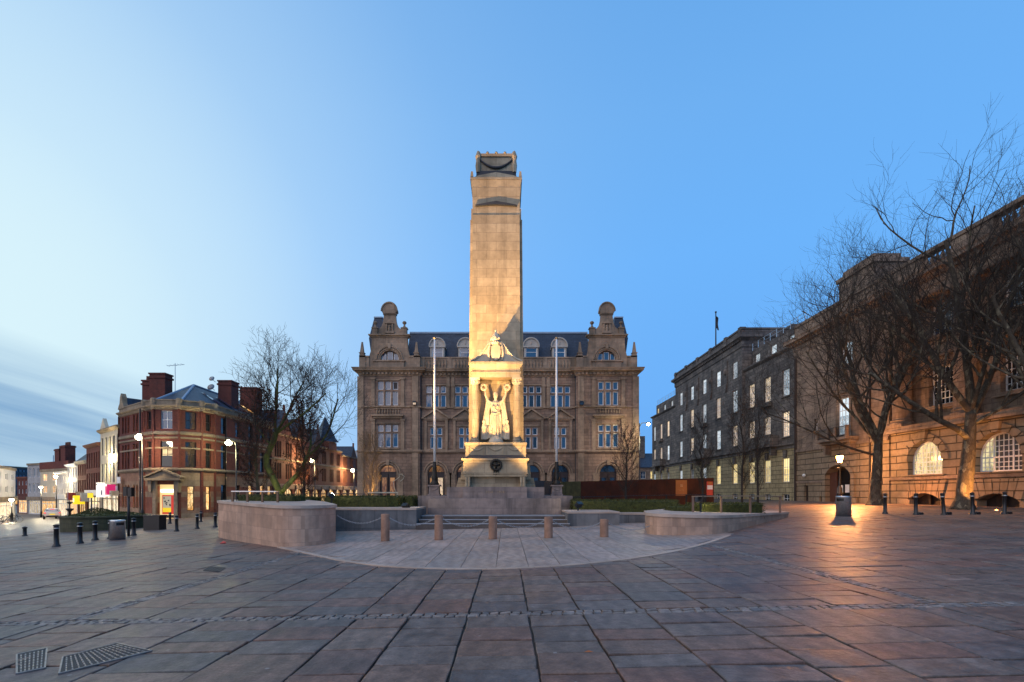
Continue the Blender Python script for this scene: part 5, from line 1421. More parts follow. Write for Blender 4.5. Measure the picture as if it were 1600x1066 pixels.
for k in range(9): x = c-.5+R.uniform(0,.6); z = .1+R.uniform(0,.9); g.box(x, x+.13, .296, .308, z, z+.11)
o = g.build('poster_picture', M_dark, d_)
g = MB(fr); g.tube([(c-.62,.2,1.72),(c+.62,.2,1.72)], .17, 10); g.build('lit_door_sign', glow('backlit_sign', (1.0,.93,.75), 2.4), cb)
# hipped slate roof
AP = (-36.2,56.0,13.95); RE = (-36.6,66.5,13.95); zr = ZT_-.25
mb = MB()
P3 = [(p[0], p[1], zr) for p in PTS]; V = P3+[AP, RE, (-43,64,zr)]
q = len(P3)
mb.add(V, [(0,1,q),(1,2,q),(2,3,q),(3,4,q),(4,5,q),(5,6,q+1,q),(0,q,q+1,q+2)]); mb.build('roof', M_slate, cb)
mb = MB()
for i in (1, 3): mb.tube([Vector(P3[i])+Vector((0,0,.05)), Vector(AP)+Vector((0,0,.05))], .13, 6)
mb.tube([Vector(AP)+Vector((0,0,.05)), Vector(RE)+Vector((0,0,.05))], .12, 6); mb.build('lead_hips', M_lead, cb)
nrm = (Vector(P3[6])-Vector(P3[5])).cross(Vector(AP)-Vector(P3[5])).normalized()
for k in range(4):
    y = 54.6+k*2.7; 
    def onr(y, t): return Vector((-31.0, y, zr)).lerp(Vector((AP[0], y, AP[2])), t)+nrm*.06*(1 if nrm.z > 0 else -1)
    mb = MB(); mb.add([onr(y,.3), onr(y+.75,.3), onr(y+.75,.68), onr(y,.68)], [(0,1,2,3)]); mb.build('skylight', M_glass if k < 3 else M_shop, cb)
def chimney(parent, x0, x1, y0, y1, z0, z1, pots=3, m=M_brick):
    mb = MB(); mb.box(x0,x1,y0,y1,z0,z1); mb.box(x0-.1,x1+.1,y0-.1,y1+.1,z1-.55,z1-.35); mb.box(x0-.08,x1+.08,y0-.08,y1+.08,z1-.12,z1+.04)
    o = mb.build('chimney', m, parent)
    for k in range(pots):
        g = MB(); x = x0+(x1-x0)*(k+.5)/pots; g.lathe([(.17,z1),(.14,z1+.5),(.17,z1+.55)], (x,(y0+y1)/2,0), 8); g.build('chimney_pot', M_brick2, o)
chimney(cb, -40.7,-39.0,54,55.0,9,14.1); chimney(cb, -39.0,-37.3,52.8,54.0,9,14.6,0); chimney(cb, -34.6,-33.0,58,59.6,10,15.0,0)
def dish(name, label, c, r, m=M_lead):
    mb = MB(); mb.lathe([(.02,0),(r*.6,.06),(r,.2)], (0,0,0), 14); mb.tube([(0,0,0),(0,0,.5)], .02, 5); mb.tube([(0,0,0),(0,.1,-.6)], .03, 5)
    return mb
for i, (c_, r) in enumerate((((-35.1,57.6,14.0),.42),((-35.0,57.6,15.0),.32))):
    mb = dish('', '', c_, r); o = mb.build('satellite_dish', M_paleclad, cb, True, Matrix.Translation(c_) @ Matrix.Rotation(rad(65), 4, 'X'))
mb = MB(); mb.tube([(-37.0,54,12.5),(-37.0,54,16.0)], .03, 5); mb.tube([(-37.9,54,15.7),(-36.1,54.2,15.9)], .025, 4)
for k in range(5): mb.tube([(-37.8+k*.4,53.7,15.72+k*.04),(-37.8+k*.4,54.3,15.72+k*.04)], .015, 4)
mb.build('aerial', M_lead, cb)
fr, ln = edge(PTS[0], PTS[1])
mb = MB(fr); mb.prism([(-.1,10.7),(1.9,10.7),(1.6,11.1),(1.35,11.3),(1.2,12.0),(.9,12.4),(.6,12.0),(.45,11.3),(.2,11.1)], -.15, .3); mb.build('street_gable', M_bufftrim, cb)
mb = MB(fr); gable_roof(mb, 0, 1.8, .1, 6, 10.6, 12.0, 0, 0, 'v'); mb.build('gable_roof', M_slate, cb)
mb = MB(fr); mb.box(.5, 1.5, -.4, -.34, 2.55, 3.25); mb.build('name_board', M_white, cb)
mb = MB(); mb.tube([(-30.88,53.2,-1),(-30.88,53.2,10)], .08, 7); mb.tube([(-36.85,48.62,-1),(-36.85,48.62,10)], .07, 7); mb.build('drainpipe', M_black, cb)

# brick terrace along the side street, three houses of different make
def terrace(label, y0, y1, zt, zr, nb, gables, mat, seed, shop=True, base=-1.1):
    rr = random.Random(seed)
    t = thing('brick_terrace', label, 'building', (-31, y0, base), group=None)
    fr = frame(-31.0, 0, 90)
    ops = []; w = []; bw = (y1-y0)/nb
    for k in range(nb):
        for q in (-.62,0,.62):
            u = y0+bw*(k+.5)+q*min(1.1, bw*.42); ww = .5
            for za, zb_ in ((3.4,5.6),(6.4,8.6)): ops.append((u-ww/2, u+ww/2, za, zb_)); w.append((u, za, ww, zb_-za, 1))
        u = y0+bw*(k+.5); ops.append((u-bw*.36, u+bw*.36, -.9, 2.2, .7)); w.append((u, -.9, bw*.72, 3.1, 0))
    mb = MB(fr); wall(mb, y0, y1, base-1, zt, ops, .2); mb.add([(y0,0,base),(y0,12,base),(y0,12,zt),(y0,0,zt)], [(3,2,1,0)]); mb.build('wall', mat, t)
    for u, z, ww, h, k in w:
        if k: window(t, fr, u, z, ww, h, M_glassdk if rr.random() < .9 else M_lito, M_timber, 0, (), (.5,), .05, .06, .12)
        else: window(t, fr, u, z, ww, h, M_shop if rr.random() < .85 else M_shopw, M_timber, .7, (.33,.66), (.72,), .08, .1, .14, 'shopfront')
    mb = MB(fr)
    for z in (2.45, 5.95, zt-.2): cornice(mb, y0, y1, z, [(.04,0),(.16,.08),(.2,.22),(.03,.3)], (0,0))
    mb.build('stone_bands', M_bufftrim, t)
    mb = MB(fr); 
    for k in range(nb): mb.box(y0+bw*k+.3, y0+bw*(k+1)-.3, -.26, -.03, 2.02, 2.62)
    o = mb.build('shop_fascias', M_sand, t); o['kind'] = 'stuff'
    mb = MB(fr); gable_roof(mb, y0, y1, -.2, 11, zt, zr, 0, 0); mb.build('roof', M_slate, t)
    for g0, g1, gz in gables:
        mb = MB(fr); mb.prism([(g0,zt-.1),(g1,zt-.1),((g0+g1)/2,gz)], -.18, .15); mb.box((g0+g1)/2-.12,(g0+g1)/2+.12,-.2,.1,gz-.1,gz+.7); mb.build('gable', mat, t)
        mb = MB(fr); mb.add([(g0-.1,-.2,zt),(g1+.1,-.2,zt),((g0+g1)/2,-.2,gz+.05),(g0,5,zt),(g1,5,zt),((g0+g1)/2,5,gz+.05)], [(0,2,5,3),(2,1,4,5)]); mb.build('gable_roof', M_slate, t)
    return t
t = terrace('tall brick terrace with two steep gables next to the corner building', 64.0, 77.0, 9.6, 12.6, 4, [(65,69.6,13.0),(71.2,75.6,12.6)], M_brick2, 1)
chimney(t, -35.6,-33.4,64.6,66.2,10,15.6,0)
mb = dish('', '', (0,0,0), .75); mb.build('satellite_dish', M_paleclad, t, True, Matrix.Translation((-36.0,63.6,13.6)) @ Matrix.Rotation(rad(65), 4, 'X'))
t = terrace('brick terrace with a blue slate pyramid turret over the side street', 77.0, 91.0, 9.2, 11.4, 4, [(77.6,81,11.9)], M_brick2, 2)
mb = MB(); mb.box(-33.4,-30.6,83.4,87.2,9.0,10.4); mb.build('turret_base', M_brick2, t)
mb = MB(); mb.lathe([(2.5,10.4),(2.0,10.9),(.03,15.0)], (-32,85.3,0), 4); mb.build('turret_roof', M_slate, t)
terrace('lower brick terrace at the distant end of the side street', 91.0, 118.0, 8.6, 10.4, 7, [(96,99.5,10.8)], M_brick2, 3)
t = thing('distant_block', 'pale flat topped block far off at the end of the side street', 'building', (-40, 150, 0))
mb = MB(); mb.box(-52,-30,150,160,-1,14.5); mb.build('wall', M_paleclad, t); mb = MB(); mb.box(-42,-36,149.94,149.99,12.2,13.6); mb.build('window_band', M_glass, t)

# shops down the hill to the left of the corner building
RD = frame(-36.8, 48.8, -38.5)          # local u runs up the street toward the corner; shops lie at negative u
def shop(name, label, u0, u1, zt, base, mat, storeys, nb, ww, front, trim=M_bufftrim, roof=None, chim=(), frm=M_timber, glassm=M_glassdk, depth=10, lit=0.0, seed=0):
    rr = random.Random(seed+5)
    t = thing(name, label, 'building', tuple(RD @ Vector(((u0+u1)/2, 0, base))))
    ops = []; w = []; bw = (u1-u0)/nb
    for k in range(nb):
        u = u0+bw*(k+.5)
        for za, zb_ in storeys: ops.append((u-ww/2, u+ww/2, za, zb_)); w.append((u, za, ww, zb_-za))
    sf = (u0+.4, u1-.4, base+.3, base+3.0); ops.append(sf)
    mb = MB(RD); wall(mb, u0, u1, base-1, zt, ops, .18)
    mb.add([(u0,0,base-1),(u0,depth,base-1),(u0,depth,zt),(u0,0,zt)], [(3,2,1,0)]); mb.add([(u1,0,base-1),(u1,depth,base-1),(u1,depth,zt),(u1,0,zt)], [(0,1,2,3)])
    if not roof: mb.add([(u0,0,zt),(u1,0,zt),(u1,depth,zt),(u0,depth,zt)], [(0,1,2,3)])
    mb.build('wall', mat, t)
    for u, z, a, h in w: window(t, RD, u, z, a, h, M_shop if rr.random() < lit else glassm, frm, 0, (.5,) if a > .8 else (), (.5,), .05, .07, .1)
    window(t, RD, (u0+u1)/2, base+.3, u1-u0-.8, 2.7, front, frm, 0, (.25,.5,.75), (.75,), .1, .12, .12, 'shopfront')
    mb = MB(RD); mb.box(u0+.2,u1-.2,-.25,-.02,base+3.05,base+3.75); mb.build('shop_fascia', M_white if front is M_shopw else M_sand, t)
    mb = MB(RD); cornice(mb, u0, u1, zt-.35, [(.05,0),(.2,.1),(.38,.25),(.4,.4),(.05,.45)], (0,0)); mb.build('cornice', trim, t); mb = MB(RD); mb.box(u0,u1,-.07,0,storeys[0][0]-.35,storeys[0][0]-.15); mb.build('string_course', trim, t)
    if roof: mb = MB(RD); gable_roof(mb, u0, u1, -.1, depth, zt, roof, .2, .2); mb.build('roof', M_slate, t)
    for a, b, z1 in chim:
        mb = MB(RD); mb.box(a,b,3,4.2,zt-.5,z1); mb.box(a-.08,b+.08,2.92,4.28,z1-.3,z1-.1); o = mb.build('chimney', M_brick, t)
        for k in range(3): g = MB(RD); g.lathe([(.16,z1),(.13,z1+.5)], (a+(b-a)*(k+.5)/3,3.6,0), 7); g.build('chimney_pot', M_brick2, o)
    return t
s = shop('cream_shop', 'cream stone shop with grouped tall windows and a small pointed gable', -16.1,-7.75, 9.0,-1.5, M_cream, ((2.7,5.0),(6.0,8.1)), 5, .75, M_shopw, roof=11.4, chim=((-9.6,-7.9,12.9),), seed=1, lit=.0)
mb = MB(RD); mb.prism([(-16.0,8.9),(-12.6,8.9),(-13.4,9.5),(-14.3,10.4),(-15.2,9.5)], -.15, .2); mb.build('gable', M_cream, s)
shop('red_brick_shop', 'deep red brick shop with close set dark windows and bracketed eaves', -23.2,-16.15, 7.6,-1.9, M_brick, ((1.8,4.0),(4.6,6.6)), 6, .62, M_shopw, M_brick2, seed=2, glassm=M_glassdk)
shop('brown_brick_shop', 'small brown brick shop under a steep slate roof', -28.2,-23.25, 5.7,-2.1, M_brick, ((1.6,3.2),(3.8,5.2)), 4, .6, M_shop, M_cream, roof=8.4, seed=3)
shop('white_painted_shop', 'white painted shop with sash windows down the hill', -34.5,-28.25, 5.5,-2.3, M_whitewall, ((1.4,3.0),(3.6,5.0)), 4, .8, M_shop, M_white, roof=8.2, frm=M_white, seed=4, glassm=M_glass)
shop('pale_plaster_shop', 'brightly lit pale plaster shop beside the car', -42,-34.55, 4.6,-2.5, M_whitewall, ((.9,2.1),(2.9,4.1)), 4, .6, M_shopw, M_white, seed=5, glassm=M_shop, frm=M_white)
def block(name, label, px0, px1, d0, d1, pyt, base, mat, rows, cols, pane, ww=.5, wh=.55, front=None, frm=M_white, dep=10):
    """a house across the end of the street: corners at (px0, d0) and (px1, d1), eaves at picture height pyt"""
    a, b = P(px0, HY, d0), P(px1, HY, d1); fr, ln = edge((a.x,a.y),(b.x,b.y)); zt = EYE+(HY-pyt)/F*(d0+d1)/2
    t = thing(name, label, 'building', ((a.x+b.x)/2, (a.y+b.y)/2, base)); ops = []; w = []
    sh = (zt-base-3.6)/rows; cw = ln/cols
    for r in range(rows):
        for c in range(cols):
            u = cw*(c+.5); z = base+3.6+sh*(r+.2); ops.append((u-cw*ww/2, u+cw*ww/2, z, z+sh*wh)); w.append((u, z, cw*ww, sh*wh))
    ops.append((.3, ln-.3, base+.2, base+2.7))
    mb = MB(fr); wall(mb, 0, ln, base-1, zt, ops, .2); mb.add([(0,0,base),(0,dep,base),(0,dep,zt),(0,0,zt)], [(3,2,1,0)]); mb.add([(ln,0,base),(ln,dep,base),(ln,dep,zt),(ln,0,zt)], [(0,1,2,3)]); mb.add([(0,0,zt),(ln,0,zt),(ln,dep,zt),(0,dep,zt)], [(0,1,2,3)]); mb.build('wall', mat, t)
    for u, z, a_, h in w: window(t, fr, u, z, a_, h, pane, frm, 0, (.5,), (), .06, .08, .1)
    window(t, fr, ln/2, base+.2, ln-.6, 2.5, front or M_shop, frm, 0, (.2,.4,.6,.8), (.78,), .1, .1, .12, 'shopfront')
    mb = MB(fr); mb.box(-.05, ln+.05, -.15, .3, zt, zt+.35); mb.box(.1, ln-.1, -.3, -.02, base+2.75, base+3.35); mb.build('eaves_and_fascia', M_bufftrim if mat is not M_brick else M_brick2, t)
    return t, fr, ln, zt
t, fr, ln, zt = block('brick_topped_house', 'red brick house with big chimney stacks across the bottom of the street', 63, 108, 86, 80, 736, -2.6, M_cream, 2, 3, M_shop, .5, .6, M_shop)
mb = MB(fr); mb.box(0, ln, -.12, 3, zt+.35, zt+1.6); mb.build('brick_parapet', M_brick, t)
for c0, top in ((3.0, 12.0-2.8), (5.6, 12.3-2.6)):
    mb = MB(fr); mb.box(c0, c0+1.9, 1, 2.4, zt, top); mb.box(c0-.1, c0+2, .9, 2.5, top-.35, top-.1); o = mb.build('chimney', M_brick, t)
    for k in range(3): g = MB(fr); g.lathe([(.2,top),(.17,top+.6)], (c0+.35+k*.6,1.7,0), 7); g.build('chimney_pot', M_brick2, o)
mb = MB(fr); gable_roof(mb, ln*.3, ln, 2, 9, zt+.3, zt+3.6); mb.build('roof', M_slate, t)
block('panel_clad_block', 'grey panel clad block with ribbon windows and roof masts', 43, 64, 90, 88, 727, -2.6, M_paleclad, 2, 3, M_glass, .5, .6, M_shopw)
block('small_brick_house', 'little red brick house tucked before the glass offices', 27, 43, 94, 92, 748, -2.6, M_brick, 2, 3, M_glass, .42, .5, M_shop)
block('glass_office', 'dark glazed office block on the skyline behind the little brick house', 6, 47, 150, 160, 731, -2.6, M_slate, 5, 7, M_glass, .8, .5, M_shop, M_slate)
block('white_corner_shop', 'pale plaster shop with glowing ground floor across the road', -46, 24, 52, 70, 731, -2.4, M_whitewall, 2, 6, M_glass, .38, .5, M_shopw)
for i, (x, z0, z1) in enumerate(((52, 727, 709), (66, 726, 708))):
    a = P(x, HY, 90); mb = MB(); mb.tube([(a.x, 94, EYE+(HY-z0)*90/F-.5),(a.x, 94, EYE+(HY-z1)*90/F)], .07, 5); o = mb.build('roof_mast', M_lead)
    tag(o, ('thin mast above the middle of the grey panel clad block','thin mast by the brick house end of the grey panel clad block')[i], 'mast', 'masts on the panel clad block')
# projecting shop signs down the hill
def psign(label, u, z0, z1, w, mat, extra=(), y=-1.0, th=.12):
    mb = MB(RD); mb.box(u-th/2, u+th/2, y, y+w, z0, z1); mb.box(u-.03, u+.03, y+w, .02, (z0+z1)/2-.04, (z0+z1)/2+.04)
    mb.box(u-w*.45, u+w*.45, y-.04, y+.08, z0, z1)
    o = mb.build('projecting_sign', mat); tag(o, label, 'shop sign', 'projecting shop signs down the hill')
    for nm, a, b, c, d, m in extra:
        g = MB(RD); g.box(u-w*.45+a*w*.9, u-w*.45+b*w*.9, y-.065, y-.045, z0+c*(z1-z0), z0+d*(z1-z0)); g.build(nm, m, o)
    return o
def sgl(n, c, s=.8): return glow(n, c, s)
M_pink = sgl('pink_sign', (.80,.02,.18), .6); M_wsign = sgl('white_sign', (1,.97,.9), .9); M_ysign = sgl('yellow_sign', (1.0,.72,.02), .9); M_navy = plain('navy_panel', (.03,.03,.16), .4); M_rsign = plain('red_panel', (.45,.04,.04), .4)
psign('bright pink shop sign with a pale top', -8.6, 1.3, 2.45, .8, M_pink, (('pale_panel', 0, 1, .82, 1.0, M_wsign),))
psign('white shop sign with a navy lower panel', -10.5, 1.1, 2.5, .75, M_wsign, (('navy_panel', .1, .9, .12, .5, M_navy),))
psign('tall plain white shop sign before the cream shop', -12.6, 1.0, 2.7, .7, M_wsign, (('text_band', .2, .8, .82, .9, M_dark),))
psign('small pale square shop sign above the signal post', -6.9, 1.2, 1.75, .7, M_cream, (('text_band', .1, .9, .4, .6, M_sand),))
o = psign('rounded yellow shop sign bearing a white letter m', -24.5, .0, 1.15, 1.08, M_ysign)
text('m', 1.15, RD @ Matrix.Translation((-24.5, -1.06, .28)) @ VERT, M_wsign, 'sign_text', o, .01)
psign('grey over red shop sign', -20.6, .4, 1.5, 0.79, M_paleclad, (('red_panel', .05, .95, .05, .45, M_rsign),))
psign('small red and blue shop sign near the white painted shop', -28.0, .5, 1.5, 0.86, M_rsign, (('blue_panel', .5, 1, 0, 1, M_navy),))
# ------------------------------------------------------------------ trees, hedges
def grow(lines, p, d, r, Ln, lvl, cfg, rng):
    n = cfg['segs'][lvl]; pts = [p.copy()]; rs = [r]; d = d.normalized(); step = Ln/n
    end = cfg['end'][lvl]
    dirs = []
    for i in range(n):
        j = cfg['jit'][lvl]
        d = (d + Vector((rng.gauss(0,j), rng.gauss(0,j), rng.gauss(0,j))) + Vector((0,0,cfg['up'][lvl]))).normalized()
        p = p + d*step; pts.append(p.copy()); rs.append(r*(1-(1-end)*(i+1)/n)); dirs.append(d.copy())
    lines.append((lvl, pts, rs))
    if lvl+1 >= len(cfg['segs']): return
    nc = cfg['kids'][lvl]; nc = nc if isinstance(nc, int) else rng.randint(*nc)
    for k in range(nc):
        t = cfg['start'][lvl] + (1-cfg['start'][lvl])*(k+rng.random()*.9)/nc
        f = t*n; i = min(n-1, int(f)); q = pts[i].lerp(pts[i+1], f-i); dd = dirs[i]
        ax = dd.orthogonal().normalized(); ax.rotate(Matrix.Rotation(rng.uniform(0, 6.283), 3, dd))
        ang = rad(rng.gauss(cfg['ang'][lvl], 9)); nd = dd.copy(); nd.rotate(Matrix.Rotation(ang, 3, ax))
        rr = max(cfg['rmin'], (rs[i]*(1-(f-i))+rs[i+1]*(f-i))*rng.uniform(.45,.65))
        grow(lines, q, nd, rr, Ln*rng.uniform(*cfg['ratio'][lvl])*(1.15-.45*t), lvl+1, cfg, rng)
SIDES = [10, 8, 5, 4, 3, 3]
def tubes(mb, lines, sides=SIDES):
    for lvl, pts, rs in lines: mb.tube(pts, rs, sides[min(lvl, len(sides)-1)], False)
PLANE = dict(segs=[7,7,6,5,4], jit=[.09,.13,.15,.16,.16], up=[.05,.08,.09,.10,.10], end=[.45,.35,.35,.4,.5], kids=[(6,8),(6,7),(4,5),(2,3),0], start=[.22,.2,.2,.2,0], ang=[40,42,40,38,0], ratio=[(.55,.8),(.5,.75),(.5,.8),(.5,.85),(0,0)], rmin=.0066)
def plane_tree(label, base, trunk, limbs, seed, r0):
    rng = random.Random(seed)
    t = thing('plane_tree', label, 'tree', tuple(base), group='bare plane trees before the town hall')
    mb = MB(); pts = [base+Vector(p) for p in trunk]; n = len(pts)
    fine = []; rs = []
    for i in range(n-1):
        for k in range(5):
            f = k/5; fine.append(pts[i].lerp(pts[i+1], f)); hgt = (i+f)/(n-1); rs.append(r0*(1-.42*hgt)*(1+.6*max(0, .12-hgt)/.12)*(1+rng.gauss(0,.035)))
    fine.append(pts[-1]); rs.append(r0*.56); mb.tube(fine, rs, 16); mb.build('trunk', M_bark, t, True)
    L1 = []; L2 = []
    for (f, d, ln, r) in limbs:
        i = min(n-2, int(f*(n-1))); q = pts[i].lerp(pts[i+1], f*(n-1)-i)
        ls = []; grow(ls, q, Vector(d), r, ln, 0, PLANE, rng)
        for l in ls: (L1 if l[0] < 2 else L2).append(l)
    mb = MB(); tubes(mb, L1); mb.build('limbs', M_bark, t, True); mb = MB(); tubes(mb, L2); mb.build('crown', M_twig, t)
    return t
b = Vector((28.3, 37, GZ(28.3, 37)-.1))
plane_tree('bare plane tree with dark trunk standing near the orange lamp', b, [(0,0,0),(-.05,0,1.2),(.05,0,2.6),(.12,0,4.2),(.25,0,5.4)],
    [(.86,(-.80,-.1,.80),10.5,.20),(.95,(-.42,.2,1),11.5,.20),(1.0,(.05,-.2,1.1),11.0,.22),(1.0,(.55,.05,1.0),9.5,.21),(.70,(-1,.1,.25),9.0,.10),(.92,(-.15,-.7,.8),7.5,.12),(.9,(-.6,.5,.9),9,.12)], 41, .46)
b = Vector((27.4, 29, GZ(27.4, 29)-.1))
plane_tree('bare plane tree with one side of its leaning trunk glowing orange', b, [(0,0,0),(.12,0,1.5),(.3,0,3.0),(.42,0,4.6),(.48,0,6.0)],
    [(.70,(-1,-.1,.48),7.5,.18),(.98,(-.5,.1,1),8.4,.19),(1.0,(.02,-.1,1.25),10.8,.23),(.95,(.55,.1,1),8,.20),(.85,(.9,-.2,.5),7,.12),(.97,(-.25,.6,1),8.5,.13),(.99,(-.2,-.6,1.1),8.2,.13)], 52, .42)
b = Vector((26.9, 24.2, GZ(26.9, 24.2)-.1))
plane_tree('bare plane tree cut by the picture edge with orange lit bark', b, [(0,0,0),(.05,0,1.6),(.0,0,3.4),(.15,0,5.2)],
    [(.9,(-.35,.2,1),7,.16),(1.0,(.0,.1,1.1),8.6,.18),(.95,(.6,-.1,.9),8,.15),(.92,(-.1,.6,1),7,.13)], 63, .42)
# mossy twisted tree behind the tall planter
def moss_tree():
    rng = random.Random(8); cfg = dict(PLANE); cfg['kids'] = [(5,6),(5,6),(4,5),(2,3),0]; cfg['rmin'] = .007
    x, y = -12.9, 27.5; b = Vector((x, y, .3)); sc = y/F
    t = thing('mossy_tree', 'bare twisted tree with green mossy forked trunk behind the tall planter', 'tree', tuple(b))
    W_ = lambda px, py, dy=0: Vector(((px-VX)*sc, y+dy, EYE-(py-HY)*sc))
    mb = MB()
    def limb(pts, r0, r1):
        n = len(pts); sm = []
        for i in range(n-1):
            for k in range(4): sm.append(pts[i].lerp(pts[i+1], k/4))
        sm.append(pts[-1]); mb.tube(sm, [r0+(r1-r0)*i/(len(sm)-1) for i in range(len(sm))], 9)
    limb([W_(441,800), W_(438,772), W_(427,748), W_(417,728), W_(416,716), W_(422,700), W_(428,688), W_(431,676)], .20, .15)
    limb([W_(440,768), W_(450,756,.1), W_(462,742,.2), W_(470,728,.3), W_(476,712,.4)], .16, .10)
    mb.build('trunk', M_barkmoss, t, True)
    ls = []
    for p, d, ln, r in ((W_(431,676),(-.34,.1,1),4.5,.075),(W_(431,676),(.0,-.1,1.15),5.0,.08),(W_(431,676),(.50,.1,.95),4.6,.08),(W_(431,678),(.9,-.1,.6),5.0,.075),(W_(476,712,.4),(.85,.1,.62),5.2,.075),(W_(476,712,.4),(.2,.3,1),3.2,.07),(W_(424,696),(-.75,.1,.6),2.6,.06)):
        grow(ls, p, Vector(d), r, ln*.75, 0, cfg, rng)
    mb = MB(); tubes(mb, [l for l in ls if l[0] < 1]); mb.build('limbs', M_barkmoss, t, True); mb = MB(); tubes(mb, [l for l in ls if l[0] >= 1]); mb.build('crown', M_twig, t)
moss_tree()
def leafquad(mb, p, s, rng):
    a = Vector((rng.gauss(0,1), rng.gauss(0,1), rng.gauss(0,1))).normalized(); b = a.orthogonal().normalized(); c = a.cross(b)
    mb.add([p-b*s, p+c*s*.55, p+b*s, p-c*s*.55], [(0,1,2,3)])
def column_tree(label, x, y, z0, h, w, seed, leaves, twigm=M_twig, nst=26, leafm=M_leafbr, bark=M_twig, group='columnar trees round the memorial', bare=.14):
    rng = random.Random(seed); t = thing('columnar_tree', label, 'tree', (x, y, z0), group=group)
    mb = MB(); tr = [Vector((x+rng.gauss(0,.02*k), y, z0+h*k/8*.96)) for k in range(9)]; mb.tube(tr, [.085*(1-.1*k)+.006 for k in range(9)], 8); mb.build('trunk', bark, t, True)
    cfg = dict(segs=[5,4,3], jit=[.08,.14,.18], up=[.22,.14,.1], end=[.3,.4,.5], kids=[(7,9),(4,5),0], start=[.15,.1,0], ang=[30,32,0], ratio=[(.3,.5),(.4,.6),(0,0)], rmin=.006)
    ls = []
    for k in range(nst):
        f = bare+(.86-bare)*(k+rng.random())/nst; a = rng.uniform(0, 6.283); prof = math.sin(math.pi*min(1, (f-bare+.12)/(1-bare+.1)))**.7
        p = Vector((x, y, z0+h*f)); d = Vector((math.cos(a), math.sin(a), .75))
        grow(ls, p, d, .022*(1-f*.5), (w*.5*prof)*1.55+.25, 0, cfg, rng)
    mb = MB(); tubes(mb, ls, [5,3,3]); mb.build('crown', twigm, t)
    if leaves:
        mb = MB(); tips = [q for l in ls if l[0] >= 1 for q in l[1][1:]]
        for k in range(leaves): leafquad(mb, rng.choice(tips)+Vector((rng.gauss(0,.03), rng.gauss(0,.03), rng.gauss(0,.05))), rng.uniform(.028,.06), rng)
        mb.build('withered_leaves', leafm, t)
    return t
def cx(px, d): return (px-VX)/F*d
column_tree('columnar tree with many withered brown leaves by the high handrail', cx(402,27), 27, .3, 7.2, 2.3, 1, 4600, nst=40)
column_tree('columnar tree with brown leaves between the mossy tree and the star bright lamp', cx(475,28), 28, .3, 6.9, 2.2, 2, 4600, nst=40)
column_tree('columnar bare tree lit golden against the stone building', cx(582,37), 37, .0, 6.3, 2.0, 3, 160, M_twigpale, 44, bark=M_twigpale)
column_tree('columnar tree with a few russet leaves before the hoarding', cx(978,35), 35, .3, 6.2, 2.2, 4, 900, M_twig, 40)
column_tree('slim bare columnar tree just left of the red and white notice', cx(1098,36), 36, .4, 7.2, 1.9, 5, 220, M_twig, 34)
column_tree('tall columnar tree with pale twigs before the lit office windows', cx(1160,35), 35, .4, 8.6, 2.4, 6, 420, M_twig, 38)
column_tree('columnar bare tree standing close beside the tallest columnar tree', cx(1184,34), 34, .4, 8.0, 2.0, 7, 260, M_twig, 34)

def hedge(label, plan, z0, z1, seed, dens=420, name='hedge'):
    rng = random.Random(seed)
    a = [Vector(p) for p in plan]; cen = sum(a, Vector((0,0)))/len(a)
    t = MB()
    inner = [tuple(cen+(p-cen)*(1-.10/max(.4,(p-cen).length))) for p in a]
    t.plan(inner, z0-.1, z1-.06)
    n = len(plan)
    for i in range(n):
        p, q = a[i], a[(i+1) % n]; l = (q-p).length; nn = Vector((q.y-p.y, -(q.x-p.x))).normalized()
        for k in range(int(l*(z1-z0)*dens)):
            f = rng.random(); z = rng.uniform(z0-.05, z1); b = p.lerp(q, f)+nn*(rng.gauss(-.02,.03)+.025*math.sin(z*9+f*l*4))
            leafquad(t, Vector((b.x, b.y, z)), rng.uniform(.018,.042), rng)
    area = abs(sum(a[i].x*a[(i+1)%n].y-a[(i+1)%n].x*a[i].y for i in range(n)))/2
    x0, x1 = min(p.x for p in a), max(p.x for p in a); y0, y1 = min(p.y for p in a), max(p.y for p in a)
    def ins(x, y):
        r = False
        for i in range(n):
            p, q = a[i], a[i-1]
            if (p.y > y) != (q.y > y) and x < (q.x-p.x)*(y-p.y)/(q.y-p.y)+p.x: r = not r
        return r
    for k in range(int(area*dens*.8)):
        x, y = rng.uniform(x0,x1), rng.uniform(y0,y1)
        if ins(x, y): leafquad(t, Vector((x, y, z1+rng.gauss(-.02,.025)+.02*math.sin(x*5)*math.sin(y*4))), rng.uniform(.018,.042), rng)
    o = t.build(name, M_hedge); tag(o, label, 'hedge', 'clipped box hedges'); return o
hedge('clipped box hedge inside the tall curved planter behind the handrail', [(-11.3,20.2),(-8.9,20.2),(-8.9,21.6),(-11.6,21.6)], 1.05, 1.47, 1)
hedge('long clipped box hedge above the dark wall next to the steps', [(-8.9,23.4),(-5.6,23.2),(-5.2,23.6),(-5.2,25.4),(-9.2,25.6)], .8, 1.40, 2)
hedge('short dark box hedge close to the flagpole pedestal', [(-5.1,24.4),(-4.75,24.5),(-4.75,26.2),(-5.1,26.2)], .9, 1.4, 3)
hedge('low rounded box hedge between tall planter and long hedge', [(-12.2,24),(-9.6,23.6),(-9.6,25.3),(-12.2,25.3)], .9, 1.35, 4)
hedge('long clipped box hedge before the rusty hoarding', [(3.3,24.6),(5.0,23.9),(8.6,24.0),(8.7,26.2),(3.5,26.4)], .55, 1.2, 5)
hedge('clipped box hedge with a lamplit corner in the low planter', [(8.3,20.4),(11.4,21.3),(11.6,22.4),(8.3,22.4)], .5, 1.12, 6)
hedge('tiny box bush at the open end of the low planter', [(7.0,20.4),(7.9,20.3),(7.9,21.6),(7.0,21.6)], .5, 1.02, 7)
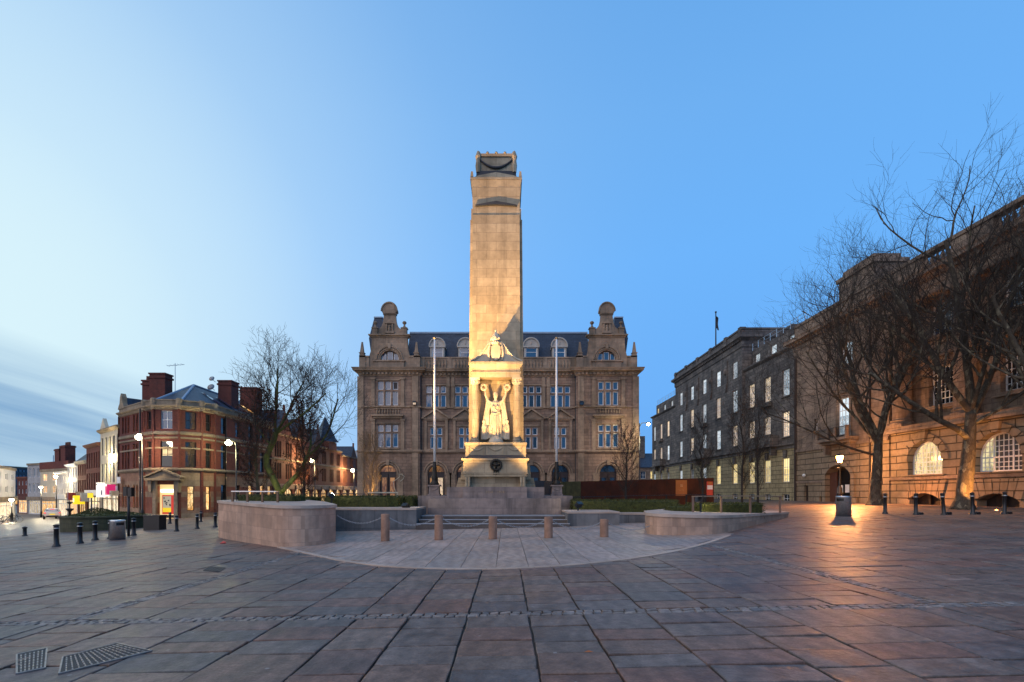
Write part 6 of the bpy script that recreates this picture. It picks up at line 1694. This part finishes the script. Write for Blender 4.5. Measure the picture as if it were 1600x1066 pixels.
# ------------------------------------------------------------------ street furniture, lamps, car
def at(x, y, dz=0): return Matrix.Translation((x, y, GZ(x, y)+dz))
# cast iron bollards
def bollard(h, foot=False):
    t = thing('bollard', 'x', 'bollard', (0,0,0), group='black cast iron bollards')
    k = h
    mb = MB(); mb.lathe([(.14,-.06),(.14,.03),(.115,.07),(.085,.12),(.078,.78*k),(.095,.80*k),(.095,.84*k),(.08,.86*k),(.078,.90*k),(.10,.93*k),(.10,.955*k),(.07,.985*k),(.02,k)], (0,0,0), 16); mb.build('post', M_black, t, True)
    mb = MB(); mb.lathe([(.0965,.805*k),(.098,.82*k),(.0965,.835*k)], (0,0,0), 16); mb.build('collar_band', M_steel, t, True)
    if foot: mb = MB(); mb.box(.08,.34,-.06,.06,-.02,.05); mb.tube([(.26,-.09,.06),(.26,.09,.06)], .07, 10); mb.build('hinge_foot', M_black, t)
    return t
pa = bollard(.86); pb = bollard(1.12); pc = bollard(1.12, True)
LBL = [((88,854.5),'black bollard standing alone towards the camera beside the road setts'),((125,849.5),'black bollard second from the open roadside, before the round mossy planter'),((148.7,844.3),'black bollard third from the roadside, near the yellow sign post'),((172.8,842),'black bollard half hidden behind the steel litter bin'),((209,837),'black bollard just right of the traffic signal post'),((265.7,818.5),'black bollard close to the step of the lit doorway'),((275.9,830.4),'black bollard standing out from the lit doorway'),((308,826.5),'black bollard in front of the pair near the side street'),((314,815.8),'black bollard behind its neighbour, near the red pillar box'),((336.4,823.9),'black bollard nearest the tall curved planter')]
for i, (p, l) in enumerate(LBL):
    g = G(*p); M = at(g.x, g.y)
    if i == 0: pa.matrix_basis = M; WM[pa.name] = M; pa['label'] = l
    else: dup(pa, M, l)
KID.clear()
RBL = [((1383,803),'black upright bollard before the dark plane tree trunk'),((1431,804.5),'black bollard with hinge foot under the smaller lit arch window'),((1475,804.5),'black bollard tilted back on its hinge foot'),((1520,804),'black bollard beside the orange lit trunk'),((1569,803.5),'black bollard before the second lit arch window')]
for i, (p, l) in enumerate(RBL):
    g = G(*p); M = at(g.x, g.y) @ Matrix.Rotation(rad((0,0,-5,-2,2)[i]), 4, 'Y')
    src = pb if i == 0 else pc
    if i <= 1: src.matrix_basis = M; WM[src.name] = M; src['label'] = l
    else: dup(pc, M, l)
g = G(38.7,837.6); M = at(g.x, g.y); mb = MB(); mb.lathe([(.13,-.05),(.13,.02),(.085,.06),(.085,.4),(.12,.43),(.12,.47),(.03,.52)], (0,0,0), 14); o = mb.build('short_bollard', M_black, None, True, M); tag(o, 'stubby black bollard at the edge of the road setts', 'bollard')
# litter bins
def bin_(label, p, h, r, dark):
    g = G(*p); t = thing('litter_bin', label, 'litter bin', (g.x, g.y, g.z), group='steel litter bins'); M = at(g.x, g.y)
    mb = MB(M); mb.lathe([(r*.9,-.02),(r*.9,.06),(r,.06),(r,h*.93),(r*1.02,h*.94),(r*1.02,h*.97),(r*.9,h)], (0,0,0), 28); mb.build('drum', M_steel, t, True)
    mb = MB(M); a0 = math.atan2(-g.y, -g.x)+dark
    vs = []; n = 8
    for i in range(n+1):
        a = a0-.55+1.1*i/n; vs += [(r*1.012*math.cos(a), r*1.012*math.sin(a), h*.74), (r*1.012*math.cos(a), r*1.012*math.sin(a), h*.88)]
    mb.add(vs, [(2*i, 2*i+2, 2*i+3, 2*i+1) for i in range(n)]); mb.build('slot', M_black, t)
    mb = MB(M); mb.lathe([(r*1.03,-.02),(r*1.03,.05),(r*.95,.05)], (0,0,0), 24); mb.build('base', M_dark, t)
    if dark > 0: mb = MB(M); mb.box(-.06-r, -r+.02, -.05, .06, 0, h*.95); mb.build('post', M_black, t)
bin_('round steel litter bin among the bollards by the road', (184,843.5), .86, .27, .35); bin_('round steel litter bin catching orange light in front of the lamp', (1318,806.5), 1.05, .34, -.5)
M_brz = plain('bronze_rail', (.42,.27,.16), .4, .5, .25, 6, .05)
# handrails on the planters
def rail(label, pts, h, flat, m, posts, zf=None, pm=None, grp=None, name='handrail'):
    t = thing(name, label, 'railing', (pts[0][0], pts[0][1], pts[0][2]), group=grp)
    mb = MB()
    for a, b in zip(pts[:-1], pts[1:]):
        a, b = Vector(a), Vector(b); d = (b-a).normalized(); w = Vector((d.y,-d.x,0)).normalized()*flat; u = Vector((0,0,.02))
        mb.add([a-w-u, b-w-u, b+w-u, a+w-u, a-w+u, b-w+u, b+w+u, a+w+u], [(0,3,2,1),(4,5,6,7),(0,1,5,4),(1,2,6,5),(2,3,7,6),(3,0,4,7)])
    mb.build('top_rail', m, t)
    tot = [Vector(p) for p in pts]; 
    for k in range(posts):
        f = k/(posts-1)*(len(tot)-1); i = min(len(tot)-2, int(f)); p = tot[i].lerp(tot[i+1], f-i); g = MB()
        g.box(p.x-.035, p.x+.035, p.y-.035, p.y+.035, p.z-h, p.z-.02); g.build('rail_post', pm or M_iron, t)
    return t
rail('flat topped steel handrail on the tall curved planter', [(-10.7,18.9,1.63),(-8.75,18.5,1.62)], .5, .09, M_steel, 4, pm=plain('bronze_post', (.20,.12,.07), .5, .4))
rail('flat topped handrail on the low planter glowing orange at one end', [(7.65,19.8,1.42),(9.6,20.3,1.44),(11.9,21.0,1.42)], .72, .09, M_brz, 4, pm=plain('pinkish_stone_post', (.22,.13,.085), .7))
rail('long dark railing behind the hedges on the side of the mossy tree', [(-14.4,30,1.48),(-7.7,30,1.48)], 1.3, .03, M_black, 9, grp='long low railings'); rail('long dark railing between the hedge and the rusty hoarding', [(3.4,29.5,1.28),(13.0,31.5,1.45)], 1.0, .03, M_black, 8, grp='long low railings')
mb = MB(); a = P(598, 770, 34); mb.tube([(cx(575,34),34,1.55),(cx(622,34),34,1.55)], .05, 6); mb.box(cx(576,34)-.04,cx(576,34)+.04,33.96,34.04,0,1.5); mb.box(cx(621,34)-.04,cx(621,34)+.04,33.96,34.04,0,1.5); o = mb.build('low_barrier', M_cream); tag(o, 'pale low barrier rail before the amber lit doorway', 'barrier')
# outline sculpture of a bird drawn in pale tube beside the doorway
mb = MB(); sc = 34/F
pts = [(617,768),(614,760),(613,752),(618,749),(623,745),(622,741),(626,741),(630,744),(629,748),(624,752)]
mb.tube([((x-VX)*sc, 34.3, EYE-(y-HY)*sc) for x, y in pts], .022, 6); mb.tube([((x-VX)*sc, 34.3, EYE-(y-HY)*sc) for x, y in ((617,768),(618,800))], .02, 5); o = mb.build('tube_sculpture', M_cream); tag(o, 'thin pale tube bent into a bird outline before the amber doorway', 'sculpture')

# street lamps -----------------------------------------------------------
def lamp_post(label, px, py, d, polepx, mat, power, col, r=.42, arm=True, twin=False, z=None):
    x = cx(px, d); z = z or EYE-(py-HY)/F*d; xp = cx(polepx, d); g = GZ(xp, d)
    t = thing('street_lamp', label, 'street lamp', (xp, d, g), group='street lamps')
    mb = MB(); mb.lathe([(.14,g-.05),(.14,g+.9),(.08,g+1.1),(.055,z+.1)], (xp, d, 0), 10); mb.build('post', M_black, t, True)
    if abs(xp-x) > .15:
        mb = MB(); mb.tube([(xp,d,z-.3),(xp+(x-xp)*.25,d,z+.12),(x,d,z+.16)], .04, 6); mb.build('arm', M_black, t)
    mb = MB(); mb.lathe([(.05,z+.26),(.26,z+.16),(.28,z+.08)], (x, d, 0), 12); mb.build('hood', M_black, t, True)
    mb = MB(); mb.ball((x, d, z), r*.72, 12, .9); mb.build('lamp_glass', mat, t, True)
    lamp((x, d-.35, z-.25), power, col, .2)
    return t
WARM = (1.0,.72,.38)
lamp_post('white glowing lamp at the street side of the red corner building', 217,683,46.0,222.5, M_bulb, 850, WARM)
lamp_post('yellowish glowing lamp at the side street corner of the red building', 357,692,49.0,369, M_bulbg, 800, (1.0,.86,.42))
lamp_post('glowing lamp post halfway down the side street by the brick terrace', 487,720,72,492, M_bulb, 1700, (1.0,.66,.30))
lamp_post('last glowing lamp post in the side street near the pale block', 551,735,92,553, M_bulb, 1500, (1.0,.66,.30))
lamp_post('tall lamp with bent arm between post office and dark offices', 1013,663,50,999, M_bulb, 750, (1.0,.82,.5), .22)
lamp_post('small lamp glowing against the cream shop', 175,712,56.0,177, M_bulb, 1300, (1.0,.85,.5))
lamp_post('small lamp globe glowing down the hill before the panel clad block', 64,761,78,64.5, M_bulb, 900, (1.0,.80,.5), .3)
lamp_post('low lamp globe glowing beside the pale shop across the road', 18,781,58,18.4, M_bulb, 500, (1.0,.80,.5), .3)
lamp_post('lamp glowing at the pale plaster shop at the bottom of the street', 87,745,68,88, M_bulb, 900, (1.0,.82,.52), .3)
# ornate cast iron lamp standard with orange lantern
x, d = cx(1312,40.5), 40.5; g = GZ(x, d); z = EYE+52*40.5/F
t = thing('lamp_standard', 'ornate black lamp standard with blazing orange lantern before the carriage door', 'street lamp', (x, d, g))
mb = MB(); mb.lathe([(.34,g-.05),(.34,g+.25),(.24,g+.32),(.22,g+.8),(.26,g+.86),(.20,g+.95),(.19,g+1.35),(.11,g+1.5),(.09,g+1.6),(.12,g+1.66),(.06,g+1.8),(.05,z-.55),(.09,z-.5),(.05,z-.42),(.13,z-.28)], (x,d,0), 14); mb.box(x-.4,x+.4,d-.03,d+.03,z-.78,z-.74); mb.build('post', M_black, t, True)
mb = MB(); mb.lathe([(.17,z-.30),(.29,z+.22)], (x,d,0), 6); mb.build('lantern_glass', M_bulbo, t)
mb = MB(); mb.lathe([(.34,z+.22),(.18,z+.40),(.06,z+.46),(.03,z+.52)], (x,d,0), 6)
for k in range(6):
    a = 2*math.pi*k/6; mb.tube([(x+.175*math.cos(a), d+.175*math.sin(a), z-.30),(x+.295*math.cos(a), d+.295*math.sin(a), z+.22)], .012, 4)
mb.build('lantern_frame', M_black, t)
ORG = (1.0,.36,.10)
lamp((x-.1, d-.5, z+.05), 1300, (1.0,.46,.17), .16); lamp((x-.05, d-.6, z-.1), 7000, ORG, .16, 128, (x-1.2, d-4.2, g), .6)
# flush uplight between the two plane trunks
x, y = 27.3, 26.9; g = GZ(x, y)
t = thing('ground_uplight', 'flush round uplight in the paving between the orange lit plane trunks', 'floodlight', (x, y, g))
mb = MB(); mb.lathe([(.17,g-.05),(.17,g+.03),(.13,g+.035)], (x,y,0), 18); mb.build('rim', M_steel, t); mb = MB(); mb.lathe([(.13,g+.025),(.02,g+.045)], (x,y,0), 16); mb.build('lens', M_bulbo, t)
lamp((x,y,g+.12), 2600, (1.0,.40,.09), .08, 64, (27.75, 29, g+2.4), .6); lamp((x,y,g+.12), 2200, (1.0,.40,.09), .08, 64, (26.9, 24.4, g+2.2), .6)
# floodlights sunk among the planters, aimed at the carved front
def flood(label, x, y, z, aim, power, col, spot, blend=.6, r=.12):
    v = (Vector(aim)-Vector((x,y,z))).normalized(); q = (-v).to_track_quat('Z', 'Y').to_matrix().to_4x4(); M = Matrix.Translation((x,y,z)) @ q
    t = thing('ground_floodlight', label, 'floodlight', (x,y,z), group='floodlights aimed at memorial and trees')
    mb = MB(M); mb.box(-.17,.17,-.12,.12,-.02,.16); mb.build('housing', M_black, t)
    mb = MB(M); mb.box(-.14,.14,-.09,.09,-.03,-.022); mb.build('lens', M_bulb, t)
    mb = MB(); mb.box(x-.03,x+.03,y-.03,y+.03,z-.55,z-.02); mb.build('stake', M_black, t)
    lamp(tuple(Vector((x,y,z))+v*.12), power, col, r, spot, aim, blend)
GOLD = (1.0,.62,.24)
flood('floodlight low in the hedge on the tall planter side aimed at the carving', -4.6, 22.3, 1.0, (CX+.1, 28, 8.0), 8600, GOLD, 46, .8, .2)
flood('floodlight in the hedge on the hoarding side aimed at the carving', 3.4, 22.9, 1.05, (CX, 28, 6.8), 4800, GOLD, 38, .8, .2)
flood('floodlight beside the tall planter aimed at the upper shaft', -8.2, 22.7, 1.5, (CX, 28, 15.0), 40000, (1.0,.60,.24), 46, .9, .25)
flood('small uplight at the foot of the golden columnar tree', cx(586,35.6), 35.6, .35, (cx(582,37), 37, 3.2), 900, GOLD, 80)
flood('small uplight under the mossy twisted trunk', -12.2, 25.6, 1.0, (-12.9, 27.5, 3.0), 130, (.95,.95,.4), 80)
flood('small lamp lighting one corner of the low planter hedge', 8.05, 20.0, 1.28, (8.8, 20.6, 1.0), 14, (1.0,.85,.2), 110)
# traffic signal post seen from behind and a pole with a small yellow plate
g = G(201,838); t = thing('traffic_signal', 'black traffic signal head and post seen from behind near the litter bin', 'traffic signal', tuple(g)); s_ = g.y/F
mb = MB(); mb.lathe([(.055,g.z-.05),(.055,EYE-(762-HY)*s_)], (g.x,g.y,0), 8); mb.build('post', M_black, t, True)
mb = MB(); mb.box(g.x-.2,g.x-.02,g.y-.1,g.y+.1,EYE-(775-HY)*s_,EYE-(761-HY)*s_); mb.box(g.x+.02,g.x+.2,g.y-.1,g.y+.1,EYE-(776-HY)*s_,EYE-(762-HY)*s_); mb.build('signal_head', M_black, t)
g = G(143,828); t = thing('sign_post', 'thin dark pole with a small yellow plate before the round planter', 'sign', tuple(g)); s_ = g.y/F
mb = MB(); mb.lathe([(.04,g.z-.05),(.04,EYE-(770-HY)*s_)], (g.x,g.y,0), 8); mb.build('post', M_black, t, True)
mb = MB(); mb.box(g.x-.22,g.x+.14,g.y-.05,g.y-.03,EYE-(778-HY)*s_,EYE-(770.5-HY)*s_); mb.build('plate', M_ysign, t)
# round mossy planter with clipped planting, urn fountain beyond
x, y = -25.6, 31.0; g = GZ(x, y)
t = thing('round_planter', 'round dark mossy planter with low planting beside the road', 'planter', (x,y,g))
mb = MB(); mb.lathe([(2.25,g-.2),(2.25,g+.78),(2.32,g+.8),(2.32,g+.9),(1.9,g+.9)], (x,y,0), 40); mb.build('planter_wall', masonry('mossy_stone', (.10,.095,.055), (.075,.075,.04), (.04,.04,.03), .6, .3, .012, (.03,.035,.015), .6), t)
mb = MB(); rng = random.Random(4)
for k in range(5200):
    a = rng.uniform(0,6.283); rr = 2.1*math.sqrt(rng.random()); px_ = x+rr*math.cos(a); py_ = y+rr*math.sin(a); hgt = g+.9+.25*(1-(rr/2.1)**2)+(.35*max(0,1-math.hypot(px_-x+1.0,py_-y-.3)/1.0))
    leafquad(mb, Vector((px_,py_,hgt-rng.random()*.12)), rng.uniform(.03,.06), rng)
mb.lathe([(2.05,g+.8),(1.6,g+.98),(.5,g+1.05),(.02,g+1.05)], (x,y,0), 20); mb.build('planting', M_hedge, t)
x, y = cx(109,44), 44; g = GZ(x,y); mb = MB(); mb.lathe([(.2,g-.05),(.12,g+.1),(.09,-.2),(.27,0),(.30,.1),(.06,.12),(.05,.48),(.2,.6),(.23,.7),(.03,.72),(.02,.92)], (x,y,0), 16); o = mb.build('tiered_planter', M_black, None, True); tag(o, 'black two tiered bowl planter standing beyond the round mossy planter', 'planter')
# black cabinet by the planter, red pillar box by the side street
g = G(206,832); mb = MB(); mb.box(g.x-.5,g.x+.4,g.y+1.5,g.y+2.1,g.z-.05,g.z+.8); mb.box(g.x-.53,g.x+.43,g.y+1.47,g.y+2.13,g.z+.8,g.z+.86); o = mb.build('utility_cabinet', M_black); tag(o, 'low black utility cabinet between round planter and signal post', 'cabinet')
x, y = cx(346.5,46.5), 46.5; g = GZ(x,y); t = thing('pillar_box', 'red pillar box partly hidden behind the tall curved planter', 'post box', (x,y,g))
mb = MB(); mb.lathe([(.24,g-.02),(.24,g+.15),(.2,g+.18),(.2,g+1.3)], (x,y,0), 18); mb.build('drum', M_red, t, True); mb = MB(); mb.lathe([(.24,g+1.3),(.25,g+1.38),(.14,g+1.48),(.02,g+1.52)], (x,y,0), 18); mb.build('cap', M_red, t, True); mb = MB(); mb.box(x-.1,x+.1,y-.215,y-.19,g+1.12,g+1.17); mb.build('slot', M_black, t)
# small finds on the paving
g = G(348,850); mb = MB(); mb.add([(g.x-.09,g.y,g.z+.02),(g.x+.05,g.y-.05,g.z+.03),(g.x+.10,g.y+.04,g.z+.06),(g.x-.02,g.y+.07,g.z+.10)], [(0,1,2,3)]); mb.tube([(g.x-.09,g.y,g.z+.025),(g.x+.1,g.y+.03,g.z+.03)], .02, 5); o = mb.build('crumpled_wrapper', M_red); tag(o, 'crumpled red wrapper lying by the tall planter', 'litter')
g = G(920,1020); mb = MB(); mb.add([(g.x-.05,g.y,g.z+.006),(g.x,g.y-.018,g.z+.012),(g.x+.05,g.y+.004,g.z+.006),(g.x,g.y+.016,g.z+.02)], [(0,1,2,3)]); o = mb.build('fallen_leaf', M_orange); tag(o, 'single orange leaf fallen on a flagstone', 'leaf')

# white car driving away down the hill
def car(x, y, ang):
    g = GZ(x, y)+.0; M = Matrix.Translation((x,y,g)) @ Matrix.Rotation(ang, 4, 'Z')     # local +y is the heading
    t = thing('car', 'white hatchback driving away down the shopping street with red tail lamps', 'car', (x,y,g))
    M_car = plain('white_car_paint', (.75,.74,.73), .22, 0, .05, 1, 0); M_tyre = plain('tyre', (.015,.015,.015), .8); M_tail = glow('tail_lamp', (1.0,.05,.05), 1.4)
    st = [(-2.05,.74,.38,.80,.86),(-2.0,.82,.30,.92,1.0),(-1.75,.88,.25,.98,1.34),(-1.2,.90,.22,.98,1.46),(-.2,.90,.22,.96,1.50),(.6,.90,.22,.94,1.40),(1.1,.89,.22,.92,1.02),(1.7,.85,.25,.82,.88),(2.05,.74,.35,.68,.72)]
    vs = []; fs = []
    for yy, hw, zb, zm, zt in st:
        cabin = zt-zm > .15; tw = hw*(.72 if cabin else .86)
        vs += [(-hw*.9,yy,zb),(-hw,yy,(zb+zm)/2),(-hw*.97,yy,zm),(-tw,yy,zt-.04),(-tw*.6,yy,zt),(tw*.6,yy,zt),(tw,yy,zt-.04),(hw*.97,yy,zm),(hw,yy,(zb+zm)/2),(hw*.9,yy,zb)]
    n = 10
    for i in range(len(st)-1):
        for k in range(n): fs.append((i*n+k, i*n+(k+1)%n, (i+1)*n+(k+1)%n, (i+1)*n+k))
    fs += [list(range(n))[::-1], [(len(st)-1)*n+k for k in range(n)]]
    mb = MB(M); mb.add(vs, fs); o = mb.build('body', M_car, t, True); s = o.modifiers.new('smooth', 'SUBSURF'); s.levels = 2; s.render_levels = 2
    mb = MB(M); mb.add([(-.62,-1.97,1.0),(.62,-1.97,1.0),(.55,-1.74,1.30),(-.55,-1.74,1.30)], [(0,1,2,3)]); mb.build('rear_window', M_glassdk, t)
    for s_ in (-1,1):
        mb = MB(M); mb.add([(s_*.905,-1.3,1.0),(s_*.905,.7,.98),(s_*.70,.5,1.36),(s_*.68,-1.3,1.38)], [(0,1,2,3)]); mb.build('side_window', M_glassdk, t)
        mb = MB(M); mb.ball((s_*.70,-1.95,.86), .13, 8, .6); mb.build('tail_light', M_tail, t, True)
        for yy in (-1.3,1.3):
            mb = MB(M @ Matrix.Translation((s_*.80,yy,.31)) @ Matrix.Rotation(rad(90), 4, 'Y')); mb.lathe([(.2,-.1),(.3,-.1),(.31,-.05),(.31,.05),(.3,.1),(.2,.1)], (0,0,0), 18); w = mb.build('wheel', M_tyre, t, True)
            mb = MB(M @ Matrix.Translation((s_*.80,yy,.31)) @ Matrix.Rotation(rad(90), 4, 'Y')); mb.lathe([(.05,-.105),(.2,-.105),(.2,.105),(.05,.105)], (0,0,0), 12); mb.build('rim', M_steel, w)
    mb = MB(M); mb.box(-.26,.26,-2.10,-2.06,.62,.74); mb.build('number_plate', M_ysign, t); mb = MB(M); mb.box(-.6,.6,-2.07,-1.9,.34,.5); mb.build('bumper_insert', M_black, t)
    mb = MB(M); mb.tube([(-.25,-1.88,1.36),(.25,-1.88,1.36)], .025, 6); mb.build('brake_light', M_tail, t)
    for s_ in (-1, 1): lamp(tuple(M @ Vector((s_*.7,-2.6,.5))), 1.5, (1,.06,.05), .1)
car(-62.0, 66.0, math.atan2(62,66))

# bicycles parked by the shops
def bicycle():
    t = thing('bicycle', 'x', 'bicycle', (0,0,0), group='parked bicycles')
    for xx in (-.52,.52):
        mb = MB(); mb.tube([(xx+.33*math.cos(2*math.pi*i/18), 0, .34+.33*math.sin(2*math.pi*i/18)) for i in range(19)], .022, 5, False); w = mb.build('wheel', M_black, t)
        mb = MB()
        for k in range(6):
            a = math.pi*k/6; mb.tube([(xx-.32*math.cos(a),0,.34-.32*math.sin(a)),(xx+.32*math.cos(a),0,.34+.32*math.sin(a))], .005, 3)
        mb.build('spokes', M_steel, w)
    mb = MB()
    for a, b in (((-.52,.34),(-.1,.3)),((-.1,.3),(-.2,.85)),((-.1,.3),(.36,.78)),((-.2,.78),(.38,.8)),((-.52,.34),(-.2,.78)),((.52,.34),(.36,.92))): mb.tube([(a[0],0,a[1]),(b[0],0,b[1])], .02, 5)
    mb.build('frame', M_iron, t)
    mb = MB(); mb.box(-.32,-.1,-.06,.06,.85,.9); mb.build('saddle', M_black, t)
    mb = MB(); mb.tube([(.3,-.25,.98),(.36,0,.95),(.3,.25,.98)], .018, 5); mb.build('handlebar', M_black, t)
    return t
bk = bicycle(); KID.clear()
for i, (px, py, rz, l) in enumerate(((8,820,20,'dark bicycle parked at the corner of the glowing pale shop'),(19,817,50,'dark bicycle leaning nearest the kerb by the pale shop'),(40,802,10,'dark bicycle parked before the small brick house'),(55,802,-15,'dark bicycle parked before the panel clad block'))):
    g = G(px, py); M = at(g.x, g.y) @ Matrix.Rotation(rad(rz), 4, 'Z')
    if i == 0: bk.matrix_basis = M; bk['label'] = l
    else: dup(bk, M, l)
